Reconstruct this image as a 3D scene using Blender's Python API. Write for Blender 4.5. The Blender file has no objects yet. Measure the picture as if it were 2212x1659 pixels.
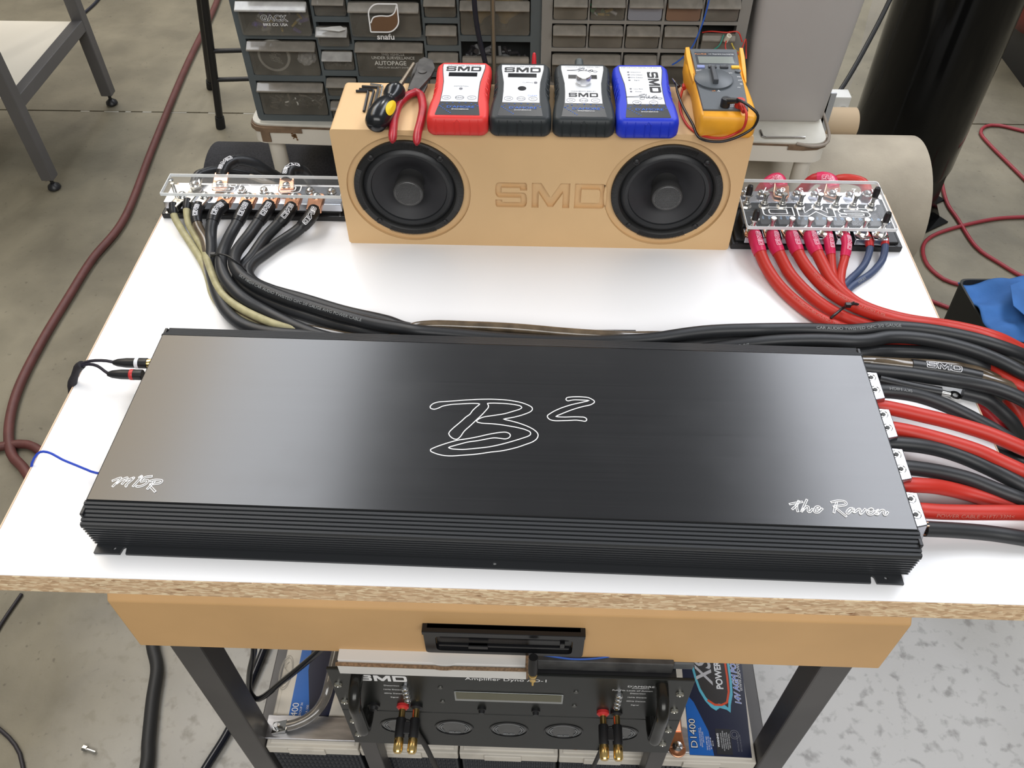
import bpy, bmesh, math, random
from mathutils import Vector, Matrix
random.seed(7)
PI=math.pi
scn=bpy.context.scene
C=scn.collection
# ---------------- camera, world, lights, exposure ----------------
cam_d=bpy.data.cameras.new('camera'); cam=bpy.data.objects.new('camera',cam_d); C.objects.link(cam)
RC=Matrix(((0.9993910295997096,-0.022919686755126737,0.026310794641728297),(0.034650445720321214,0.7407454327126115,-0.6708916086274959),(-0.004112975445514401,0.6713947362576302,0.7410885180317746)))
M4=RC.to_4x4(); M4.translation=Vector((0.0195,-0.4610,1.6932)); cam.matrix_world=M4
cam_d.sensor_width=36; cam_d.sensor_fit='HORIZONTAL'; cam_d.lens=36*1820/2212; cam_d.clip_start=0.05
scn.camera=cam
scn.view_settings.view_transform='Standard'; scn.view_settings.look='None'
scn.view_settings.gamma=1; scn.view_settings.use_curve_mapping=False
scn.view_settings.exposure=0.0
w=bpy.data.worlds.new('warehouse'); scn.world=w; w.use_nodes=True
w.node_tree.nodes['Background'].inputs[0].default_value=(0.93,0.97,1.0,1)
w.node_tree.nodes['Background'].inputs[1].default_value=0.24
def area(name,loc,sx,sy,power,col=(1,1,1),rot=(0,0,0)):
    l=bpy.data.lights.new(name,'AREA'); l.shape='RECTANGLE'; l.size=sx; l.size_y=sy; l.energy=power; l.color=col
    o=bpy.data.objects.new(name,l); C.objects.link(o); o.location=loc; o.rotation_euler=rot; return o
area('ceiling_light_left',(-1.78,3.7,4.6),1.10,6.5,150,(0.92,0.95,1.0))
area('ceiling_light_far_left',(-2.95,3.6,4.6),1.25,6.5,118,(1,0.83,0.60))
area('ceiling_light_right',(2.45,3.7,4.6),1.30,6.5,235,(0.90,0.93,1.0))
area('ceiling_light_back',(0.25,6.2,4.6),0.4,0.4,60,(1,0.98,0.94))
area('front_fill_light',(0.5,-2.8,3.6),4.5,1.6,138,(1,0.99,0.97),(0.75,0,0))  # added soft fill behind the camera to lift front faces, not a ceiling fixture
T=0.84
# ---------------- helpers ----------------
_m={}
def mat(name,col,rough=0.5,metal=0.0,noise=None,bump=None,spec=0.5,trans=0,ior=1.45,alpha=1,coat=0,emis=None,col2=None,stretch=None,voro=None):
    if name in _m: return _m[name]
    m=bpy.data.materials.new(name); m.use_nodes=True; nt=m.node_tree; b=nt.nodes['Principled BSDF']
    c=tuple(col)+(1,)
    b.inputs['Base Color'].default_value=c; b.inputs['Roughness'].default_value=rough; b.inputs['Metallic'].default_value=metal
    b.inputs['Specular IOR Level'].default_value=spec; b.inputs['IOR'].default_value=ior
    if trans: b.inputs['Transmission Weight'].default_value=trans
    if alpha<1: b.inputs['Alpha'].default_value=alpha
    if coat: b.inputs['Coat Weight'].default_value=coat; b.inputs['Coat Roughness'].default_value=0.08
    if emis: b.inputs['Emission Color'].default_value=c; b.inputs['Emission Strength'].default_value=emis
    m.diffuse_color=c
    if noise or bump:
        tc=nt.nodes.new('ShaderNodeTexCoord'); mp=nt.nodes.new('ShaderNodeMapping'); nt.links.new(tc.outputs['Object'],mp.inputs[0])
        if stretch: mp.inputs['Scale'].default_value=stretch
    if noise:
        n=nt.nodes.new('ShaderNodeTexNoise'); n.inputs['Scale'].default_value=noise[0]; n.inputs['Detail'].default_value=6
        nt.links.new(mp.outputs[0],n.inputs[0])
        r=nt.nodes.new('ShaderNodeValToRGB'); nt.links.new(n.outputs[0],r.inputs[0])
        lo,hi=(noise[2],noise[3]) if len(noise)>3 else (0.35,0.65)
        r.color_ramp.elements[0].position=lo; r.color_ramp.elements[1].position=hi
        c2=col2 or tuple(x*(1-noise[1]) for x in col)
        r.color_ramp.elements[0].color=tuple(c2)+(1,); r.color_ramp.elements[1].color=c
        nt.links.new(r.outputs[0],b.inputs['Base Color'])
    if bump:
        n=nt.nodes.new('ShaderNodeTexNoise'); n.inputs['Scale'].default_value=bump[0]; n.inputs['Detail'].default_value=4
        nt.links.new(mp.outputs[0],n.inputs[0])
        bp=nt.nodes.new('ShaderNodeBump'); bp.inputs['Strength'].default_value=bump[1]; bp.inputs['Distance'].default_value=bump[2] if len(bump)>2 else 0.002
        nt.links.new(n.outputs[0],bp.inputs['Height']); nt.links.new(bp.outputs[0],b.inputs['Normal'])
    _m[name]=m; return m
class MB:
    def __init__(s): s.v=[]; s.f=[]; s.mi=[]; s.cm=0; s.mx=None
    def add(s,vs,fs):
        b=len(s.v)
        if s.mx is not None: vs=[s.mx@Vector(v) for v in vs]
        s.v+= [tuple(v) for v in vs]; s.f+=[tuple(b+i for i in f) for f in fs]; s.mi+=[s.cm]*len(fs); return s
    def box(s,x0,x1,y0,y1,z0,z1):
        return s.add([(x,y,z) for z in (z0,z1) for y in (y0,y1) for x in (x0,x1)],[(0,2,3,1),(4,5,7,6),(0,1,5,4),(2,6,7,3),(0,4,6,2),(1,3,7,5)])
    def hexa(s,b,t):   # bottom 4 pts, top 4 pts (ccw)
        return s.add(list(b)+list(t),[(3,2,1,0),(4,5,6,7)]+[(i,(i+1)%4,(i+1)%4+4,i+4) for i in range(4)])
    def cyl(s,p0,p1,r0,r1=None,n=20,cap=True):
        p0=Vector(p0);p1=Vector(p1); r1=r0 if r1 is None else r1
        d=(p1-p0).normalized(); a=d.orthogonal().normalized(); b=d.cross(a)
        vs=[];fs=[]
        for p,r in ((p0,r0),(p1,r1)):
            for i in range(n):
                t=2*PI*i/n; vs.append(p+a*(r*math.cos(t))+b*(r*math.sin(t)))
        for i in range(n): j=(i+1)%n; fs.append((i,j,n+j,n+i))
        if cap: fs.append(tuple(range(n))[::-1]); fs.append(tuple(range(n,2*n)))
        return s.add(vs,fs)
    def lathe(s,prof,o=(0,0,0),d=(0,0,1),n=32,close=False):
        o=Vector(o); d=Vector(d).normalized()
        a=Vector((1,0,0)) if abs(d.x)<0.9 else Vector((0,1,0)); a=(a-d*a.dot(d)).normalized(); b=d.cross(a)
        vs=[];fs=[]; k=len(prof)
        for r,z in prof:
            for i in range(n):
                t=2*PI*i/n; vs.append(o+d*z+a*(r*math.cos(t))+b*(r*math.sin(t)))
        for q in range(k-1):
            for i in range(n):
                j=(i+1)%n; fs.append((q*n+i,q*n+j,(q+1)*n+j,(q+1)*n+i))
        if prof[0][0]>1e-6 and not close: fs.append(tuple(range(n))[::-1])
        if prof[-1][0]>1e-6 and not close: fs.append(tuple((k-1)*n+i for i in range(n)))
        return s.add(vs,fs)
    def tube(s,pts,r,n=12,cap=True,flat=None):
        pts=[Vector(p) for p in pts]; N=len(pts); vs=[];fs=[]
        t0=(pts[1]-pts[0]).normalized(); a=t0.orthogonal().normalized()
        if flat: a=(Vector(flat)-t0*Vector(flat).dot(t0)).normalized()
        for i,p in enumerate(pts):
            t=((pts[min(i+1,N-1)]-pts[max(i-1,0)])).normalized()
            a=(a-t*a.dot(t)).normalized(); b=t.cross(a)
            rr=r[i] if isinstance(r,(list,tuple)) else r
            for k in range(n):
                u=2*PI*k/n; vs.append(p+a*(rr*math.cos(u))+b*(rr*math.sin(u)))
        for i in range(N-1):
            for k in range(n):
                l=(k+1)%n; fs.append((i*n+k,i*n+l,(i+1)*n+l,(i+1)*n+k))
        if cap: fs.append(tuple(range(n))[::-1]); fs.append(tuple((N-1)*n+k for k in range(n)))
        return s.add(vs,fs)
    def sweep(s,prof,p0,p1):  # profile of (offset vectors) between two points
        p0=Vector(p0);p1=Vector(p1);n=len(prof)
        vs=[p0+Vector(q) for q in prof]+[p1+Vector(q) for q in prof]
        return s.add(vs,[(i,(i+1)%n,n+(i+1)%n,n+i) for i in range(n)]+[tuple(range(n))[::-1],tuple(range(n,2*n))])
    def ribbon(s,pts,wd,h=0.0003,closed=True,z=0.0):
        P=[Vector((p[0],p[1])) for p in pts]; N=len(P); vs=[];fs=[]
        for i in range(N):
            a=P[(i-1)%N] if closed or i>0 else P[i]; b=P[(i+1)%N] if closed or i<N-1 else P[i]
            d1=(P[i]-a); d2=(b-P[i])
            d=(d1.normalized() if d1.length>1e-9 else Vector((0,0)))+(d2.normalized() if d2.length>1e-9 else Vector((0,0)))
            if d.length<1e-6: d=d2 if d2.length>1e-9 else d1
            d.normalize(); nn=Vector((-d.y,d.x))
            k=1.0
            if d2.length>1e-9 and d1.length>1e-9:
                k=1/max(0.5,abs(nn.dot(Vector((-d2.y,d2.x)).normalized())))
            for sg in (-1,1):
                q=P[i]+nn*(sg*wd*0.5*k)
                vs.append((q.x,q.y,z)); vs.append((q.x,q.y,z+h))
        M=N if closed else N-1
        for i in range(M):
            a=4*i; b=4*((i+1)%N)
            fs+=[(a+1,b+1,b+3,a+3),(a,a+2,b+2,b),(a,b,b+1,a+1),(a+2,a+3,b+3,b+2)]
        return s.add(vs,fs)
    def mesh(s,m,mx=None):
        vs=[v.co.copy() for v in m.vertices]
        if mx is not None: vs=[mx@v for v in vs]
        return s.add(vs,[tuple(p.vertices) for p in m.polygons])
    def text(s,t,mx,size=0.01,sx=1.0,shear=0,bold=0,align='CENTER',ext=0.0001):
        return s.mesh(text_mesh(t,shear,bold,align),mx@Matrix.Diagonal((size*sx,size,1,1))@Matrix.Diagonal((1,1,ext/0.01,1)))
    def poly(s,loops,mx,th): return s.mesh(poly_mesh(loops,th),mx)
    def build(s,name,m,parent=None,bevel=0,smooth=False,seg=2,sub=0,ang=40,weld=False):
        me=bpy.data.meshes.new(name); me.from_pydata(s.v,[],s.f)
        ms=m if isinstance(m,(list,tuple)) else [m]
        for q in ms: me.materials.append(q)
        if len(ms)>1: me.polygons.foreach_set('material_index',s.mi)
        me.validate(); me.update()
        bm=bmesh.new(); bm.from_mesh(me)
        if weld: bmesh.ops.remove_doubles(bm,verts=bm.verts,dist=1e-6)
        bmesh.ops.recalc_face_normals(bm,faces=bm.faces); bm.to_mesh(me); bm.free()
        o=bpy.data.objects.new(name,me); C.objects.link(o)
        if parent: o.parent=parent; o.matrix_parent_inverse=parent.matrix_basis.inverted()
        if bevel:
            b=o.modifiers.new('b','BEVEL'); b.width=bevel; b.segments=seg; b.limit_method='ANGLE'; b.angle_limit=math.radians(35)
        if sub:
            q=o.modifiers.new('s','SUBSURF'); q.levels=sub; q.render_levels=sub
        if smooth:
            me.shade_smooth()
            try: me.set_sharp_from_angle(angle=math.radians(ang))
            except Exception: pass
        return o
_tx={}
def text_mesh(t,shear=0,bold=0,align='CENTER'):
    k=(t,shear,bold,align)
    if k in _tx: return _tx[k]
    c=bpy.data.curves.new('t','FONT'); c.body=t; c.size=1; c.align_x=align; c.align_y='CENTER'; c.shear=shear; c.offset=bold; c.extrude=0.005; c.resolution_u=3
    o=bpy.data.objects.new('t',c); C.objects.link(o); bpy.context.view_layer.update()
    me=bpy.data.meshes.new_from_object(o.evaluated_get(bpy.context.evaluated_depsgraph_get()))
    bpy.data.objects.remove(o); _tx[k]=me; return me
def poly_mesh(loops,th):
    c=bpy.data.curves.new('p','CURVE'); c.dimensions='2D'; c.fill_mode='BOTH'; c.extrude=th/2
    for l in loops:
        sp=c.splines.new('POLY'); sp.points.add(len(l)-1); sp.use_cyclic_u=True
        for i,p in enumerate(l): sp.points[i].co=(p[0],p[1],0,1)
    o=bpy.data.objects.new('p',c); C.objects.link(o); bpy.context.view_layer.update()
    me=bpy.data.meshes.new_from_object(o.evaluated_get(bpy.context.evaluated_depsgraph_get()))
    bpy.data.objects.remove(o); return me
def props(o,label=None,cat=None,group=None,kind=None):
    if label: o['label']=label
    if cat: o['category']=cat
    if group: o['group']=group
    if kind: o['kind']=kind
    return o
def thing(name,label,cat,loc=(0,0,0),rz=0,group=None):
    o=bpy.data.objects.new(name,None); C.objects.link(o); o.empty_display_size=0.05
    o.location=loc; o.rotation_euler=(0,0,rz); bpy.context.view_layer.update()
    return props(o,label,cat,group)
def dup(o,parent=None):
    c=o.copy(); C.objects.link(c)
    if parent: c.parent=parent
    for ch in list(o.children): dup(ch,c)
    return c
def spline(pts,step=0.01):
    P=[Vector(p) for p in pts]; P=[P[0]+(P[0]-P[1])]+P+[P[-1]+(P[-1]-P[-2])]; out=[]
    for i in range(1,len(P)-2):
        a,b,c,d=P[i-1:i+3]
        n=max(2,int((c-b).length/step))
        for k in range(n):
            t=k/n; t2=t*t;t3=t2*t
            out.append(0.5*((2*b)+(c-a)*t+(2*a-5*b+4*c-d)*t2+(3*b-a-3*c+d)*t3))
    out.append(P[-2]); return out
def arclen(P):
    s=[0.0]
    for a,b in zip(P,P[1:]): s.append(s[-1]+(b-a).length)
    return s
def at_len(P,S,s):
    s=max(0,min(S[-1],s)); lo=0
    for i in range(len(S)-1):
        if S[i+1]>=s: lo=i; break
    t=(s-S[lo])/max(1e-9,S[lo+1]-S[lo]); p=P[lo].lerp(P[lo+1],t)
    a=P[max(0,lo-1)]; b=P[min(len(P)-1,lo+2)]; return p,(b-a).normalized()
VIEW=Vector((0,-0.6,0.8))
def wrap(mb,verts2,faces,P,s0,r,ang0=0.0,lift=0.0006,flip=False):
    S=arclen(P); vs=[]
    for x,y,h in verts2:
        if flip: x,y=-x,-y
        p,t=at_len(P,S,s0+x)
        n=(VIEW-t*VIEW.dot(t)).normalized(); b=n.cross(t)   # right handed: x along t, y along -b
        a=ang0+y/r
        vs.append(p+(n*math.cos(a)-b*math.sin(a))*(r+lift+h))
    mb.add(vs,faces)
def wrap_mesh(mb,me,P,s0,r,sc,ang0=0,flip=False,sx=1.0):
    wrap(mb,[(v.co.x*sc*sx,v.co.y*sc,0.0002 if v.co.z>0 else 0) for v in me.vertices],[tuple(p.vertices) for p in me.polygons],P,s0,r,ang0,flip=flip)
def rnd(poly,r,seg=4):
    out=[];N=len(poly)
    for i in range(N):
        a=Vector(poly[i-1]);p=Vector(poly[i]);b=Vector(poly[(i+1)%N])
        rr=r[i] if isinstance(r,(list,tuple)) else r
        da=(a-p);db=(b-p); k=min(rr,da.length*0.45,db.length*0.45)
        if k<1e-6: out.append(tuple(p)); continue
        q0=p+da.normalized()*k; q1=p+db.normalized()*k
        for j in range(seg+1):
            t=j/seg; out.append(tuple(q0*(1-t)**2+p*(2*t*(1-t))+q1*t*t))
    return out
def rrect(w,h,r,seg=5,cx=0,cy=0): return rnd([(cx-w/2,cy-h/2),(cx+w/2,cy-h/2),(cx+w/2,cy+h/2),(cx-w/2,cy+h/2)],r,seg)
def circ(r,n=48,cx=0,cy=0): return [(cx+r*math.cos(2*PI*i/n),cy+r*math.sin(2*PI*i/n)) for i in range(n)]
# the wide three-letter logo, 3.5 wide and 0.94 high, centred
def smd(w=1.0):
    k=w/3.5; ky=1.7*k
    S=rnd([(0,.55),(1,.55),(1,.38),(.78,.38),(.78,.43),(.2,.43),(.2,.335),(1,.335),(1,0),(0,0),(0,.17),(.22,.17),(.22,.12),(.8,.12),(.8,.215),(0,.215)],[.14,.14,0,0,0,0,0,.14,.14,.14,0,0,0,0,0,.14])
    Mm=[(1.15+x,y) for x,y in [(0,0),(0,.55),(.3,.55),(.6,.24),(.9,.55),(1.2,.55),(1.2,0),(.98,0),(.98,.33),(.68,.02),(.52,.02),(.22,.33),(.22,0)]]
    Do=rnd([(2.5,0),(2.5,.55),(3.5,.55),(3.5,0)],[0,0,.16,.16]); Di=rnd([(2.71,.13),(2.71,.42),(3.3,.42),(3.3,.13)],[0,0,.08,.08])
    return [[((x-1.75)*k,(y-.275)*ky) for x,y in l] for l in (S,Mm,Do,Di)]
def FR(o,x,y):   # frame matrix from origin and x,y axes
    x=Vector(x).normalized(); y=Vector(y); z=x.cross(y).normalized(); y=z.cross(x)
    m=Matrix.Identity(4)
    for i,c in enumerate((x,y,z,Vector(o))):
        for j in range(3): m[j][i]=c[j]
    return m
# ---------------- materials ----------------
BLK=mat('black_plastic',(0.012,0.012,0.013),0.38)
RUB=mat('black_rubber',(0.017,0.018,0.020),0.42,bump=(900,0.05))
CHR=mat('chrome',(0.62,0.62,0.61),0.16,1)
ALU=mat('aluminium',(0.58,0.59,0.62),0.32,1,bump=(300,0.05))
STL=mat('dark_steel_tube',(0.085,0.08,0.078),0.42,0.2,noise=(5,0.3))
MDF=mat('mdf',(0.64,0.39,0.175),0.55,noise=(4,0.14),bump=(700,0.03))
WHT=mat('white_ink',(0.8,0.8,0.8),0.5)
COP=mat('copper',(0.90,0.46,0.28),0.28,1,noise=(60,0.2))
BRS=mat('gold_plate',(0.83,0.58,0.22),0.22,1)
REDC=mat('red_cable_jacket',(0.46,0.026,0.015),0.42,bump=(500,0.03))
BLU=mat('blue_wire',(0.02,0.06,0.45),0.4)
CRM=mat('cream_enamel',(0.66,0.62,0.53),0.4,noise=(6,0.12))
PATHS={
'lf1':[(-0.4917,0.6691,0.87),(-0.5022,0.6488,0.87),(-0.5049,0.6213,0.8619),(-0.5029,0.599,0.8528),(-0.4952,0.5737,0.8518),(-0.4887,0.5479,0.852),(-0.4815,0.5232,0.852),(-0.4705,0.4971,0.8521),(-0.4595,0.4736,0.8521),(-0.4468,0.451,0.8522),(-0.4325,0.4302,0.8522),(-0.4142,0.4121,0.8523),(-0.3941,0.4011,0.8502),(-0.3706,0.3923,0.8507),(-0.3445,0.3864,0.8524),(-0.3168,0.3842,0.8524),(-0.2909,0.3815,0.8524),(-0.264,0.3784,0.8524),(-0.2379,0.3748,0.8525),(-0.212,0.371,0.8525),(-0.2055,0.37,0.8525)],
'lf2':[(-0.4562,0.6702,0.87),(-0.4589,0.6476,0.87),(-0.4644,0.623,0.864),(-0.4682,0.5964,0.8621),(-0.4673,0.5715,0.865),(-0.4646,0.5471,0.869),(-0.4611,0.5215,0.8693),(-0.4519,0.4971,0.8672),(-0.4367,0.4747,0.8642),(-0.4177,0.4545,0.863),(-0.3978,0.4413,0.8588),(-0.3764,0.4314,0.8543),(-0.3541,0.4186,0.8527),(-0.3322,0.406,0.8522),(-0.31,0.3944,0.8524),(-0.2852,0.3839,0.8524),(-0.2591,0.3761,0.8525),(-0.2326,0.3704,0.8525),(-0.2193,0.3677,0.8525)],
'lf3':[(-0.4184,0.6713,0.87),(-0.4221,0.647,0.8705),(-0.4315,0.6217,0.8646),(-0.4389,0.595,0.8619),(-0.443,0.5694,0.8646),(-0.4442,0.5431,0.8689),(-0.4392,0.5162,0.8716),(-0.426,0.4938,0.8719),(-0.4075,0.4776,0.8708),(-0.3858,0.4646,0.8692),(-0.3617,0.4525,0.8684),(-0.3376,0.4422,0.8675),(-0.314,0.4344,0.8655),(-0.2904,0.425,0.8657),(-0.2665,0.4148,0.8671),(-0.2426,0.4062,0.8674),(-0.2186,0.3986,0.8673),(-0.1933,0.3916,0.8679),(-0.168,0.3855,0.8691),(-0.145,0.3781,0.8714),(-0.1217,0.3763,0.8707),(-0.095,0.3749,0.8697),(-0.0693,0.3727,0.8693),(-0.0434,0.3702,0.8693),(-0.0174,0.3684,0.8689),(0.0086,0.3674,0.8684),(0.0342,0.3671,0.8678),(0.0594,0.3671,0.8674),(0.0849,0.3665,0.8685),(0.1092,0.3667,0.8697),(0.1348,0.3683,0.8707),(0.161,0.3712,0.8699),(0.1865,0.375,0.8701),(0.2112,0.3803,0.8709),(0.2346,0.3857,0.871),(0.2593,0.3903,0.8709),(0.2837,0.3929,0.8711),(0.3091,0.3948,0.8711),(0.3344,0.3964,0.8711),(0.3599,0.3998,0.8691),(0.3851,0.4018,0.868),(0.4101,0.4019,0.868),(0.435,0.4002,0.8689),(0.4585,0.3992,0.8699),(0.4817,0.401,0.8715),(0.5043,0.4038,0.8731),(0.529,0.4039,0.8733),(0.5543,0.4018,0.8731),(0.5786,0.3974,0.8732),(0.6028,0.3925,0.8721),(0.6268,0.3861,0.8709),(0.65,0.377,0.87),(0.676,0.37,0.8645),(0.699,0.3688,0.8544),(0.7186,0.3733,0.8409),(0.7374,0.3799,0.8245),(0.7535,0.3863,0.8073),(0.7679,0.393,0.7887),(0.7819,0.4,0.7695),(0.789,0.4034,0.76)],
'lf4':[(-0.381,0.6673,0.87),(-0.3862,0.6406,0.8708),(-0.3994,0.622,0.8631),(-0.4137,0.6018,0.8558),(-0.4211,0.5797,0.8522),(-0.4264,0.5542,0.852),(-0.4349,0.529,0.852),(-0.4344,0.5031,0.8528),(-0.4195,0.4836,0.8523),(-0.4013,0.4705,0.8502),(-0.3806,0.4578,0.85),(-0.3585,0.4463,0.85),(-0.3348,0.4357,0.85),(-0.3118,0.4265,0.8497),(-0.288,0.4177,0.8493),(-0.2637,0.4089,0.8496),(-0.2382,0.3985,0.8524),(-0.2142,0.3925,0.8524),(-0.1889,0.3882,0.8525),(-0.164,0.3861,0.8525),(-0.1414,0.3844,0.8525),(-0.118,0.383,0.8525),(-0.093,0.3816,0.8525),(-0.0697,0.38,0.8525),(-0.0439,0.3785,0.8525),(-0.0171,0.3774,0.8526),(0.0087,0.3772,0.8526),(0.0345,0.3779,0.8526),(0.0609,0.379,0.8525),(0.0863,0.38,0.8525),(0.1108,0.3806,0.8524),(0.1378,0.3802,0.8525),(0.1626,0.3793,0.8525),(0.1861,0.3793,0.8526),(0.2102,0.3812,0.8525),(0.2335,0.3841,0.8525),(0.2578,0.3876,0.8525),(0.2831,0.3917,0.8524),(0.3088,0.3957,0.8524),(0.3342,0.3988,0.8524),(0.3603,0.4038,0.8501),(0.3861,0.4069,0.849),(0.4119,0.4081,0.849),(0.4364,0.4069,0.8508),(0.4609,0.4058,0.8523),(0.487,0.4055,0.8523),(0.5128,0.406,0.8522),(0.5387,0.4075,0.8522),(0.5635,0.4073,0.8522),(0.5887,0.4033,0.8518),(0.6129,0.3975,0.8497),(0.6333,0.3835,0.8523),(0.6532,0.3684,0.8523),(0.669,0.3497,0.854),(0.6887,0.3417,0.8456),(0.7065,0.3435,0.8323),(0.7262,0.3493,0.8149),(0.7467,0.3561,0.7963),(0.7615,0.3604,0.7832)],
'lf5':[(-0.3434,0.6609,0.87),(-0.3472,0.6363,0.8692),(-0.3642,0.6217,0.8571),(-0.381,0.6078,0.8511),(-0.3968,0.5897,0.8487),(-0.4088,0.5702,0.849),(-0.4234,0.5459,0.849),(-0.4243,0.5194,0.849),(-0.4077,0.4977,0.849),(-0.382,0.4835,0.849),(-0.361,0.4753,0.849),(-0.3368,0.4672,0.849),(-0.3132,0.4585,0.849),(-0.2896,0.4492,0.849),(-0.266,0.4404,0.849),(-0.2409,0.4327,0.849),(-0.2156,0.426,0.849),(-0.1919,0.4186,0.849),(-0.1704,0.4084,0.849),(-0.1459,0.4032,0.849),(-0.1221,0.4015,0.849),(-0.0958,0.4005,0.849),(-0.0704,0.3995,0.849),(-0.0431,0.3983,0.849),(-0.0195,0.3976,0.849),(0.0101,0.3973,0.849),(0.0363,0.3975,0.849),(0.0599,0.3979,0.849),(0.0851,0.3985,0.849),(0.111,0.3991,0.849),(0.1369,0.3997,0.849),(0.1619,0.4002,0.849)],
'xb2':[(-0.1919,0.372,0.849),(-0.167,0.3704,0.849),(-0.1418,0.3686,0.849),(-0.1166,0.3668,0.849),(-0.0916,0.3651,0.849),(-0.0671,0.3636,0.849),(-0.043,0.3625,0.849),(-0.0181,0.3617,0.849),(0.0077,0.3614,0.8489),(0.0331,0.3614,0.8488),(0.0578,0.3616,0.8488),(0.0813,0.362,0.8488),(0.1044,0.3623,0.849),(0.1309,0.3628,0.8493),(0.1582,0.3632,0.8502),(0.1825,0.3616,0.8532),(0.2053,0.3622,0.8546),(0.2311,0.3646,0.8554),(0.2544,0.3657,0.859),(0.2795,0.3672,0.8632),(0.3056,0.37,0.8663),(0.3305,0.3726,0.8687),(0.356,0.375,0.8702),(0.3816,0.3767,0.8709),(0.4078,0.3777,0.8712),(0.4333,0.3773,0.8714),(0.4581,0.3767,0.8715),(0.4822,0.3804,0.8708),(0.5064,0.3876,0.8701),(0.5321,0.3891,0.8695),(0.5582,0.3862,0.8691),(0.5821,0.3786,0.8703),(0.6067,0.3701,0.8695),(0.6302,0.3582,0.8691),(0.6522,0.3422,0.869),(0.6723,0.3285,0.8653),(0.6956,0.3278,0.8514),(0.717,0.3326,0.8336),(0.7358,0.3389,0.8141),(0.7518,0.3454,0.7958),(0.7681,0.3524,0.7769),(0.7827,0.3601,0.76)],
'xb3':[(0.2935,0.3587,0.849),(0.3185,0.3637,0.8494),(0.3423,0.3652,0.8532),(0.3672,0.369,0.8534),(0.3929,0.3717,0.8534),(0.4177,0.3734,0.8534),(0.4434,0.3737,0.8533),(0.4688,0.3722,0.8533),(0.4928,0.3765,0.853),(0.5192,0.3803,0.8506),(0.546,0.3793,0.8512),(0.5723,0.3766,0.8521),(0.5982,0.3698,0.8532),(0.6218,0.3579,0.8532),(0.6465,0.3553,0.8432),(0.6643,0.3655,0.8263),(0.6768,0.3761,0.8114),(0.6919,0.3883,0.7933),(0.703,0.3973,0.78)],
'xb4':[(0.4053,0.3346,0.849),(0.4298,0.3417,0.849),(0.4516,0.3433,0.8523),(0.4787,0.3407,0.8524),(0.5033,0.338,0.8528),(0.5291,0.334,0.8535),(0.5556,0.3278,0.8543),(0.5812,0.3185,0.8583),(0.6046,0.3074,0.8643),(0.6273,0.2977,0.8666),(0.6507,0.2864,0.8643),(0.6708,0.2779,0.857),(0.6905,0.2766,0.8416),(0.7059,0.2808,0.8246),(0.7207,0.2875,0.8058),(0.7363,0.2952,0.7853),(0.7519,0.3029,0.765),(0.7557,0.3047,0.76)],
'xsm':[(0.4607,0.3607,0.8488),(0.4878,0.3587,0.8488),(0.5125,0.3531,0.8513),(0.5385,0.3496,0.8513),(0.5635,0.3458,0.8512),(0.5884,0.3408,0.8512),(0.6124,0.3343,0.8513),(0.6376,0.3248,0.8512),(0.6611,0.3188,0.8466),(0.6816,0.3183,0.8335),(0.7017,0.3199,0.8162),(0.7169,0.3211,0.8032)],
'brn':[(-0.537,0.6706,0.868),(-0.5358,0.6433,0.866),(-0.5291,0.6231,0.8594),(-0.5149,0.6015,0.8516),(-0.5037,0.5758,0.8499),(-0.4966,0.5549,0.85),(-0.487,0.5281,0.85),(-0.4752,0.5053,0.8501),(-0.4613,0.4843,0.8501),(-0.4445,0.4636,0.8502),(-0.4255,0.4456,0.8502),(-0.4042,0.4301,0.8503),(-0.3808,0.4174,0.8503),(-0.3554,0.4068,0.8504),(-0.3292,0.4006,0.8504),(-0.3026,0.3969,0.8504),(-0.2771,0.391,0.8504),(-0.2513,0.3849,0.8504),(-0.2253,0.3807,0.8496),(-0.1988,0.3785,0.8499),(-0.1754,0.3828,0.8563),(-0.1527,0.3905,0.8656),(-0.1281,0.3942,0.8674),(-0.1021,0.3963,0.866),(-0.0754,0.3956,0.866),(-0.0493,0.3948,0.8662),(-0.0235,0.3937,0.8662),(0.0023,0.3922,0.8659),(0.028,0.3893,0.8663),(0.0535,0.3849,0.868),(0.0788,0.3839,0.867),(0.1043,0.3834,0.8659),(0.1282,0.3838,0.8644),(0.1526,0.3873,0.8609),(0.1771,0.3939,0.8555),(0.2007,0.3967,0.8535),(0.2274,0.4012,0.8491),(0.2533,0.4004,0.848),(0.277,0.3968,0.8477),(0.3012,0.3916,0.8478),(0.3254,0.3858,0.848),(0.3501,0.3794,0.848),(0.3752,0.3721,0.8481),(0.3997,0.3658,0.8481),(0.4239,0.3602,0.85),(0.4492,0.3585,0.8509),(0.4738,0.3591,0.8504),(0.4985,0.3584,0.85),(0.5224,0.3576,0.8495),(0.5489,0.359,0.8475),(0.5761,0.3579,0.8474),(0.602,0.3547,0.8476),(0.625,0.3441,0.85),(0.6464,0.3331,0.8473),(0.6673,0.3316,0.8342),(0.6907,0.332,0.8172),(0.6964,0.332,0.8132)],
'bg1':[(-0.5781,0.6639,0.872),(-0.5731,0.6441,0.8615),(-0.5588,0.6239,0.8516),(-0.5423,0.6022,0.8471),(-0.5295,0.5843,0.8467),(-0.5163,0.5651,0.8488),(-0.5024,0.5444,0.8487),(-0.4911,0.5255,0.8461),(-0.4798,0.5019,0.846),(-0.469,0.4778,0.846),(-0.4543,0.4559,0.846),(-0.4349,0.439,0.846),(-0.4123,0.4257,0.846),(-0.3889,0.416,0.846),(-0.3655,0.4075,0.846),(-0.3427,0.3983,0.846),(-0.3193,0.3884,0.8468),(-0.2957,0.3789,0.8478),(-0.2786,0.3743,0.846)],
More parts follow.
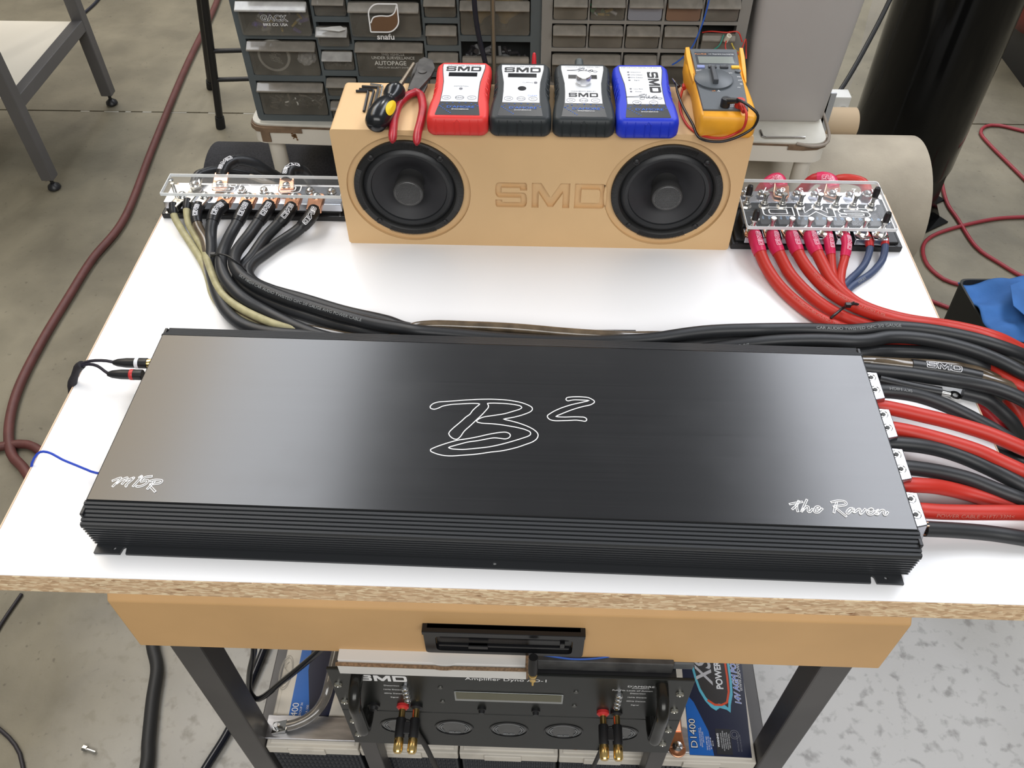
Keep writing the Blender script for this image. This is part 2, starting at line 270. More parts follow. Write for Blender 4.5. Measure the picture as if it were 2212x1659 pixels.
'bg2':[(-0.5569,0.6746,0.872),(-0.5543,0.6533,0.8651),(-0.5478,0.6334,0.8552),(-0.5331,0.6115,0.8478),(-0.5169,0.5877,0.8467),(-0.5041,0.567,0.8492),(-0.4923,0.5435,0.8564),(-0.4812,0.5214,0.859),(-0.47,0.4997,0.8591),(-0.4578,0.4779,0.8591),(-0.4425,0.4571,0.8592),(-0.4229,0.4396,0.8592),(-0.4008,0.4241,0.8593),(-0.3774,0.411,0.8592),(-0.3517,0.3995,0.858),(-0.3258,0.395,0.8527),(-0.3003,0.392,0.8507),(-0.2734,0.3912,0.8468),(-0.2473,0.3872,0.8459),(-0.2224,0.3821,0.846)],
'loose':[(0.4879,0.3279,0.847),(0.5137,0.3199,0.847),(0.5412,0.3124,0.847),(0.5637,0.3075,0.847)],
'lr1':[(-0.5131,0.7244,0.88),(-0.5073,0.7475,0.89),(-0.4923,0.7659,0.8889),(-0.4726,0.7784,0.8759),(-0.4596,0.7891,0.8563),(-0.4519,0.8029,0.8369),(-0.4466,0.8172,0.8187),(-0.4465,0.834,0.8012),(-0.4494,0.8545,0.7818),(-0.4521,0.8738,0.7633),(-0.4538,0.8874,0.75)],
'lr2':[(-0.3998,0.7144,0.88),(-0.3972,0.737,0.89),(-0.3823,0.7548,0.8775),(-0.3796,0.7674,0.8576),(-0.381,0.7817,0.84),(-0.3846,0.8007,0.8208),(-0.3887,0.8195,0.8027),(-0.3928,0.8384,0.7844),(-0.3937,0.8429,0.78)],
'lr3':[(-0.5562,0.7119,0.875),(-0.5536,0.7343,0.8794),(-0.5373,0.7551,0.8753),(-0.5186,0.7697,0.8648),(-0.4972,0.7795,0.854),(-0.4785,0.7921,0.839),(-0.4682,0.8098,0.8204),(-0.4572,0.8256,0.8027)],
'lr4':[(-0.5242,0.7908,0.85),(-0.4969,0.7878,0.845),(-0.4766,0.7761,0.8472),(-0.456,0.7759,0.8392),(-0.4455,0.7885,0.8241),(-0.4396,0.8079,0.8049),(-0.4381,0.8128,0.8)],
'rf1':[(0.3589,0.6171,0.87),(0.3593,0.5926,0.87),(0.3636,0.5695,0.8639),(0.371,0.5479,0.856),(0.3804,0.5252,0.8509),(0.391,0.5018,0.8493),(0.404,0.4789,0.8489),(0.4193,0.4572,0.849),(0.4387,0.4376,0.849),(0.4613,0.423,0.849),(0.4842,0.4127,0.849),(0.5082,0.406,0.8495),(0.5327,0.3998,0.8521),(0.5598,0.3969,0.8522)],
'rf2':[(0.3879,0.618,0.87),(0.3866,0.5907,0.87),(0.3942,0.5668,0.8618),(0.4046,0.5427,0.852),(0.4142,0.521,0.8496),(0.4255,0.4989,0.8488),(0.4386,0.4782,0.8489),(0.4543,0.4597,0.849),(0.4732,0.4443,0.849),(0.4955,0.4322,0.849),(0.5196,0.4234,0.849),(0.5447,0.4169,0.849),(0.5509,0.4152,0.849)],
'rf3':[(0.4169,0.6188,0.87),(0.4169,0.5916,0.87),(0.4222,0.5681,0.8645),(0.4294,0.5454,0.8609),(0.438,0.5224,0.8598),(0.4481,0.4998,0.8601),(0.4607,0.479,0.8613),(0.4776,0.4611,0.8621),(0.4992,0.4463,0.8625),(0.5222,0.433,0.8639),(0.5476,0.4266,0.8626),(0.5722,0.4244,0.861),(0.5958,0.4235,0.8579),(0.6207,0.4195,0.8557),(0.6469,0.4134,0.8531),(0.6683,0.4041,0.851),(0.692,0.4019,0.8406),(0.7097,0.4062,0.828),(0.73,0.4134,0.8117),(0.7476,0.4216,0.7966),(0.7682,0.4291,0.78)],
'rf4':[(0.4459,0.6197,0.87),(0.4455,0.5925,0.87),(0.4529,0.5667,0.8629),(0.4587,0.5447,0.8578),(0.4639,0.5233,0.8552),(0.4746,0.4977,0.8541),(0.4901,0.4755,0.8532),(0.5092,0.4615,0.8523),(0.5334,0.4532,0.8496),(0.5583,0.4453,0.849),(0.5836,0.4399,0.849),(0.6097,0.4355,0.8491),(0.6357,0.4285,0.8491),(0.6583,0.4195,0.8496),(0.6811,0.4141,0.8448),(0.7048,0.4133,0.8329),(0.723,0.4131,0.8231)],
'rf5':[(0.4758,0.6259,0.868),(0.4743,0.5982,0.864),(0.4754,0.5771,0.8538),(0.4726,0.555,0.8504),(0.4712,0.5266,0.849),(0.4754,0.5006,0.8491),(0.4882,0.4748,0.8491)],
'rf6':[(0.5019,0.6212,0.868),(0.5002,0.5965,0.866),(0.494,0.5718,0.8537),(0.4856,0.5489,0.8511),(0.479,0.5217,0.849),(0.4824,0.4953,0.8492),(0.4956,0.4726,0.8491)],
'rb1':[(0.5368,0.6274,0.864),(0.5401,0.6025,0.8569),(0.5307,0.5783,0.8476),(0.5148,0.5566,0.8453),(0.4999,0.5396,0.847),(0.482,0.5174,0.8481),(0.4761,0.5045,0.8481)],
'rb2':[(0.5649,0.631,0.864),(0.5636,0.6044,0.8584),(0.5582,0.5849,0.8481),(0.5453,0.5671,0.845),(0.5305,0.5508,0.845),(0.5103,0.5339,0.845),(0.4904,0.5153,0.845),(0.4777,0.4934,0.845)],
'rr1':[(0.4227,0.727,0.874),(0.417,0.7505,0.8796),(0.3978,0.7498,0.8648),(0.3979,0.7633,0.8425),(0.4016,0.7788,0.8242),(0.4059,0.7958,0.8046),(0.4069,0.7998,0.8)],
'rr2':[(0.5064,0.7264,0.874),(0.5034,0.7514,0.8791),(0.4811,0.7599,0.874),(0.4678,0.7628,0.85),(0.4692,0.7806,0.829),(0.4724,0.7995,0.8094),(0.4737,0.8083,0.8)],
'rr3':[(0.5621,0.7219,0.874),(0.5579,0.7498,0.8758),(0.5333,0.7643,0.8726),(0.5157,0.7725,0.859),(0.5101,0.7844,0.8356),(0.5069,0.7982,0.8155),(0.5046,0.8092,0.8)],
'a1':[(0.4721,0.2882,0.868),(0.4954,0.2875,0.8672),(0.5221,0.2848,0.864),(0.5487,0.2771,0.86),(0.5726,0.2655,0.8564),(0.594,0.2524,0.853),(0.6158,0.2381,0.8488),(0.6348,0.2253,0.8417),(0.655,0.223,0.8233),(0.6651,0.2222,0.8134)],
'a2':[(0.468,0.2608,0.868),(0.4902,0.2556,0.868),(0.5152,0.248,0.868),(0.5417,0.2399,0.868),(0.5676,0.2299,0.8681),(0.5922,0.219,0.8677),(0.6155,0.207,0.8656),(0.6394,0.1979,0.8598),(0.6609,0.1972,0.8468),(0.6718,0.1971,0.84)],
'a3':[(0.4687,0.2253,0.868),(0.4934,0.2215,0.8667),(0.518,0.2119,0.8684),(0.5446,0.2029,0.8674),(0.5689,0.1917,0.8674),(0.5904,0.1763,0.8677),(0.6131,0.1635,0.8653),(0.6387,0.1604,0.8514),(0.6569,0.1589,0.84)],
'a4':[(0.4678,0.201,0.868),(0.4958,0.1998,0.8669),(0.5238,0.197,0.8631),(0.5492,0.1889,0.8606),(0.5723,0.1752,0.86),(0.5929,0.1582,0.8614),(0.6132,0.1437,0.8596),(0.6349,0.1375,0.8491),(0.6458,0.1346,0.8435)],
'a5':[(0.4689,0.1647,0.868),(0.4968,0.1635,0.8655),(0.5229,0.1606,0.8626),(0.5479,0.1544,0.8604),(0.572,0.1438,0.858),(0.5972,0.1315,0.8571),(0.6203,0.1287,0.8487),(0.6431,0.1299,0.8365),(0.6487,0.1302,0.8335)],
'a6':[(0.4671,0.1389,0.868),(0.4937,0.1408,0.8644),(0.5148,0.1429,0.8579),(0.5407,0.1415,0.8516),(0.5671,0.1344,0.849),(0.593,0.125,0.8474),(0.6175,0.1218,0.8394),(0.641,0.1237,0.8265),(0.6528,0.1246,0.82)],
'a7':[(0.4675,0.103,0.868),(0.4919,0.1022,0.867),(0.519,0.1029,0.866),(0.5454,0.1035,0.866),(0.5718,0.1046,0.8657),(0.5974,0.1071,0.8622),(0.62,0.1104,0.8556),(0.642,0.1138,0.8483)],
'a8':[(0.4691,0.0791,0.866),(0.4967,0.0804,0.8631),(0.5217,0.0813,0.86),(0.5477,0.0809,0.8575),(0.5732,0.0784,0.8559),(0.5976,0.0775,0.8512),(0.6206,0.0783,0.8437),(0.6321,0.0787,0.84)],
'xr1':[(0.6428,0.3653,0.849),(0.6553,0.3399,0.8493),(0.671,0.3183,0.8496),(0.6897,0.3185,0.8351),(0.7096,0.3239,0.8169),(0.7246,0.328,0.8032)],
'xd1':[(0.5919,0.3066,0.849),(0.6168,0.2974,0.8488),(0.6354,0.2898,0.8396),(0.6555,0.2787,0.8257),(0.672,0.2731,0.8052),(0.6855,0.2766,0.7848),(0.7019,0.2834,0.76)],
'xd2':[(0.6133,0.3168,0.82),(0.6355,0.308,0.8135),(0.6509,0.2874,0.8043),(0.6626,0.2706,0.7852),(0.6653,0.2667,0.78)],
'xd3':[(0.671,0.3253,0.82),(0.6856,0.3042,0.807),(0.6899,0.2842,0.7989),(0.6972,0.2715,0.7834)],
'xd4':[(0.6159,0.234,0.82),(0.6386,0.217,0.8204),(0.6601,0.2024,0.8158),(0.6717,0.1979,0.8101)],
'zipl':[(-0.4954,0.5279,0.844),(-0.4973,0.5363,0.847),(-0.4917,0.545,0.852),(-0.4803,0.5403,0.866),(-0.4631,0.526,0.881),(-0.4488,0.5204,0.883),(-0.4339,0.5102,0.883),(-0.4249,0.506,0.878),(-0.4235,0.5135,0.86),(-0.4266,0.5216,0.846)],
'zipr':[(0.4449,0.4429,0.843),(0.4435,0.4363,0.86),(0.4528,0.4446,0.861),(0.4621,0.452,0.864),(0.4655,0.4476,0.873),(0.4758,0.4518,0.873),(0.4867,0.4563,0.866),(0.5023,0.4694,0.848)],
}
LOGO_B=[(-0.1089,0.2139),(-0.1062,0.219),(-0.0999,0.2221),(-0.0825,0.2241),(-0.0662,0.2263),(-0.0499,0.228),(-0.0335,0.2288),(-0.017,0.2283),(-0.006,0.2268),(0.005,0.2242),(0.0128,0.2205),(0.0177,0.2171),(0.0183,0.2129),(0.0152,0.2092),(0.0056,0.204),(-0.0051,0.2001),(-0.0184,0.1969),(-0.0103,0.1951),(0.0005,0.1919),(0.0113,0.1874),(0.02,0.1822),(0.0248,0.1769),(0.0259,0.1729),(0.0244,0.1675),(0.0193,0.1626),(0.012,0.1591),(0.0017,0.1541),(-0.0086,0.1505),(-0.0189,0.1476),(-0.0292,0.1462),(-0.0395,0.1437),(-0.0508,0.1416),(-0.0652,0.14),(-0.0744,0.1387),(-0.0837,0.1388),(-0.0911,0.1404),(-0.0966,0.1425),(-0.1009,0.1447),(-0.1017,0.1476),(-0.0954,0.1517),(-0.0843,0.1571),(-0.0711,0.1625),(-0.0566,0.1656),(-0.0462,0.1686),(-0.0327,0.1731),(-0.0202,0.1762),(-0.0128,0.1768),(-0.0085,0.1745),(-0.0073,0.1712),(-0.0093,0.1678),(-0.0134,0.166),(-0.0208,0.1671),(-0.0272,0.1677),(-0.0355,0.1656),(-0.0458,0.1626),(-0.0583,0.1602),(-0.0716,0.1551),(-0.0787,0.1523),(-0.0806,0.1509),(-0.0763,0.1491),(-0.0637,0.1485),(-0.0451,0.1513),(-0.0317,0.1537),(-0.0193,0.1574),(-0.0059,0.1625),(0.0045,0.1669),(0.0138,0.1712),(0.0169,0.174),(0.0163,0.178),(0.0093,0.1819),(-0.0024,0.185),(-0.0196,0.1881),(-0.0304,0.1892),(-0.0432,0.1896),(-0.0487,0.1911),(-0.0499,0.1931),(-0.0469,0.1967),(-0.0417,0.1997),(-0.0267,0.203),(-0.0161,0.2054),(-0.0054,0.21),(0.0021,0.2131),(0.0053,0.216),(0.0035,0.2188),(-0.0036,0.2208),(-0.0146,0.2221),(-0.0299,0.2225),(-0.0386,0.2218),(-0.0362,0.2183),(-0.0365,0.2147),(-0.043,0.2039),(-0.049,0.196),(-0.0578,0.1839),(-0.0637,0.1769),(-0.0673,0.168),(-0.0716,0.1629),(-0.0777,0.1656),(-0.083,0.1722),(-0.0788,0.1791),(-0.073,0.1862),(-0.0671,0.1933),(-0.0632,0.199),(-0.0581,0.2034),(-0.0563,0.2084),(-0.0513,0.2157),(-0.0462,0.2209),(-0.056,0.2213),(-0.0712,0.2198),(-0.0831,0.2186),(-0.0938,0.2154),(-0.0978,0.2121),(-0.1031,0.2098),(-0.1075,0.2111)]
LOGO_2=[(0.0591,0.2307),(0.0602,0.2343),(0.0662,0.2357),(0.0761,0.2363),(0.0882,0.2355),(0.0946,0.2303),(0.095,0.2274),(0.09,0.223),(0.0834,0.2213),(0.0758,0.2186),(0.066,0.2143),(0.0551,0.2083),(0.0454,0.2027),(0.0572,0.2025),(0.0701,0.2035),(0.0819,0.2033),(0.0851,0.2001),(0.0834,0.1963),(0.0786,0.1972),(0.0722,0.1983),(0.0593,0.197),(0.0454,0.1961),(0.039,0.198),(0.0363,0.2021),(0.0368,0.2049),(0.0443,0.2115),(0.0541,0.2175),(0.0661,0.2229),(0.0814,0.2277),(0.0897,0.2306),(0.0815,0.2309),(0.0705,0.231),(0.0662,0.2302),(0.0618,0.2286)]
LOGO_RAVEN=[[(0.3083,0.0831),(0.3137,0.0846),(0.3236,0.0869)],[(0.3196,0.0882),(0.3164,0.0826),(0.3101,0.0763)],[(0.3165,0.0833),(0.3155,0.0775),(0.3158,0.0732)],[(0.329,0.09),(0.3258,0.0844),(0.3197,0.0733)],[(0.3209,0.0748),(0.3261,0.08),(0.3286,0.0801),(0.3271,0.0743),(0.3291,0.0736),(0.3329,0.0777)],[(0.3357,0.0767),(0.3402,0.0783),(0.3407,0.0805),(0.3377,0.0804),(0.3345,0.0767),(0.3344,0.0734),(0.338,0.0732),(0.3439,0.0784)],[(0.3551,0.0871),(0.3631,0.0892),(0.3703,0.0887),(0.3717,0.0858),(0.3691,0.0836),(0.3565,0.081)],[(0.3615,0.0873),(0.358,0.0796),(0.3553,0.073)],[(0.3595,0.0786),(0.368,0.0684)],[(0.3778,0.0795),(0.3741,0.079),(0.3697,0.0742),(0.3707,0.0724),(0.3768,0.078),(0.3783,0.0792),(0.3774,0.0752),(0.3784,0.0745)],[(0.3784,0.0745),(0.3849,0.079),(0.3845,0.0725),(0.3915,0.0792)],[(0.3937,0.0757),(0.399,0.078),(0.3983,0.0798),(0.3932,0.0764),(0.3929,0.0728),(0.3964,0.0722),(0.4023,0.0767)],[(0.4006,0.0723),(0.4051,0.0782),(0.403,0.0724),(0.4085,0.0776),(0.4115,0.0777),(0.4104,0.0734),(0.4118,0.072),(0.4153,0.076)]]
LOGO_M15=[[(-0.463,0.0906),(-0.4544,0.0949),(-0.4598,0.0827)],[(-0.4567,0.087),(-0.4523,0.0924),(-0.4471,0.0954),(-0.4502,0.0863)],[(-0.4472,0.0911),(-0.4394,0.0956),(-0.4449,0.0855),(-0.4435,0.0833)],[(-0.4336,0.0958),(-0.4308,0.098),(-0.4364,0.0835)],[(-0.4188,0.0984),(-0.4268,0.0965),(-0.4291,0.0907),(-0.4228,0.0928),(-0.4217,0.0896),(-0.4248,0.0857),(-0.4298,0.0835),(-0.4328,0.0843)],[(-0.4193,0.0915),(-0.4136,0.0933),(-0.4065,0.0929),(-0.4055,0.091),(-0.4082,0.0886),(-0.4181,0.0869)],[(-0.4139,0.0917),(-0.4187,0.0803)],[(-0.4159,0.0837),(-0.4084,0.077)]]
FLOOR_PATHS={'air_hose':[(-1.496,3.552,0.012),(-1.466,3.282,0.012),(-1.434,2.751,0.012),(-1.38,2.172,0.012),(-1.338,1.76,0.012),(-1.366,1.545,0.012),(-1.372,1.373,0.012),(-1.375,1.178,0.012),(-1.365,1.002,0.012),(-1.334,0.875,0.012),(-1.289,0.786,0.012),(-1.241,0.744,0.012),(-1.201,0.703,0.012)],'air_hose2':[(-1.198,0.782,0.012),(-1.26,0.816,0.012),(-1.328,0.807,0.012),(-1.385,0.776,0.012)],'red_hose1':[(1.873,2.355,0.012),(1.804,2.385,0.012),(1.729,2.421,0.012),(1.675,2.413,0.012),(1.642,2.365,0.012),(1.649,2.287,0.012),(1.673,2.169,0.012),(1.702,2.03,0.012)],'red_hose2':[(1.421,2.133,0.012),(1.386,1.941,0.012),(1.392,1.839,0.012),(1.404,1.696,0.012),(1.449,1.618,0.012),(1.498,1.554,0.012),(1.553,1.523,0.012)],'red_hose3':[(1.638,1.859,0.012),(1.512,1.843,0.012),(1.361,1.789,0.012),(1.273,1.739,0.012),(1.233,1.679,0.012),(1.225,1.6,0.012),(1.254,1.536,0.012),(1.295,1.511,0.012),(1.334,1.485,0.012)],'red_hose4':[(1.167,1.449,0.012),(1.195,1.43,0.012),(1.24,1.401,0.012),(1.284,1.373,0.012)],'cord1':[(-1.103,0.408,0.01),(-1.117,0.336,0.01),(-1.121,0.279,0.01)],'cord2':[(-1.04,0.126,0.012),(-0.996,0.101,0.012),(-0.961,0.071,0.012),(-0.932,0.026,0.012)]}
# ---------------- floor ----------------
def floor_mat():
    m=bpy.data.materials.new('concrete'); m.use_nodes=True; nt=m.node_tree; b=nt.nodes['Principled BSDF']; L=nt.links.new
    tc=nt.nodes.new('ShaderNodeTexCoord')
    def nz(s,d,dist=0):
        n=nt.nodes.new('ShaderNodeTexNoise'); n.inputs['Scale'].default_value=s; n.inputs['Detail'].default_value=d; n.inputs['Distortion'].default_value=dist; L(tc.outputs['Object'],n.inputs[0]); return n
    def ramp(n,a,ca,b_,cb):
        r=nt.nodes.new('ShaderNodeValToRGB'); L(n.outputs[0],r.inputs[0]); e=r.color_ramp.elements; e[0].position=a;e[0].color=ca+(1,);e[1].position=b_;e[1].color=cb+(1,); return r
    def mix(t,f,a,b2):
        q=nt.nodes.new('ShaderNodeMixRGB'); q.blend_type=t; q.inputs[0].default_value=f; L(a.outputs[0],q.inputs[1]); L(b2.outputs[0],q.inputs[2]); return q
    base=ramp(nz(1.3,8,0.15),0.32,(0.128,0.112,0.076),0.68,(0.235,0.209,0.148))
    mot=ramp(nz(6,9,0.3),0.35,(0.76,0.76,0.76),0.62,(1,1,1))
    sp=ramp(nz(60,5),0.26,(0.45,0.42,0.4),0.36,(1,1,1))
    q=mix('MULTIPLY',1,base,mot); q=mix('MULTIPLY',0.7,q,sp)
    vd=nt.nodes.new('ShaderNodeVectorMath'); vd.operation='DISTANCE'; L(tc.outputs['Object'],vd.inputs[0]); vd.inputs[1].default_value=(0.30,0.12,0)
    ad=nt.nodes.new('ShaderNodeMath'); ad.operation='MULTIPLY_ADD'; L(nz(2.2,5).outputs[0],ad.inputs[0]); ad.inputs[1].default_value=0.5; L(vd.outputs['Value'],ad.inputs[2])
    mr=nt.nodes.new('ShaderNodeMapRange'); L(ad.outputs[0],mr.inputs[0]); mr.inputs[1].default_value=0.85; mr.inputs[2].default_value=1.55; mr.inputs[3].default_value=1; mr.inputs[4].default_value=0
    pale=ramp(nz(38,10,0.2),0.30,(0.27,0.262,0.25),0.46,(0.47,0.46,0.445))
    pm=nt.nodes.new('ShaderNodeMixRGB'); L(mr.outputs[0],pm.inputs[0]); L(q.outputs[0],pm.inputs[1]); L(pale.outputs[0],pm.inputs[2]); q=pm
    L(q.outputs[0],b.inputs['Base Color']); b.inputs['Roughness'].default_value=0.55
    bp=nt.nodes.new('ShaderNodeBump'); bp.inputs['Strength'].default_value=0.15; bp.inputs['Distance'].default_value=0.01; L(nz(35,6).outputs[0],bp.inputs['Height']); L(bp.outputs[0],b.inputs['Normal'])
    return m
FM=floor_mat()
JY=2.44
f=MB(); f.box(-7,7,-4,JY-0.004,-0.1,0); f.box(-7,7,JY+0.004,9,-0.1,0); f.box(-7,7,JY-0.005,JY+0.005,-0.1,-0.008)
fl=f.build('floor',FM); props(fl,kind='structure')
WL=mat('painted_block_wall',(0.42,0.41,0.38),0.8,noise=(2,0.12))
for nm,b in (('wall_back',(-7,7,9,9.12)),('wall_front',(-7,7,-4.12,-4)),('wall_left',(-7.12,-7,-4,9)),('wall_right',(7,7.12,-4,9))):
    q=MB(); q.box(*b,0,3.2); props(q.build(nm,WL),kind='structure')
tj=MB()
random.seed(3); x=-1.75
while x<-0.9:
    l=random.uniform(0.02,0.08)
    tj.box(x,x+l,JY-0.006,JY+random.uniform(-0.003,0.002),-0.004,0.0008); x+=l+random.uniform(0.02,0.12)
props(tj.build('trim_1',mat('joint_filler',(0.30,0.285,0.24),0.7)),'worn pale filler left in the floor joint','trim',kind='structure')
# ---------------- workbench ----------------
def chip_mat():
    m=bpy.data.materials.new('chipboard'); m.use_nodes=True; nt=m.node_tree; b=nt.nodes['Principled BSDF']; L=nt.links.new
    tc=nt.nodes.new('ShaderNodeTexCoord'); mp=nt.nodes.new('ShaderNodeMapping'); mp.inputs['Scale'].default_value=(0.5,1,1.6); L(tc.outputs['Object'],mp.inputs[0])
    v=nt.nodes.new('ShaderNodeTexVoronoi'); v.inputs['Scale'].default_value=260; v.inputs['Randomness'].default_value=1; L(mp.outputs[0],v.inputs[0])
    r=nt.nodes.new('ShaderNodeValToRGB'); L(v.outputs['Color'],r.inputs[0]); e=r.color_ramp.elements
    e[0].position=0.1; e[0].color=(0.50,0.33,0.19,1); e[1].position=0.45; e[1].color=(0.66,0.45,0.27,1); q=e.new(0.9); q.color=(0.86,0.70,0.47,1)
    n=nt.nodes.new('ShaderNodeTexNoise'); n.inputs['Scale'].default_value=70; n.inputs['Detail'].default_value=8; L(mp.outputs[0],n.inputs[0])
    r2=nt.nodes.new('ShaderNodeValToRGB'); L(n.outputs[0],r2.inputs[0]); e=r2.color_ramp.elements; e[0].position=0.29; e[0].color=(0.35,0.20,0.12,1); e[1].position=0.37; e[1].color=(1,1,1,1)
    mx=nt.nodes.new('ShaderNodeMixRGB'); mx.blend_type='MULTIPLY'; mx.inputs[0].default_value=1; L(r.outputs[0],mx.inputs[1]); L(r2.outputs[0],mx.inputs[2]); L(mx.outputs[0],b.inputs['Base Color'])
    b.inputs['Roughness'].default_value=0.85
    bp=nt.nodes.new('ShaderNodeBump'); bp.inputs['Strength'].default_value=0.6; bp.inputs['Distance'].default_value=0.002; L(n.outputs[0],bp.inputs['Height']); L(bp.outputs[0],b.inputs['Normal'])
    return m
wb=thing('workbench','white-topped chipboard workbench carrying the long black amplifier','workbench',(0,0.38,0))
TL,TR_,TB=-0.6096,0.6096,0.768
m=MB(); m.box(TL,TR_,0.0,TB,T-0.036,T-0.0012); m.build('chipboard_core',chip_mat(),wb,bevel=0.001)
m=MB(); m.box(TL+0.0005,TR_-0.0005,0.0008,TB,T-0.0012,T); m.build('laminate_top',mat('white_laminate',(0.83,0.83,0.84),0.28,spec=0.5),wb)
for sx in (-1,1):
    m=MB(); m.box(sx*(0.6096+0.0008)-0.0008,sx*(0.6096+0.0008)+0.0008,0.001,TB,T-0.036,T+0.0002)
    m.build('edge_banding',mat('edge_band',(0.72,0.52,0.36),0.5),wb)
# drawer box below
m=MB(); m.hexa([(-0.489,0.010,0.640),(0.471,0.010,0.640),(0.471,0.60,0.640),(-0.489,0.60,0.640)],[(-0.489,0.010,0.778),(0.471,0.010,0.778),(0.471,0.60,0.778),(-0.489,0.60,0.778)])
drw=MB(); drw.sweep([(0,0.012,0.640),(0,0.012,0.762),(0,0.024,0.776),(0,0.024,0.803),(0,0.60,0.803),(0,0.60,0.640)],(-0.492,0,0),(0.472,0,0))
dr=drw.build('drawer',MDF,wb,bevel=0.002)
HB=mat('handle_black_plastic',(0.008,0.008,0.009),0.22)
hx=-0.011
h=MB(); ox=[(-0.100,-0.037),(0.100,-0.037),(0.100,0.033),(-0.100,0.033)]
h.poly([rnd(ox,0.006),rrect(0.172,0.040,0.008,cy=-0.010)],FR((hx,0.009,0.697),(1,0,0),(0,0,1)),0.006)
h.box(hx-0.100,hx+0.100,0.000,0.012,0.722,0.730)
h.box(hx-0.086,hx+0.086,0.0116,0.013,0.666,0.708)
h.box(hx-0.082,hx+0.082,0.004,0.008,0.684,0.688)
h.box(hx-0.045,hx-0.020,0.003,0.0085,0.680,0.688)
h.box(hx+0.070,hx+0.076,0.003,0.010,0.690,0.702)
h.build('drawer_pull',HB,dr,bevel=0.0012)
for x0,x1 in ((-0.471,-0.429),(0.412,0.455)):
    for y0 in (0.03,0.62):
        m=MB(); m.box(x0,x1,y0,y0+0.042,0.0,0.803 if y0>0.6 else 0.640); m.build('leg',STL,wb,bevel=0.003)
for x0,x1 in ((-0.471,-0.429),(0.412,0.455)):
    m=MB(); m.box(x0+0.004,x1-0.004,0.072,0.62,0.10,0.135); m.build('side_rail',STL,wb,bevel=0.002)
# ---------------- amplifier ----------------
AH=0.062; AZ=-0.0113; ac=(-0.019,0.192)
amp=thing('car_amplifier','long black finned car amplifier with white outlined script logo on brushed top','amplifier',(ac[0],ac[1],T),AZ)
AM=Matrix.Translation((ac[0],ac[1],T))@Matrix.Rotation(AZ,4,'Z')
ANO=mat('black_anodised_fins',(0.026,0.028,0.031),0.42,0.0,spec=0.6)
def brushed():
    m=bpy.data.materials.new('brushed_black_top'); m.use_nodes=True; nt=m.node_tree; b=nt.nodes['Principled BSDF']; L=nt.links.new
    b.inputs['Specular IOR Level'].default_value=0.75
    tc=nt.nodes.new('ShaderNodeTexCoord'); mp=nt.nodes.new('ShaderNodeMapping'); mp.inputs['Scale'].default_value=(0.6,260,1); L(tc.outputs['Object'],mp.inputs[0])
    n=nt.nodes.new('ShaderNodeTexNoise'); n.inputs['Scale'].default_value=3; n.inputs['Detail'].default_value=5; L(mp.outputs[0],n.inputs[0])
    r=nt.nodes.new('ShaderNodeMapRange'); r.inputs[3].default_value=0.185; r.inputs[4].default_value=0.235; L(n.outputs[0],r.inputs[0])
    n2=nt.nodes.new('ShaderNodeTexNoise'); n2.inputs['Scale'].default_value=9; n2.inputs['Detail'].default_value=6; L(tc.outputs['Object'],n2.inputs[0])
    r3=nt.nodes.new('ShaderNodeMapRange'); r3.inputs[1].default_value=0.5; r3.inputs[2].default_value=0.8; r3.inputs[3].default_value=0; r3.inputs[4].default_value=0.03; L(n2.outputs[0],r3.inputs[0])
    a=nt.nodes.new('ShaderNodeMath'); a.operation='ADD'; L(r.outputs[0],a.inputs[0]); L(r3.outputs[0],a.inputs[1]); L(a.outputs[0],b.inputs['Roughness'])
    r2=nt.nodes.new('ShaderNodeValToRGB'); L(n.outputs[0],r2.inputs[0]); e=r2.color_ramp.elements; e[0].color=(0.006,0.006,0.007,1); e[1].color=(0.012,0.012,0.013,1); L(r2.outputs[0],b.inputs['Base Color'])
    return m
L_,R_=-0.463,0.463
def am(mb): mb.mx=AM; return mb
m=am(MB()); m.box(L_,R_,-0.133,0.133,AH-0.010,AH); m.build('top_plate',brushed(),amp,bevel=0.0008)
# heatsink bodies with fins: profile in (y,z), mirrored for the back
def fins():
    p=[(-0.133,AH-0.001)]
    # upper bank of fins, stepping outwards and down
    n=6
    for i in range(n):
        y=-0.1335-0.0042*i; z=AH-0.0012-0.0020*i
        p+=[(y,z-0.0045),(y-0.0008,z-0.0048),(y-0.0010,z),(y-0.0038,z-0.0008)]
    y0=-0.1335-0.0042*n; zz=AH-0.0012-0.002*n
    p+=[(y0-0.0005,zz-0.002),(y0-0.0005,0.0440)]
    for i in range(7):
        z=0.0435-0.0054*i; y=y0+0.0004*i
        p+=[(y+0.006,z-0.0006),(y+0.006,z-0.0028),(y,z-0.0031),(y+0.0003,z-0.0052)]
    p+=[(-0.147,0.005),(-0.147,0.0),(-0.10,0.0),(-0.10,AH-0.010),(-0.133,AH-0.010)]
    return p
FP=fins()
for s in (1,-1):
    m=am(MB()); 
    prof=[(0,s*a,b) for a,b in FP]; NP=len(prof)
    vs=[Vector((L_-0.002,0,0))+Vector(q) for q in prof]+[Vector((R_+0.002,0,0))+Vector(q) for q in prof]
    m.add(vs,[(i,(i+1)%NP,NP+(i+1)%NP,NP+i) for i in range(NP)]+[tuple(range(NP))[::-1],tuple(range(NP,2*NP))])
    m.build('heatsink',ANO,amp)
m=am(MB()); m.box(L_+0.004,R_-0.004,-0.12,0.12,0.004,AH-0.011); m.build('chassis',BLK,amp)
for e,nm in ((L_-0.003,'end_panel'),(R_-0.001,'end_panel')):
    m=am(MB()); m.box(e,e+0.004,-0.150,0.150,0.004,AH-0.004); m.build(nm,BLK,amp,bevel=0.0008)
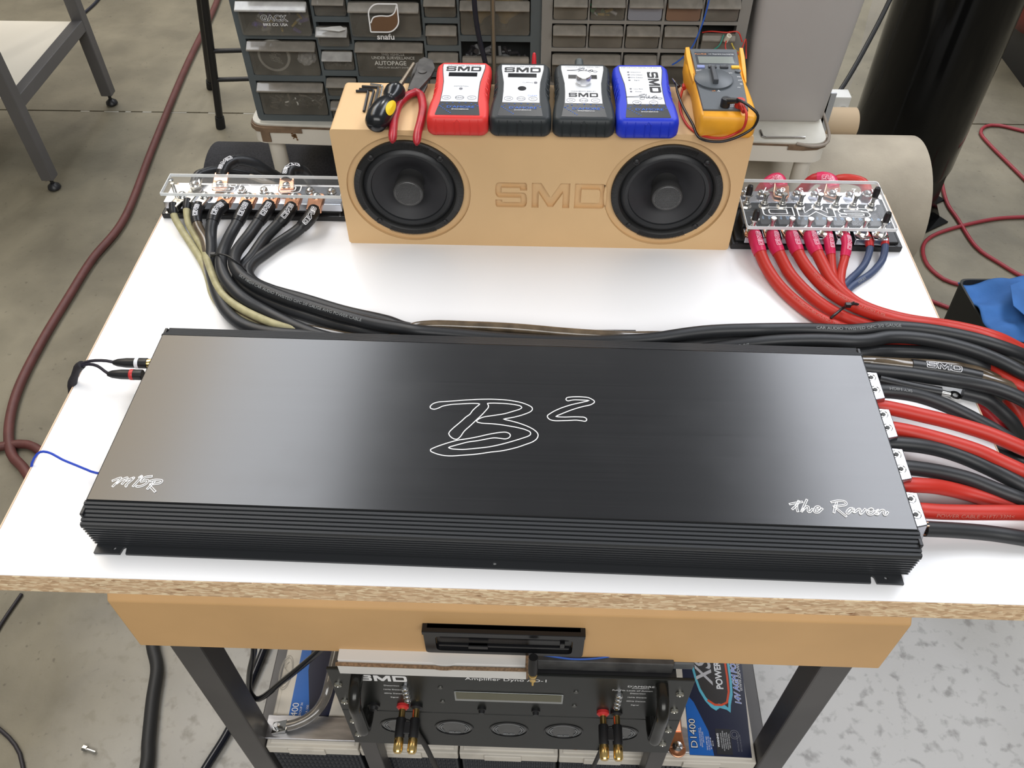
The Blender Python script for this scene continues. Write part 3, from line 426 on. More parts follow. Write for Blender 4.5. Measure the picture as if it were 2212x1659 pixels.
for s_ in (1,-1):
    xa,xb=L_-0.001,R_-0.004
    def notch(x): return [(x-0.0035,0),(x-0.0022,-0.0075),(x,-0.0095),(x+0.0022,-0.0075),(x+0.0035,0)]
    lo=[(xa,0)]+[(x,-y) for x,y in notch(L_+0.033)]+[(x,-y) for x,y in notch(R_-0.037)]+[(xb,0),(xb,0.030),(xa,0.030)]
    m=am(MB()); m.mx=AM@(Matrix.Translation((0,-0.1665,0.0016)) if s_>0 else Matrix.Translation((0,0.1665,0.0016))@Matrix.Diagonal((1,-1,1,1)))
    m.poly([lo,circ(0.0021,14,L_+0.021,0.007),circ(0.0021,14,R_-0.022,0.007),circ(0.0021,14,-0.0,0.006)],Matrix.Identity(4),0.003); m.build('mounting_flange',ANO,amp)
for sy in (-0.105,0.105):
    m=am(MB()); m.lathe([(0.004,0),(0.004,0.002),(0.002,0.004),(0,0.0045)],(R_+0.0025,sy*1.38,0.040),(1,0,0),16); m.build('end_screw',BLK,amp)
    m=am(MB()); m.lathe([(0.004,0),(0.004,0.002),(0.002,0.004),(0,0.0045)],(L_-0.0025,sy*1.38,0.040),(-1,0,0),16); m.build('end_screw',BLK,amp)
for xx in (L_-0.013,R_+0.001):
    m=am(MB()); m.box(xx,xx+0.014,-0.142,-0.118,0.012,0.015); m.build('mounting_tab',ANO,amp,bevel=0.0015)
# terminals: four clear-lipped silver blocks, two set screws each
TM=mat('terminal_silver',(0.48,0.48,0.52),0.16,1)
for yc in (0.283,0.220,0.157,0.093):
    yl=yc-ac[1]+0.005
    m=am(MB()); m.hexa([(R_,yl-0.026,0.008),(R_+0.028,yl-0.020,0.008),(R_+0.028,yl+0.024,0.008),(R_,yl+0.026,0.008)],[(R_,yl-0.026,0.044),(R_+0.0225,yl-0.020,0.044),(R_+0.0225,yl+0.024,0.044),(R_,yl+0.026,0.044)])
    tb=m.build('terminal_block',TM,amp,bevel=0.0012)
    for d in (-0.0065,0.0150):
        m=am(MB()); m.lathe([(0.0062,0.0438),(0.0062,0.0445),(0.0052,0.0448),(0.0052,0.0442),(0.0030,0.0442),(0.0030,0.0441)],(R_+0.0125,yl+d,0),n=20); q=m.build('set_screw',CHR,tb,smooth=True)
        m=am(MB()); m.cyl((R_+0.0125,yl+d,0.0446),(R_+0.0125,yl+d,0.0449),0.0031,n=6); m.build('hex_socket',mat('dark_socket',(0.02,0.018,0.012),0.4),tb)
# input sockets on the left end
for y,nm in ((0.168,'input_socket'),(0.30,'input_socket'),(0.278,'input_socket')):
    m=am(MB()); m.lathe([(0.0042,0),(0.0042,0.011),(0.003,0.011),(0.003,0.004),(0,0.004)],(L_-0.003,y-ac[1],0.036),(-1,0,0),20); m.build(nm,BRS,amp,smooth=True)
# engraved script on the lid
INK=mat('bright_white_engraving',(0.9,0.9,0.9),0.4)
wx=MB(); wx.mx=Matrix.Translation((0,0,T+AH)); 
for l in (LOGO_B,LOGO_2): wx.ribbon(rnd(l,0.004,2),0.0011,0.0003)
wx.build('script_logo',INK,amp)
def outline(pts,hw):
    P=[Vector(p) for p in spline([(a,b,0) for a,b in pts],0.001)]; l=[];r=[]
    for i,p in enumerate(P):
        t=(P[min(i+1,len(P)-1)]-P[max(i-1,0)]).normalized(); n=Vector((-t.y,t.x,0))
        l.append((p+n*hw)[:2]); r.append((p-n*hw)[:2])
    return l+r[::-1]
for nm,LG,hw,wd in (('raven_lettering',LOGO_RAVEN,0.0010,0.0007),('model_lettering',LOGO_M15,0.0011,0.0007)):
    wx=MB(); wx.mx=Matrix.Translation((0,0,T+AH))
    for i_,st in enumerate(LG): wx.ribbon(outline(st,hw),wd,0.0003+0.00006*i_)
    wx.build('model_lettering',INK,amp)
# ---------------- speaker box ----------------
SBX0,SBX1,SBY0,SBY1,SBH=-0.283,0.323,0.610,0.748,0.205
sb=thing('speaker_box','tan fibreboard speaker box with two black coaxial speakers and carved lettering','speaker box',((SBX0+SBX1)/2,(SBY0+SBY1)/2,T))
MDF2=mat('speaker_mdf',(0.68,0.45,0.23),0.6,noise=(5,0.10),bump=(600,0.03))
scx=(SBX0+SBX1)/2; W_=SBX1-SBX0
face=FR((scx,SBY0+0.003,T+SBH/2),(1,0,0),(0,0,1))   # local z = -y world
ls=-0.1775-scx; rs=0.2125-scx; sr=0.0943; cz=0.0085+0.0
m=MB(); m.box(SBX0,SBX1,SBY0+0.052,SBY1,T,T+SBH); m.build('cabinet',MDF2,sb,bevel=0.006,seg=3)
m=MB(); m.poly([rrect(W_,SBH,0.006),circ(0.0715,48,ls,0),circ(0.0715,48,rs,0)],FR((scx,SBY0+0.032,T+SBH/2),(1,0,0),(0,0,1)),0.052); m.build('baffle',MDF2,sb)
lg=[[(x+0.018,y-0.005) for x,y in l] for l in smd(0.168)]
m=MB(); m.poly([rrect(W_,SBH,0.006),circ(sr,64,ls,0),circ(sr,64,rs,0)]+lg,face,0.006); m.build('front_panel',MDF2,sb)
CONE=mat('speaker_cone',(0.022,0.022,0.025),0.55,bump=(800,0.05)); FRM=mat('speaker_frame',(0.012,0.012,0.012),0.42)
for k,xx in enumerate((ls+scx,rs+scx)):
    o=(xx,SBY0+0.006,T+SBH/2)
    m=MB(); m.lathe([(0.0835,0.0),(0.0835,0.004),(0.081,0.0065),(0.073,0.007),(0.070,0.004),(0.069,-0.002)],o,(0,-1,0),72,close=True)
    sp=m.build('speaker',FRM,sb,smooth=True)
    m=MB(); m.lathe([(0.0695,0.0005),(0.068,0.003),(0.063,0.0055),(0.058,0.0035),(0.057,0.001)],o,(0,-1,0),64,close=True); m.build('surround',RUB,sp,smooth=True)
    m=MB(); m.lathe([(0.058,0.0015),(0.046,-0.006),(0.034,-0.013),(0.022,-0.022),(0.0,-0.024)],(o[0],o[1]+0.0,o[2]),(0,-1,0),64,close=True); m.build('cone',CONE,sp,smooth=True)
    m=MB(); m.lathe([(0.0205,-0.022),(0.0205,-0.006),(0.023,-0.001),(0.0235,0.010),(0.0225,0.014),(0.0205,0.0145)],o,(0,-1,0),48,close=True); tw=m.build('tweeter',mat('tweeter_housing',(0.040,0.040,0.040),0.5),sp,smooth=True)
    m=MB(); 
    m.lathe([(0.0212,0.0140),(0.020,0.0148),(0.0,0.0150)],o,(0,-1,0),40); 
    g=0.0017
    for i in range(-12,13):
        for j in range(-12,13):
            a=i*g+(j%2)*g/2; b=j*g*0.87
            if a*a+b*b<0.0195**2: m.cyl((o[0]+a,o[1]-0.0150,o[2]+b),(o[0]+a,o[1]-0.0156,o[2]+b),g*0.36,g*0.25,n=6)
    m.build('tweeter_grille',mat('grille',(0.11,0.11,0.11),0.35,0.5),tw)
    m=MB()
    if 1:
        pass
    for cen in (90,0,180,270):
        m=MB()
        for q in range(-17,18):
            a=math.radians(cen+q*1.55); c,s=math.cos(a),math.sin(a)
            p=Vector((o[0]+c*0.0790,o[1]-0.0068,o[2]+s*0.0790)); m.cyl(p-Vector((c,0,s))*0.0038,p+Vector((c,0,s))*0.0038,0.00060,n=6)
        m.build('vent_ribs',FRM,sp)
    for a in (48,132,228,312):
        c,s=math.cos(math.radians(a)),math.sin(math.radians(a)); m=MB(); m.lathe([(0.0048,0.0055),(0.0048,0.0078),(0.003,0.0088),(0.0,0.0080)],(o[0]+c*0.0765,o[1],o[2]+s*0.0765),(0,-1,0),16); m.build('speaker_screw',BLK,sp,smooth=True)
# ---------------- cables ----------------
def wrap(mb,verts2,faces,P,s0,r,ang0=0.0,lift=0.0006,flip=False):
    S=arclen(P); vs=[]
    for x,y,h in verts2:
        if flip: x,y=-x,-y
        p,t=at_len(P,S,s0+x); n=(VIEW-t*VIEW.dot(t)).normalized(); b=n.cross(t); a=ang0+y/r
        vs.append(p+(n*math.cos(a)+b*math.sin(a))*(r+lift+h))
    mb.add(vs,faces)
def smd_outline(w,lw):
    q=MB()
    for l in smd(w): q.ribbon(l,lw,0.0002)
    return q
def sub(P,a,b):
    S=arclen(P); n=14; return [at_len(P,S,a+(b-a)*i/n)[0] for i in range(n+1)]
PINK=mat('pink_heat_shrink',(0.58,0.018,0.085),0.38); HSB=mat('black_heat_shrink',(0.010,0.010,0.011),0.35)
OUTW=mat('shrink_print_white',(0.75,0.75,0.78),0.5); OUTP=mat('shrink_print_pink',(0.85,0.45,0.55),0.5)
TXW=mat('cable_print_grey',(0.50,0.52,0.52),0.6); TXR=mat('cable_print_pinkish',(0.72,0.32,0.27),0.6)
SLV=mat('tinned_metal',(0.60,0.59,0.56),0.2,1)
def cable(key,r,m,name,label,cat='cable',group=None,sleeve=None,lug=None,text=None,jname='jacket',lugm=None,sl=(0.004,0.046),logo=True,ft=None):
    pp_=PATHS[key]
    if key[0]=='a' and key!='a8': pp_=[(pp_[0][0]-0.022,pp_[0][1],pp_[0][2]-0.001)]+pp_
    P=spline(pp_,0.006)
    root=thing(name,label,cat,P[0],0,group)
    a=sl[1]-0.006 if sleeve else 0
    q=MB(); q.tube(sub(P,a,arclen(P)[-1])[:0] or [p for p,s in zip(P,arclen(P)) if s>=a],r,16); q.build(jname,m,root,smooth=True)
    if sleeve:
        sp=sub(P,*sl); n=len(sp); rr=[r*(1.17 if 1<i<n-2 else 1.10) for i in range(n)]
        q=MB(); q.tube(sp,rr,20); hs=q.build('heat_shrink',sleeve,root,smooth=True)
        if logo:
            o=smd_outline(0.026 if r>0.008 else 0.023,0.0007); q=MB()
            wrap(q,[(v[0],v[1]*1.05,0.0002 if v[2]>0 else 0) for v in o.v],o.f,P,(sl[0]+sl[1])/2,r*1.17,ft or 0.25)
            q.build('printed_logo',OUTP if sleeve is PINK else OUTW,hs)
    if lug:
        b=Vector(lug); p=P[0]; d=Vector((p.x-b.x,p.y-b.y,0)).normalized(); s=Vector((-d.y,d.x,0)); w_=0.0130 if r>0.008 else 0.0095
        e=b-d*0.010; zz=Vector((0,0,0.0035))
        q=MB(); e2=P[0]+(P[1]-P[0]).normalized()*0.008
        q.hexa([e-s*w_*0.75,b-d*0.004-s*w_,b-d*0.004+s*w_,e+s*w_*0.75][0:4],[e-s*w_*0.75+zz,b-d*0.004-s*w_+zz,b-d*0.004+s*w_+zz,e+s*w_*0.75+zz])
        m1=b-d*0.004
        up=Vector((0,0,0.006))
        q.hexa([m1-s*w_,e2-s*w_*0.9-up,e2+s*w_*0.9-up,m1+s*w_],[m1-s*w_+zz,e2-s*w_*0.9+up*0.8,e2+s*w_*0.9+up*0.8,m1+s*w_+zz])
        q.build('cable_lug',lugm or COP,root,bevel=0.0012)
    if text:
        for (t,s0,size,ang,fl,mm) in text:
            me=text_mesh(t); q=MB()
            wrap(q,[(v.co.x*size*1.15,v.co.y*size,0.0001) for v in me.vertices],[tuple(p.vertices) for p in me.polygons],P,s0,r,ang,lift=0.00015,flip=fl)
            q.build('printed_text',mm,root)
    return root,P
CR=0.0092
KG='black power cables on the left distribution block'
FB=[(-0.568,0.684),(-0.531,0.684),(-0.494,0.684),(-0.457,0.684),(-0.420,0.685),(-0.383,0.686),(-0.346,0.687)]
ZB=T+0.030
cable('lf1',CR,RUB,'power_cable','thick black cable on the left block, nearest the brown cable, curling under the beige wires',sleeve=HSB,lug=(FB[2][0],FB[2][1],ZB))
cable('lf2',CR,RUB,'power_cable','thick black cable whose end passes in front over the beige wires behind the amplifier',sleeve=HSB,lug=(FB[3][0],FB[3][1],ZB))
cable('lf3',CR,RUB,'power_cable','long black power cable crossing the whole bench, printed with grey lettering along its left part',sleeve=HSB,lug=(FB[4][0],FB[4][1],ZB),
  text=[('SKY HIGH CAR AUDIO TWISTED OFC 2/0 GAUGE AWG POWER CABLE',0.305,0.0058,-0.05,False,TXW),('CAR AUDIO TWISTED OFC 2/0 GAUGE',1.11,0.0058,0.15,False,TXW)])
cable('lf4',CR,RUB,'power_cable','thick black cable second from the tan speaker box, tucked under the printed one',sleeve=HSB,lug=(FB[5][0],FB[5][1],ZB))
cable('lf5',CR,RUB,'power_cable','thick black cable on the left block nearest the tan speaker box, sweeping left',sleeve=HSB,lug=(FB[6][0],FB[6][1],ZB))
cable('xb2',CR,RUB,'power_cable','black cable emerging behind the amplifier centre, upside-down POWER CABLE print',text=[('2/0 GAUGE AWG POWER CABLE >1FT/.33M<',0.44,0.0058,-0.15,True,TXW)])
cable('xb3',CR,RUB,'power_cable','black cable low behind the right end of the amplifier, dipping under its neighbours')
cable('xb4',CR,RUB,'power_cable','thick black cable leaving the amplifier corner just behind the rearmost terminal')
CLR=mat('smoky_brown_jacket',(0.13,0.095,0.06),0.2,coat=0.6,noise=(40,0.5))
cable('xsm',CR,CLR,'power_cable','dark brown cable with a black logo sleeve lying at the amplifier right corner')
P=spline(PATHS['xsm'],0.006); sv=bpy.data.objects[-1] if False else None
q=MB(); q.tube(sub(P,0.075,0.165),CR*1.15,18); root=[o for o in C.objects if o.get('label','').startswith('dark brown cable with a black logo')][0]
hs=q.build('heat_shrink',HSB,root,smooth=True); o=smd_outline(0.045,0.0008); q=MB(); wrap(q,[(v[0],v[1]*.8,.0002 if v[2]>0 else 0) for v in o.v],o.f,P,0.115,CR*1.15,0.5); q.build('printed_logo',OUTW,hs)
cable('brn',0.0078,CLR,'power_cable','translucent brown cable showing twisted copper, next to the beige wires',sleeve=HSB,lug=(FB[1][0],FB[1][1],ZB),lugm=SLV)
BG=mat('beige_wire_jacket',(0.42,0.38,0.21),0.5,noise=(90,0.25))
cable('bg1',0.0058,BG,'ground_wire','outermost beige wire on the left edge of the left block',sleeve=BLK,lug=(FB[0][0],FB[0][1],ZB),lugm=SLV,sl=(0.0,0.020),logo=False)
cable('bg2',0.0058,BG,'ground_wire','beige wire just inside the outermost one, ending between two bolts',sleeve=BLK,lug=(-0.552,0.703,ZB),lugm=SLV,sl=(0.0,0.020),logo=False)
cable('loose',0.0075,BLK,'loose_cable','short black sleeved cable end with a bare silver ring lug behind the amplifier terminals')
rt=[o for o in C.objects if o.get('label','').startswith('short black sleeved')][0]
pe=Vector(PATHS['loose'][-1]); q=MB(); q.cyl(pe,pe+Vector((0.012,-0.002,-0.001)),0.004,0.0035,n=16); q.lathe([(0.0075,0),(0.0075,0.002),(0.0035,0.002),(0.0035,0)],pe+Vector((0.019,-0.003,-0.003)),(0,0,1),24,close=True); q.build('ring_lug',SLV,rt,smooth=True)
cable('lr1',CR,RUB,'power_cable','black cable arching up behind the left block from its tall copper lug',sleeve=HSB,lug=(-0.511,0.706,ZB+0.004))
cable('lr2',CR,RUB,'power_cable','black cable bending down behind the left block nearer the speaker box',sleeve=HSB,lug=(-0.399,0.704,ZB+0.004))
cable('lr3',0.007,RUB,'power_cable','thinner black cable rising behind the left end of the left block',sleeve=BLK,lug=(-0.552,0.706,ZB+0.006),sl=(0.0,0.03),logo=False,lugm=SLV)
cable('lr4',0.005,mat('grey_clear_wire',(0.25,0.22,0.18),0.3,coat=0.5),'ground_wire','greyish wire running down behind the left block under the arching cable')
# right block cables
RS=[(0.356+0.0286*i,0.618) for i in range(8)]
names=[('rf1','thick red cable nearest the speaker box on the right block','SKY HIGH CAR AUDIO TWISTED OFC',0.20,False),
('rf2','second thick red cable from the speaker box on the right block',None,0,0),
('rf3','third thick red cable, running over the others under the zip tie head','2/0 TWISTED OFC AUDIO CAR HIGH SKY',0.16,True),
('rf4','fourth thick red cable from the speaker box, on the far side of the bundle',None,0,0)]
for i,(k,lb,t,s0,fl) in enumerate(names):
    tx=[(t if not fl else 'SKY HIGH CAR AUDIO TWISTED OFC 2/0',s0,0.0058,0.1,fl,TXR)] if t else None
    cable(k,CR,REDC,'power_cable',lb,sleeve=PINK,lug=(RS[i][0],RS[i][1],T+0.028),text=tx)
for i,(k,lb) in enumerate([('rf5','thinner red cable with pink sleeve dropping behind the fourth thick red cable'),('rf6','thinner red cable with pink sleeve beside the two blue wires')]):
    cable(k,0.0068,REDC,'power_cable',lb,sleeve=PINK,lug=(RS[4+i][0],RS[4+i][1],T+0.028),lugm=SLV)
NAV=mat('navy_wire_jacket',(0.045,0.065,0.13),0.45); CRP=mat('red_crimp',(0.45,0.02,0.02),0.35)
for i,(k,lb) in enumerate([('rb1','navy blue wire with red crimp sleeve, inner of the two on the right block'),('rb2','navy blue wire with red crimp sleeve, outermost on the right block')]):
    cable(k,0.0055,NAV,'power_wire',lb,sleeve=CRP,lug=(RS[6+i][0],RS[6+i][1],T+0.028),lugm=SLV,sl=(0.0,0.026),logo=False,text=[('XSFLEX',0.12,0.005,0.1,True,TXW)] if i else None)
DR=mat('dark_red_jacket',(0.42,0.015,0.02),0.42)
cable('rr1',CR,DR,'power_cable','red cable with pink sleeve arching behind the numeral seven of the right block',sleeve=PINK,lug=(0.42,0.719,T+0.030))
cable('rr2',CR,DR,'power_cable','red cable with pink sleeve arching behind the middle of the right block',sleeve=PINK,lug=(0.503,0.720,T+0.030))
cable('rr3',0.0085,REDC,'power_cable','bare red cable curving behind the right end of the right block',lug=(0.56,0.724,T+0.030),lugm=SLV)
# amplifier cables
for k,m,lb,tx in [('a1',RUB,'thick black cable in the rearmost amplifier terminal',[('SKY HIGH',0.045,0.0058,0.4,True,TXW)]),('a2',REDC,'thick red cable in the rearmost amplifier terminal pair',None),('a3',REDC,'thick red cable in the second amplifier terminal from the back',None),('a4',RUB,'thick black cable in the second amplifier terminal from the back',None),
 ('a5',RUB,'thick black cable in the third amplifier terminal from the back',None),('a6',REDC,'thick red cable in the third amplifier terminal from the back',None),('a7',REDC,'thick red cable in the front amplifier terminal, printed CABLE',[('POWER CABLE >1FT/.33M<',0.085,0.0065,-0.5,False,TXR)]),('a8',RUB,'thick black cable in the front amplifier terminal, nearest the bench edge',None)]:
    r,P=cable(k,CR,m,'power_cable',lb,text=tx)
    if k=='a8':
        q=MB(); random.seed(5)
        p0=P[0]
        for i in range(26):
            a=random.uniform(0,2*PI); d=Vector((0,math.cos(a),math.sin(a)))*random.uniform(0.002,0.0085)
            q.cyl(p0+d+Vector((-0.008,0,0)),p0+d*1.15+Vector((0.002,0,0)),0.0006,n=5)
        props(q.build('copper_strands',COP,r),kind='stuff')
cable('xr1',CR,REDC,'power_cable','red cable crossing under the black bundle at the bench corner')
cable('xd1',CR,RUB,'power_cable','black cable bending down off the right bench edge')
cable('xd2',CR,DR,'power_cable','red cable hanging down beside the right bench edge')
cable('xd3',CR,REDC,'power_cable','red cable at the right border of the picture, hanging off the bench')
cable('xd4',CR,RUB,'power_cable','black cable showing low between two red amplifier cables past the bench edge')
# zip ties
for k,lb in (('zipl','black zip tie around the black and beige cable bundle'),('zipr','black zip tie around the red cable bundle')):
    P=spline(PATHS[k],0.004); root=thing('zip_tie',lb,'zip tie',P[0])
    q=MB(); q.tube(P,0.0014 if k=='zipl' else 0.0020,8); q.build('strap',BLK,root,smooth=True)
    c=P[int(len(P)*0.30)] if k=='zipl' else P[int(len(P)*0.50)]
    q=MB(); q.box(c.x-0.004,c.x+0.004,c.y-0.003,c.y+0.003,c.z-0.002,c.z+0.004); q.cyl(c,c+Vector((0.009,0.004,0.004)),0.0013,n=6); q.build('zip_head',BLK,root,bevel=0.001)
# ---------------- left distribution block ----------------
ACR=mat('clear_acrylic',(0.55,0.57,0.58),0.04,alpha=0.06,spec=1.0,coat=0.3); ACE=mat('acrylic_edge',(0.80,0.83,0.84),0.2,alpha=0.75)
ETC=mat('etched_line',(0.92,0.93,0.94),0.5)
db=thing('ground_distribution_block','black-based silver ground block under a clear acrylic cover, left end of the bench','distribution block',(-0.45,0.70,T))
q=MB(); q.box(-0.605,-0.298,0.665,0.738,T,T+0.010); q.box(-0.598,-0.305,0.672,0.732,T+0.0095,T+0.015); q.build('base',BLK,db,bevel=0.002)
q=MB(); q.box(-0.598,-0.303,0.672,0.722,T+0.015,T+0.029); q.build('bus_bar',mat('polished_bar',(0.55,0.57,0.62),0.22,1),db,bevel=0.001)
def hexbolt(x,y,z,par,dome=True,r=0.0062,nm='bolt'):
    q=MB(); q.lathe([(0.0082,0),(0.0082,0.0012)],(x,y,z),(0,0,1),24); q.lathe([(r,0.0012),(r,0.0030),(r*0.85,0.0052),(r*0.5,0.0064)]+([(0.0018,0.0066),(0.0018,0.0050),(0,0.0050)]),(x,y,z),(0,0,1),24); return q.build(nm,CHR,par,smooth=True,ang=30)
for i,(x,y) in enumerate(FB): hexbolt(x,y,ZB+0.0035,db)
for x,y in [(-0.552,0.708),(-0.511,0.709),(-0.475,0.706),(-0.438,0.706),(-0.399,0.708),(-0.361,0.707),(-0.325,0.707)]:
    hexbolt(x,y,ZB+(0.009 if x in(-0.511,-0.399,-0.552) else 0.0),db)
q=MB(); q.box(-0.592,-0.299,0.662,0.716,T+0.0485,T+0.0535); cv=q.build('acrylic_cover',ACR,db,bevel=0.0004)
q=MB(); q.ribbon([(-0.592,0.662),(-0.299,0.662),(-0.299,0.716),(-0.592,0.716)],0.0012,0.0052,z=T+0.0484); q.build('polished_edge',ACE,cv)
for x,y in ((-0.585,0.697),(-0.306,0.704)):
    q=MB(); q.cyl((x,y,T+0.029),(x,y,T+0.0484),0.003,n=14); q.build('standoff',SLV,db); 
    q=MB(); q.lathe([(0.0038,0),(0.0038,0.0016),(0.0014,0.0024),(0.0014,0.001),(0,0.001)],(x,y,T+0.0536),(0,0,1),18); q.build('cover_screw',CHR,cv,smooth=True)
q=MB(); q.mx=Matrix.Translation((-0.4415,0.6795,T+0.0536))@Matrix.Diagonal((1,0.50,1,1))
for l in smd(0.150): q.ribbon(l,0.0017,0.0003)
q.build('etched_logo',ETC,cv)
for x in (-0.596,-0.307):
    q=MB(); q.cyl((x,0.6685,T+0.0098),(x,0.6685,T+0.0106),0.0025,n=14); q.build('mount_screw',CHR,db)
# ---------------- right fused block ----------------
fb=thing('fused_distribution_block','fused block with eight numbered positions under clear acrylic, right end of the bench','distribution block',(0.46,0.69,T))
q=MB(); q.box(0.327,0.596,0.6115,0.740,T,T+0.011); q.box(0.333,0.590,0.6175,0.734,T+0.0105,T+0.016); q.build('base',BLK,fb,bevel=0.002)
q=MB(); q.box(0.338,0.578,0.700,0.732,T+0.016,T+0.028); q.build('bus_bar',_m['polished_bar'],fb,bevel=0.001)
for i in range(8):
    x=RS[i][0]
    q=MB(); q.box(x-0.011,x+0.011,0.608,0.632,T+0.016,T+0.027); q.build('output_plate',_m['polished_bar'],fb,bevel=0.001)
    q=MB(); q.box(x-0.0125,x+0.0125,0.634,0.668,T+0.014,T+0.034); fz=q.build('fuse',mat('fuse_black',(0.012,0.012,0.014),0.3),fb,bevel=0.0012)
    q=MB(); q.text(['14','100','200','150','80','60','60','40'][i],FR((x+0.004,0.651,T+0.0342),(0,-1,0),(1,0,0)),0.008,0.8); q.text('mega',FR((x-0.006,0.651,T+0.0342),(0,-1,0),(1,0,0)),0.005,0.8); q.build('fuse_print',mat('fuse_print_blue',(0.35,0.5,0.7),0.5),fz)
    for nm,y in (('output_stud',0.618),('input_stud',0.683)):
        q=MB(); q.cyl((x,y,T+0.0315),(x,y,T+0.056),0.0032,n=16); q.build(nm,SLV,fb,smooth=True)
        q=MB(); q.lathe([(0.0088,0),(0.0088,0.0016)],(x,y,T+0.0315),(0,0,1),24); q.cyl((x,y,T+0.033),(x,y,T+0.040),0.0066,n=6); q.cyl((x,y,T+0.040),(x,y,T+0.043),0.0045,0.0045,n=16); q.build('stud_nut',SLV,fb)
        if y<0.65 and False: pass
        if i in (0,7):
            q=MB(); q.lathe([(0.0052,0),(0.0052,0.010),(0.0040,0.0155),(0,0.018)],(x,y,T+0.0560),(0,0,1),20); q.build('rubber_cap',BLK,fb,smooth=True)
            q=MB(); q.cyl((x,y,T+0.0535),(x,y,T+0.0562),0.0070,n=6); q.build('cover_nut',SLV,fb)
        else:
            q=MB(); q.lathe([(0.0050,0),(0.0050,0.0018),(0.0042,0.0026),(0,0.0026)],(x,y,T+0.0556),(0,0,1),20); q.build('stud_tip',SLV,fb,smooth=True)
    hexbolt(x+0.003,0.719,T+0.0315 if i not in (2,5,7) else T+0.0345,fb)
q=MB(); q.poly([rrect(0.230,0.126,0.006)],FR((0.4575,0.665,T+0.0505),(1,0,0),(0,1,0)),0.005); cv=q.build('acrylic_cover',ACR,fb,weld=True)
q=MB(); q.mx=Matrix.Translation((0.4575,0.665,0)); q.ribbon(rrect(0.230,0.126,0.006),0.0012,0.0052,z=T+0.0479); q.build('polished_edge',ACE,cv)
q=MB(); q.mx=FR((0.455,0.6415,T+0.0531),(-1,0,0),(0,-1,0))@Matrix.Diagonal((1,0.50,1,1))
for l in smd(0.165): q.ribbon(l,0.0018,0.0003)
q.build('etched_logo',ETC,cv)
for i in range(8):
    q=MB(); q.text(str(8-i),FR((RS[i][0]+0.0015,0.701,T+0.0532),(-1,0,0),(0,-1,0)),0.017,1.0,bold=-0.0); q.build('etched_number',ETC,cv)
for x in (0.335,0.587):
    q=MB(); q.cyl((x,0.6155,T+0.0108),(x,0.6155,T+0.0116),0.0028,n=14); q.build('mount_screw',BLK,fb)
# ---------------- signal leads on the left ----------------
def lead(name,label,pts,r,m,cat='cable',parts=None):
    root=thing(name,label,cat,pts[0]); q=MB(); q.tube(spline(pts,0.006),r,8); q.build('wire',m,root,smooth=True); return root
# ---------------- things on the speaker box ----------------
Z=T+SBH
def loft(mb,loops,zs,cap=True):
    n=len(loops[0]); vs=[];fs=[]
    for l,z in zip(loops,zs): vs+=[(p[0],p[1],z) for p in l]
    for k in range(len(loops)-1):
        for i in range(n): j=(i+1)%n; fs.append((k*n+i,k*n+j,(k+1)*n+j,(k+1)*n+i))
    fs.append(tuple(range(n))[::-1]); fs.append(tuple((len(loops)-1)*n+i for i in range(n)))
    return mb.add(vs,fs)
def inset(l,d):
    N=len(l); o=[]
    for i in range(N):
        a=Vector(l[i-1]);p=Vector(l[i]);b=Vector(l[(i+1)%N]); t=(b-a)
        if t.length<1e-9: o.append(tuple(p)); continue
        t.normalize(); o.append((p.x-t.y*d,p.y+t.x*d))
    return o
def sym(pts): return [(x,y) for x,y in pts]+[(-x,y) for x,y in pts[::-1]]
GREYT=mat('print_grey',(0.18,0.18,0.20),0.5); BLUET=mat('print_blue',(0.04,0.15,0.60),0.5); WPL=mat('white_faceplate',(0.74,0.76,0.80),0.32); DPL=mat('dark_faceplate',(0.022,0.024,0.028),0.35); LCD=mat('dark_display',(0.008,0.008,0.010),0.12)
BTX=mat('print_black',(0.012,0.012,0.014),0.5)
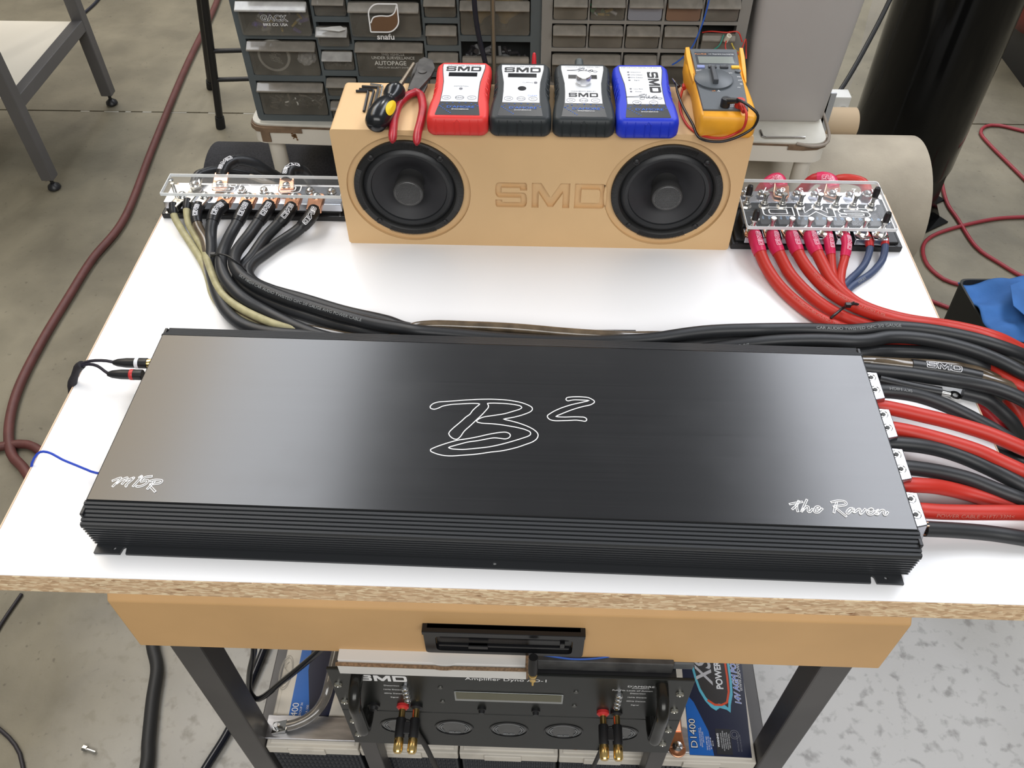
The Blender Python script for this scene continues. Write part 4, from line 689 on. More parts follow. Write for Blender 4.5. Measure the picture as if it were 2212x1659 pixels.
def meter(label,bootm,loc,kind,rz=0):
    root=thing('handheld_meter',label,'meter')
    out=sym([(0.036,0.0),(0.0435,0.006),(0.0438,0.020),(0.0425,0.045),(0.0392,0.068),(0.0385,0.085),(0.0395,0.105),(0.0415,0.132),(0.0412,0.152),(0.034,0.1625)])
    out=rnd(out,0.004,3)
    q=MB(); loft(q,[inset(out,0.0045),inset(out,0.001),out,out,inset(out,0.0010),inset(out,0.0040),inset(out,0.0060)],[0,0.004,0.009,0.021,0.0265,0.0293,0.0300])
    bt=q.build('rubber_boot',bootm,root,smooth=True,ang=50)
    for x in (-0.030,-0.018,0.018,0.030):
        q=MB(); q.tube([(x,-0.0004,0.004),(x,-0.0008,0.018),(x*0.98,0.0016,0.0268)],0.0007,6); q.build('boot_rib',bootm,bt)
    q=MB(); q.tube([(-0.004,-0.0002,0.004),(-0.004,-0.0005,0.024),(0,0.001,0.0270),(0.004,-0.0005,0.024),(0.004,-0.0002,0.004)],0.0007,6); q.build('boot_rib',bootm,bt)
    for s in (-1,1):
        for k in range(4):
            y=0.060+0.016*k; q=MB(); q.tube([(s*0.0388,y,0.010),(s*0.0402,y+0.003,0.018),(s*0.0385,y+0.007,0.0268),(s*0.0350,y+0.010,0.0293)],0.0010,6); q.build('boot_rib',bootm,bt)
    fp=sym([(0.0315,0.0075),(0.0300,0.022),(0.0275,0.042),(0.0268,0.074),(0.0274,0.100),(0.0305,0.126),(0.0322,0.140),(0.0322,0.1525)])
    fp=rnd(fp,0.0015,2)
    q=MB(); loft(q,[fp,fp],[0.0285,0.0303]); pl=q.build('faceplate',DPL,root)
    wl=sym([(0.0264,0.0435),(0.0258,0.074),(0.0264,0.100),(0.0296,0.127),(0.0312,0.141),(0.0312,0.1515)])
    q=MB(); loft(q,[wl,wl],[0.0300,0.0306]); wp=q.build('white_label',WPL,pl)
    zt=0.0307
    def tx(t,x,y,s,m=BTX,sx=1.0,sh=0,b=0,rot=None,par=None,nm='printed_text'):
        q=MB(); q.text(t,FR((x,y,zt),*(rot or ((1,0,0),(0,1,0)))),s,sx,sh,b); return q.build(nm,m,par or wp)
    def logo(x,y,w,rot=None):
        q=MB(); q.mx=FR((x,y,zt),*(rot or ((1,0,0),(0,1,0)))); q.poly(smd(w),Matrix.Identity(4),0.0003); q.build('printed_logo',BTX,wp)
    def button(x,y,t):
        q=MB(); q.mx=Matrix.Translation((x,y,zt)); q.ribbon([(0.0062*math.cos(2*PI*i/28),0.0052*math.sin(2*PI*i/28)) for i in range(28)],0.0005,0.0003); q.build('button_ring',GREYT,wp); tx(t,x,y,0.0042,sx=1.1)
    def disp(y,x0=-0.0212,x1=0.0212,h=0.012):
        q=MB(); q.box(x0,x1,y-h/2,y+h/2,zt-0.0004,zt); d=q.build('display',LCD,wp)
    tx("D'AMORE",0.003,0.0285,0.0080,BLUET,1.15,par=pl); tx('ENGINEERING',0.003,0.0225,0.0034,WHT,1.1,par=pl)
    q=MB()
    for i in range(9):
        a=math.radians(170-i*20); q.box(-0.0008+0.001+0.027*math.cos(a)-0.0007,0.001+0.027*math.cos(a)+0.0007,0.0300+0.0105*math.sin(a)-0.0004,0.0300+0.0105*math.sin(a)+0.0004,zt-0.0003,zt)
    for i in range(7):
        x=-0.027+i*0.0028*1.0; y=0.0315-i*0.0031; q.box(x-0.0008,x+0.0008,y-0.0006,y+0.0006,zt-0.0003,zt)
    props(q.build('dotted_swoosh',BLUET,pl),kind=None)
    if kind=='dd1p':
        tx('DISTORTION DETECTOR',0,0.1482,0.0036,sx=1.2); tx('DD-1+',0,0.1458,0.0030); logo(0,0.1380,0.052); disp(0.1210); tx('DISTORTION',0,0.0860,0.0036)
        q=MB(); q.lathe([(0.0026,0),(0.0026,0.0012),(0,0.0018)],(0,0.0790,zt-0.0006),(0,0,1),16); q.build('indicator_light',GREYT,wp)
        for x,t in ((-0.0190,'Off'),(0,'READ'),(0.0175,'On')): button(x,0.0540,t)
    elif kind=='amm':
        tx('AUDIO MULTIMETER',0,0.1482,0.0036,sx=1.15); tx('AMM-1',0,0.1455,0.0032); logo(0,0.1370,0.054); disp(0.1205); tx('CLIPPING',0.0085,0.0992,0.0036)
        q=MB(); q.lathe([(0.0026,0),(0.0026,0.0012),(0,0.0018)],(0.0200,0.0992,zt-0.0006),(0,0,1),16); q.build('indicator_light',GREYT,wp)
        q=MB(); q.lathe([(0.0062,0),(0.0062,0.0003),(0,0.0003)],(0.0006,0.0822,zt+0.0),(0,0,1),24); q.build('jack_hole',LCD,wp)
        tx('CLEAR',0.0160,0.0622,0.0040,BLUET,1.2)
        for x,t in ((-0.0180,'Off'),(0,'Mode'),(0.0170,'On')): button(x,0.0535,t)
    elif kind=='im':
        tx('IMPEDANCE METER / SIGNAL GEN',0,0.1480,0.0034,sx=1.0); tx('IM-SG',0,0.1445,0.0030); sign(wp,0,0.1370,0.046,zt); disp(0.1185)
        q=MB(); q.lathe([(0.0112,0),(0.0112,0.010),(0.0105,0.0125),(0.0100,0.0133),(0,0.0133)],(0.0005,0.1000,zt),(0,0,1),36); kb=q.build('knob',mat('brushed_silver',(0.75,0.75,0.76),0.28,1),wp,smooth=True,ang=30)
        q=MB(); q.lathe([(0.0112,0.0004),(0.0117,0.0004),(0.0117,0.0025),(0.0112,0.0025)],(0.0005,0.1000,zt),(0,0,1),36); q.build('knob_skirt',CHR,kb)
        tx('FREQUENCY ADJUST',0,0.0765,0.0032,sx=1.2); logo(0,0.0660,0.042)
        for x,t in ((-0.0180,'Off'),(0,'Range'),(0.0170,'On')): button(x,0.0510,t)
    else:
        tx('DISTORTION DETECTOR DD-1',0,0.1480,0.0036,sx=1.15); logo(0.0165,0.1050,0.060,((0,-1,0),(1,0,0)))
        for y,t in ((0.1345,'Distortion'),(0.1265,'1kHz Detect'),(0.1185,'40Hz Detect'),(0.1105,'Signal'),(0.0855,'Low Batt'),(0.0775,'Power')):
            q=MB(); q.lathe([(0.0017,0),(0.0017,0.0008),(0,0.0012)],(-0.0190,y,zt-0.0004),(0,0,1),14); q.build('indicator_light',GREYT,wp); tx(t,-0.0080,y,0.0036)
        sign(wp,-0.001,0.0620,0.052,zt); button(-0.0130,0.0470,'Off'); button(0.0105,0.0470,'On')
    root.location=loc; root.rotation_euler=(0,0,rz); return root
def sign(par,x,y,w,z):
    P=[(-0.5,0.02),(-0.2,0.05),(-0.02,0.12),(0.02,0.17),(-0.08,0.15),(-0.14,0.08),(-0.02,0.02),(-0.02,-0.10),(-0.12,-0.12),(-0.12,-0.04),(0.0,0.02),(0.06,0.16),(0.05,-0.05),(0.12,-0.02),(0.14,0.08),(0.10,0.02),(0.16,-0.06),(0.30,0.08),(0.34,-0.02),(0.22,-0.08),(0.24,0.03),(0.40,-0.10),(0.48,-0.06),(0.42,-0.02),(0.1,0.0),(-0.5,0.0)]
    q=MB(); q.mx=Matrix.Translation((x,y,z)); q.ribbon([(p.x,p.y) for p in spline([(a*w,b*w,0) for a,b in P],0.001)],0.00045,0.0003,closed=False); q.build('signature',BTX,par)
RB_R=mat('red_rubber_boot',(0.66,0.035,0.03),0.45,bump=(900,0.06)); RB_K=mat('black_rubber_boot',(0.014,0.018,0.020),0.5,bump=(900,0.06)); RB_B=mat('blue_rubber_boot',(0.008,0.03,0.50),0.45,bump=(900,0.06))
meter('red-booted handheld meter with white faceplate, leftmost on the speaker box',RB_R,(-0.0965,0.594,Z),'dd1p')
meter('black-booted meter with a small black jack hole, beside the red one',RB_K,(-0.0085,0.594,Z),'amm')
meter('black-booted meter with a tall silver knob on its face',RB_K,(0.0805,0.594,Z),'im')
meter('blue-booted handheld meter with sideways logo on its faceplate',RB_B,(0.1695,0.594,Z),'dd1',0.015)
# plugs behind the two black meters
root=thing('probe_plug','red plug tip sticking up behind the black meter with the jack hole','plug',(0.008,0.766,Z)); q=MB(); q.lathe([(0.004,0.0),(0.0045,0.012),(0.003,0.036),(0.002,0.040),(0,0.041)],(0.008,0.766,Z-0.004),(0,0.25,1),14); q.build('grip',mat('red_plug',(0.6,0.02,0.03),0.4),root,smooth=True)
root=thing('probe_plug','dark grey cable plug behind the meter with the silver knob','plug',(0.078,0.768,Z)); q=MB(); q.lathe([(0.008,0.0),(0.009,0.02),(0.007,0.030),(0.0065,0.040)],(0.078,0.760,Z+0.004),(0,1,0.15),16); q.build('grip',mat('grey_plug',(0.06,0.07,0.07),0.5),root,smooth=True)
# ---------------- yellow multimeter ----------------
YEL=mat('yellow_holster',(0.80,0.36,0.022),0.45,noise=(18,0.25,0.25,0.5)); GRY=mat('meter_grey_face',(0.075,0.085,0.095),0.4)
mm=thing('multimeter','yellow-holstered grey multimeter with rotary dial and round test-lead plugs','multimeter')
# local: x centre 0, y 0..0.175, tilted slightly
ho=rnd([(-0.038,0.004),(0.036,0.0),(0.041,0.012),(0.040,0.05),(0.0385,0.085),(0.036,0.110),(0.0400,0.150),(0.0425,0.178),(-0.0435,0.178),(-0.0455,0.140),(-0.0390,0.105),(-0.0390,0.085),(-0.0400,0.05),(-0.0400,0.012)],0.005,3)
fc=[(-0.035,0.0165),(0.0275,0.0165),(0.0300,0.050),(0.0315,0.090),(0.0308,0.120),(0.0335,0.150),(0.0350,0.187),(-0.0360,0.187),(-0.0350,0.150),(-0.0350,0.120),(-0.0368,0.090),(-0.0360,0.050)]
q=MB(); loft(q,[inset(ho,0.004),ho,ho,inset(ho,0.0015),inset(ho,0.0045)],[0.0,0.006,0.024,0.031,0.0335]); q.build('holster',YEL,mm,smooth=True,ang=50)
for s in (-1,1):
    a_=[(s*0.0360,0.100),(s*0.0350,0.130),(s*0.0362,0.160),(s*0.0368,0.180),(s*0.0425,0.181),(s*0.0428,0.160),(s*0.0412,0.130),(s*0.0380,0.100)]
    if s<0: a_=[(x*1.03,y) for x,y in a_]
    q=MB(); hz=[0.0315,0.0350,0.0395,0.0425,0.0415,0.0385,0.0345,0.0315]
    q.add([(x,y,0.026) for x,y in a_]+[(x,y,h) for (x,y),h in zip(a_,hz)],[(i,(i+1)%8,8+(i+1)%8,8+i) for i in range(8)]+[(7,6,5,4,3,2,1,0),(8,9,14,15),(9,10,13,14),(10,11,12,13)]); q.build('holster_ear',YEL,mm,bevel=0.0022,seg=3,smooth=True)
q=MB(); loft(q,[fc,inset(fc,0.0008)],[0.030,0.0362]); fcp=q.build('front_face',GRY,mm,bevel=0.0006)
zf=0.0363
q=MB(); q.box(-0.030,0.0295,0.1400,0.1760,zf-0.0004,zf+0.0001); q.build('display_bezel',mat('bezel_dark',(0.05,0.055,0.065),0.15,coat=0.6),fcp)
q=MB(); q.box(-0.0265,0.0255,0.1430,0.1630,zf,zf+0.0002); q.build('display',mat('lcd_grey',(0.22,0.24,0.22),0.1,coat=0.8),fcp)
for x,m,w_ in ((-0.0255,mat('button_violet',(0.22,0.26,0.50),0.4),0.0095),(-0.0085,DPL,0.010),(0.0085,DPL,0.010),(0.0250,mat('button_yellow',(0.85,0.45,0.02),0.4),0.0100)):
    q=MB(); q.box(x-w_/2-0.001,x+w_/2+0.001,0.1280,0.1345,zf-0.001,zf+0.0022); q.build('push_button',m,fcp,bevel=0.0010)
q=MB(); q.lathe([(0.0042,0),(0.0042,0.002),(0,0.0026)],(0.0270,0.1195,zf),(0,0,1),20); q.build('round_button',GRY,fcp)
q=MB(); q.lathe([(0.0275,0),(0.0275,0.0035),(0.0255,0.0045),(0,0.0045)],(-0.0110,0.0955,zf-0.001),(0,0,1),48); dl=q.build('dial',GRY,fcp,smooth=True)
q=MB(); q.hexa([(-0.0150,0.078,zf+0.003),(-0.0070,0.078,zf+0.003),(-0.0080,0.121,zf+0.003),(-0.0140,0.121,zf+0.003)],[(-0.0145,0.0785,zf+0.0105),(-0.0075,0.0785,zf+0.0105),(-0.0085,0.1205,zf+0.0095),(-0.0135,0.1205,zf+0.0095)]); q.build('dial_knob',mat('dial_knob_grey',(0.05,0.055,0.062),0.4),dl,bevel=0.001)
def mt(t,x,y,s,m=WHT,sx=1.0):
    q=MB(); q.text(t,FR((x,y,zf+0.0001),(1,0,0),(0,1,0)),s,sx); q.build('printed_text',m,fcp)
ORT=mat('print_orange',(0.75,0.25,0.04),0.5)
mt('FLUKE',-0.0215,0.1700,0.0046,ORT,1.35); mt('113 TRUE RMS MULTIMETER',0.0090,0.1700,0.0034,sx=0.90); mt('MIN MAX',-0.0085,0.1372,0.0022); mt('RANGE',0.0085,0.1372,0.0022); mt('AUTO-V',-0.0260,0.1220,0.0040); mt('LoZ',-0.0265,0.1185,0.0034)
mt('OFF',-0.011,0.1240,0.0030); mt('V~',0.0020,0.1225,0.0045); mt('V=',0.0160,0.1150,0.0045); mt('Hz',0.0265,0.1050,0.0045); mt('mV',0.0270,0.0955,0.0045); mt('|||',0.0270,0.0855,0.0050); mt('~',0.0225,0.0760,0.008); mt('A',-0.0075,0.0655,0.0060); mt('uA',-0.0145,0.0655,0.0045,ORT); mt('COM',-0.0050,0.0350,0.0034); mt('CAT III',0.0065,0.0295,0.0036); mt('600V',0.0065,0.0250,0.0036)
mm.location=(0.279,0.594,Z+0.003); mm.rotation_euler=(0.02,0,0)
for key,pts,tip,m,lb in [
 ('red',[(0.2945,0.6180,1.093),(0.2990,0.5900,1.091),(0.2984,0.5831,1.075),(0.2936,0.5940,1.059),(0.2733,0.5930,1.0505),(0.2490,0.6025,1.048),(0.2319,0.6248,1.048),(0.2247,0.6571,1.048),(0.2241,0.6862,1.051),(0.2290,0.7110,1.053),(0.2339,0.7293,1.055)],(0.2347,0.7431,1.055),REDC,'red test lead looping from the multimeter socket around its left side'),
 ('blk',[(0.2750,0.6190,1.094),(0.2820,0.6120,1.099),(0.2920,0.6060,1.100),(0.3060,0.6000,1.094),(0.3170,0.5955,1.084),(0.3140,0.5945,1.067),(0.2950,0.5900,1.055),(0.2700,0.5870,1.0485),(0.2440,0.5970,1.0475),(0.2361,0.6274,1.0520),(0.2270,0.6690,1.0540),(0.2225,0.7055,1.056),(0.2215,0.7253,1.060)],(0.2161,0.7351,1.063),mat('black_lead',(0.012,0.012,0.013),0.25),'black test lead looping from the multimeter socket and lying left of it')]:
    root=thing('test_lead',lb,'test lead',pts[0]); q=MB(); q.tube(spline(pts,0.004),0.0019,10); q.build('wire',m,root,smooth=True)
    p=Vector(pts[0]); q=MB(); q.lathe([(0.0068,0),(0.0068,0.013),(0.0060,0.0155),(0,0.0158)],(p.x,p.y,p.z-0.013),(0,0,1),20); 
    d=(Vector(pts[1])-p).normalized(); q.cyl(p-Vector((0,0,0.002)),p+d*0.020-Vector((0,0,0.003)),0.0050,0.0034,n=14); q.build('plug',m if m is REDC else BLK,root,smooth=True)
    e=Vector(pts[-1]); t=Vector(tip); q=MB(); q.cyl(e-(t-e)*0.6,e+(t-e)*0.2,0.0033,0.0025,n=12); q.build('probe_grip',m,root,smooth=True)
    q=MB(); q.cyl(e+(t-e)*0.15,t,0.0016,0.0009,n=8); q.build('probe_tip',BRS if m is REDC else SLV,root)
# ---------------- hand tools ----------------
sd=thing('screwdriver','black screwdriver with a yellow oval inlay in its fat handle','screwdriver',(-0.205,0.66,Z))
a=Vector((-0.2135,0.592,Z+0.0178)); b=Vector((-0.1975,0.668,Z+0.0185)); d=(b-a).normalized()
q=MB(); q.lathe([(0,-0.002),(0.009,-0.0005),(0.0150,0.006),(0.0178,0.018),(0.0178,0.034),(0.0165,0.050),(0.0130,0.061),(0.0105,0.068),(0.0112,0.074),(0.0150,0.082),(0.0158,0.091),(0.0135,0.099),(0.0085,0.104),(0,0.105)],a,d,32); hd=q.build('handle',mat('glossy_black_grip',(0.010,0.011,0.013),0.22),sd,smooth=True)
q=MB(); q.lathe([(0.0105,0.0995),(0.0108,0.102),(0.0080,0.1048)],a,d,28,close=True); q.build('collar',mat('yellow_collar',(0.80,0.58,0.06),0.4),sd,smooth=True)
q=MB(); c=a+d*0.036; side=Vector((0.80,-0.25,0.55)).normalized(); side=(side-d*side.dot(d)).normalized(); up=d.cross(side)
pp=[]; 
for i in range(28):
    t=2*PI*i/28; al=math.cos(t)*0.017; h=math.sin(t)*0.42
    pp.append(a+d*(0.034+al)+(side*math.cos(h)+up*math.sin(h))*0.0183)
q.add([c+side*0.0188]+pp,[(0,i+1,(i+1)%28+1) for i in range(28)]); q.build('inlay',mat('yellow_inlay',(0.85,0.60,0.02),0.4),hd)
e=a+d*0.178; q=MB(); q.cyl(a+d*0.100,a+d*0.122,0.0042,0.0040,n=6); q.cyl(a+d*0.120,e,0.0032,n=12); q.build('shaft',mat('worn_steel_shaft',(0.23,0.19,0.14),0.35,0.8),sd,smooth=True)
pr=thing('pliers','red-handled diagonal pliers with dark worn jaws, handles over the box edge','pliers',(-0.166,0.66,Z))
PM=mat('dark_plier_steel',(0.10,0.095,0.09),0.45,0.6,noise=(60,0.4)); PRH=mat('red_dipped_handle',(0.42,0.018,0.03),0.35,noise=(50,0.35))
zz=Z+0.010
for pts in ([(-0.1650,0.7000,zz),(-0.1770,0.6890,zz),(-0.1870,0.6650,zz),(-0.1895,0.6290,zz-0.001),(-0.1880,0.5980,zz-0.003),(-0.1860,0.5720,zz-0.006)],[(-0.1690,0.7000,zz),(-0.1590,0.6920,zz),(-0.1515,0.6550,zz),(-0.1510,0.6180,zz-0.001),(-0.1525,0.5900,zz-0.003),(-0.1515,0.5670,zz-0.006)]):
    P=spline(pts,0.005); n=len(P); q=MB(); q.tube(P,[(0.0056 if i<=2 else 0.0062 if i<n-3 else (0.0060,0.0050,0.0022)[i-n+3]) for i in range(n)],14); q.build('handle',PRH,pr,smooth=True)
q=MB(); loft(q,[[(-0.1800,0.694),(-0.1560,0.694),(-0.1520,0.722),(-0.1560,0.760),(-0.1580,0.785),(-0.1700,0.801),(-0.1780,0.788),(-0.1800,0.755)]]*2,[zz-0.005,zz-0.0002]); q.build('jaw',PM,pr,bevel=0.001)
q=MB(); loft(q,[[(-0.1790,0.700),(-0.1640,0.694),(-0.1480,0.740),(-0.1440,0.765),(-0.1500,0.790),(-0.1650,0.800),(-0.1720,0.790),(-0.1740,0.740)]]*2,[zz,zz+0.0048]); q.build('jaw',PM,pr,bevel=0.001)
q=MB(); q.lathe([(0.0065,0),(0.0065,0.0015),(0,0.002)],(-0.162,0.752,zz+0.0046),(0,0,1),20); q.build('pivot',PM,pr,smooth=True)
for i,(c1,c2,c3,m,lb) in enumerate([((-0.260,0.714),(-0.241,0.714),(-0.239,0.656),BLK,'black hex key, leftmost of the row beside the screwdriver'),((-0.256,0.720),(-0.233,0.718),(-0.2325,0.657),BLK,'black hex key second from the left'),((-0.253,0.728),(-0.227,0.726),(-0.2260,0.668),BLK,'black hex key third from the left, partly behind the screwdriver handle'),((-0.241,0.735),(-0.2215,0.731),(-0.2200,0.694),SLV,'silvery hex key nearest the screwdriver, behind the black ones')]):
    root=thing('hex_key',lb,'hex key',(c2[0],c2[1],Z)); z=Z+0.0022; cx2,cy2=c2
    q=MB(); q.tube([(c1[0],c1[1],z),(cx2-0.004,cy2+0.0003,z),(cx2-0.001,cy2-0.001,z),(cx2,cy2-0.005,z),(c3[0],c3[1],z)],0.0021,6); q.build('bar',m,root)
q=MB(); loft(q,[[(-0.209,0.733),(-0.192,0.737),(-0.186,0.703),(-0.199,0.699)]]*2,[Z,Z+0.0012]); props(q.build('paper_label',WHT),'small white paper tag lying between the screwdriver and pliers','label')
# ---------------- utility cart ----------------
cart=thing('utility_cart','cream utility cart with peeling edge trim carrying the drawer cabinets','cart',(0.0,1.01,0),-0.037)
CM=Matrix.Translation((0.0,1.01,0))@Matrix.Rotation(-0.037,4,'Z')
BRN=mat('exposed_edge_brown',(0.20,0.13,0.08),0.7,noise=(30,0.5)); CRM2=mat('cart_enamel',(0.70,0.66,0.58),0.42,noise=(14,0.16,0.25,0.42))
def cmb(): q=MB(); q.mx=CM; return q
x0,x1,y0,y1=-0.562,0.577,0.0,0.44
lp=rnd([(x0,y0),(x1,y0),(x1,y1),(x0,y1)],0.035,6)
q=cmb(); loft(q,[lp,lp,inset(lp,0.003),inset(lp,0.003)],[0.757,0.792,0.7945,0.7955]); q.build('tray',CRM2,cart,smooth=True,ang=30)
q=cmb(); loft(q,[inset(lp,0.001),inset(lp,0.001)],[0.7952,0.800]); q.build('top_sheet',mat('cart_top_sheet',(0.62,0.60,0.53),0.45,noise=(9,0.3,0.3,0.6)),cart,bevel=0.001)
q=cmb(); loft(q,[inset(lp,-0.0012)]*2,[0.7925,0.7960]); q.build('edge_seam',BRN,cart)
# torn corners and rust scab
q=cmb(); q.ribbon([(-0.562,0.030),(-0.560,0.014),(-0.548,0.002),(-0.530,-0.002),(-0.510,-0.002),(-0.480,-0.0015),(-0.455,-0.0012)],0.0045,0.010,closed=False,z=0.784); q.build('torn_corner',BRN,cart)
q=cmb(); q.ribbon([(-0.540,-0.001),(-0.530,-0.0025),(-0.522,-0.002)],0.003,0.022,closed=False,z=0.762); q.build('torn_corner',BRN,cart)
q=cmb(); q.ribbon([(0.500,-0.0012),(0.530,-0.002),(0.556,0.002),(0.573,0.014),(0.578,0.032)],0.0045,0.009,closed=False,z=0.786); q.build('torn_corner',BRN,cart)
q=cmb(); q.tube(spline([(0.515,0.0,0.7985),(0.545,-0.005,0.797),(0.570,0.004,0.7965),(0.582,0.030,0.798),(0.583,0.080,0.802),(0.580,0.150,0.806)],0.01),0.0032,8); q.build('peeling_edge_strip',mat('edge_strip_taupe',(0.26,0.22,0.18),0.5),cart,smooth=True)
random.seed(11)
q=cmb()
for i in range(14):
    x=-0.472+random.uniform(-0.006,0.006); z=0.776+random.uniform(-0.010,0.010); s=random.uniform(0.001,0.003); q.box(x-s,x+s,-0.0012,0.0005,z-s,z+s)
props(q.build('rust_scab',mat('rust',(0.16,0.08,0.03),0.8),cart),kind='stuff')
for lx in (x0+0.035,x1-0.030):
    for ly in (0.035,y1-0.04):
        q=cmb(); q.cyl((lx,ly,0.09),(lx,ly,0.757),0.0165,n=24); lg=q.build('leg',CRM2,cart,smooth=True)
        q=cmb(); q.lathe([(0.012,-0.010),(0.045,-0.010),(0.045,0.010),(0.012,0.010)],(lx,ly,0.045),(1,0,0),24); q.box(lx-0.014,lx+0.014,ly-0.01,ly+0.01,0.05,0.095); q.build('caster',mat('caster_grey',(0.05,0.05,0.05),0.6),lg)
q=cmb(); loft(q,[lp,lp],[0.335,0.372]); q.build('lower_shelf',CRM2,cart,bevel=0.003)
root=thing('hex_key','long silvery hex key lying on the cart corner in front of the grey bin','hex key',(0.46,1.02,0.8))
q=MB(); q.tube([(0.4505,1.030,0.8025),(0.4515,1.008,0.8025),(0.456,1.0045,0.8025),(0.533,1.0065,0.8025)],0.0022,6); q.build('bar',SLV,root)
# ---------------- drawer cabinets ----------------
SMK=mat('smoky_drawer_plastic',(0.20,0.185,0.155),0.25,alpha=0.36,coat=0.4,noise=(26,0.35)); SMK2=mat('smoky_drawer_light',(0.17,0.155,0.128),0.3,alpha=0.75,coat=0.3,noise=(22,0.3)); LIP=mat('drawer_lip',(0.22,0.20,0.17),0.28,coat=0.5,noise=(70,0.2)); LIPC=mat('drawer_lip_clear',(0.42,0.41,0.39),0.2,coat=0.6,noise=(60,0.25))
def cabinet(label,xa,xb,za,zb,yf,m,bars,depth=0.15):
    root=thing('drawer_cabinet',label,'cabinet',((xa+xb)/2,yf+depth/2,za))
    ML=[m] if not isinstance(m,list) else m
    q=MB(); q.poly([rrect(xb-xa,zb-za,0.010,4)]+[[(b[0]-(xa+xb)/2,b[2]-(za+zb)/2),(b[1]-(xa+xb)/2,b[2]-(za+zb)/2),(b[1]-(xa+xb)/2,b[3]-(za+zb)/2),(b[0]-(xa+xb)/2,b[3]-(za+zb)/2)] for b in bars],FR(((xa+xb)/2,yf+0.010,(za+zb)/2),(1,0,0),(0,0,1)),0.020)
    q.build('frame',m,root)
    q=MB(); w_=0.004
    q.box(xa,xa+w_,yf+0.018,yf+depth,za,zb); q.box(xb-w_,xb,yf+0.018,yf+depth,za,zb); q.box(xa,xb,yf+0.018,yf+depth,za,za+w_); q.box(xa,xb,yf+0.018,yf+depth,zb-w_,zb); q.box(xa,xb,yf+0.075,yf+0.08,za,zb)
    q.build('case',mat('case_dark',(0.035,0.037,0.036),0.6),root)
    return root
def drawer(root,x0,x1,z0,z1,yf,m=SMK,lip=LIP,out=0.0,liph=0.013,lipd=0.016,openh=0.0):
    e=0.0018; y=yf-out-0.0005
    q=MB(); q.poly([rrect(x1-x0-2*e,z1-z0-2*e,0.006,4)],FR(((x0+x1)/2,y,(z0+z1)/2-openh),(1,0,0),(0,0,1)),0.0022)
    q.box(x0+e+0.002,x1-e-0.002,y,yf+0.065,z0+e+0.001-openh,z0+e+0.003-openh)
    d=q.build('drawer',m,root)
    q=MB(); zt=z1-e-0.001-openh
    q.hexa([(x0+e,y-lipd,zt-liph),(x1-e,y-lipd,zt-liph),(x1-e,y,zt-liph*0.75),(x0+e,y,zt-liph*0.75)],[(x0+e,y-lipd,zt-liph+0.003),(x1-e,y-lipd,zt-liph+0.003),(x1-e,y,zt),(x0+e,y,zt)])
    q.build('handle',lip,d,bevel=0.0012)
    return d
CG=mat('cabinet_blue_grey',(0.085,0.10,0.105),0.45,noise=(8,0.15)); CT=mat('cabinet_warm_grey',(0.225,0.215,0.195),0.5,noise=(8,0.12))
big=[(0.813,0.885),(0.897,0.968),(0.979,1.046),(1.060,1.130),(1.142,1.205)]
sml=[(0.807,0.848),(0.856,0.897),(0.908,0.949),(0.960,1.001),(1.011,1.053),(1.062,1.103),(1.113,1.155),(1.164,1.206)]
cols=[('b',-0.530,-0.398),('s',-0.393,-0.332),('b',-0.328,-0.198),('s',-0.194,-0.134),('b',-0.130,-0.002)]
YF=1.043
bars=[]
for k,a,b in cols:
    for z0,z1 in (big if k=='b' else sml): bars.append((a,b,z0,z1))
lc=cabinet('blue-grey drawer cabinet with smoky drawers and stickers, left on the cart','x' and -0.543,0.0180,0.8,1.22,YF,CG,bars)
DR={}
for ci,(k,a,b) in enumerate(cols):
    for ri,(z0,z1) in enumerate(big if k=='b' else sml):
        if ci==4 and ri==1: 
            DR[(ci,ri)]=drawer(lc,a,b,z0,z1,YF,openh=0.022,out=0.006,lipd=0.004); continue
        if z0>1.12: continue
        DR[(ci,ri)]=drawer(lc,a,b,z0,z1,YF,out=0.012 if (ci,ri) in((0,2),(1,3),(2,2)) else 0.002*(ri%2),lip=LIPC if (ci,ri) in ((1,2),(1,3),(0,2)) else LIP)
def sticker(d,t,x,z,y,s,m,sx=1.0,b=0,sh=0):
    q=MB(); q.text(t,FR((x,y,z),(1,0,0),(0,0,1)),s,sx,sh,b); q.build('sticker',m,d)
DD=DR[(0,2)]; yy=YF-0.0145
sticker(DD,'GACK',-0.4640,1.0130,yy,0.0150,WHT,1.15,0.045); sticker(DD,'GACK',-0.4640,1.0130,yy-0.0003,0.0150,BTX,1.15,0.005); sticker(DD,'BIKE CO. USA',-0.4635,1.0015,yy,0.0070,WHT,1.05,0.01)
DD=DR[(2,2)]
sh=rnd([(-0.026,-0.026),(0.012,-0.026),(0.026,-0.012),(0.026,0.024),(-0.014,0.024),(-0.026,0.012)],[0.002,0.012,0.012,0.002,0.012,0.012],5)
q=MB(); q.mx=FR((-0.2600,1.0030,yy),(1,0,0),(0,0,1)); q.ribbon(sh,0.0022,0.0003)
q.ribbon([(p.x,p.y) for p in spline([(-0.024,-0.010,0),(-0.018,0.000,0),(-0.006,0.003,0),(0.010,0.003,0),(0.020,0.009,0),(0.025,0.022,0)],0.002)],0.0020,0.0003,closed=False); q.build('sticker',WHT,DD)
q=MB(); q.mx=FR((-0.2600,1.0030,yy+0.0002),(1,0,0),(0,0,1)); loft(q,[[(-0.024,-0.012),(-0.018,-0.001),(-0.006,0.002),(0.010,0.002),(0.020,0.008),(0.0245,0.020),(0.0245,-0.012),(0.012,-0.0245),(-0.024,-0.0245)]]*2,[0,0.0001]); q.build('sticker',mat('sticker_brown',(0.13,0.07,0.035),0.5),DD)
sticker(DD,'snafu',-0.2650,0.9815,yy-0.0004,0.0150,WHT,1.05,0.02)
DD=DR[(2,1)]; y2=YF-0.0040
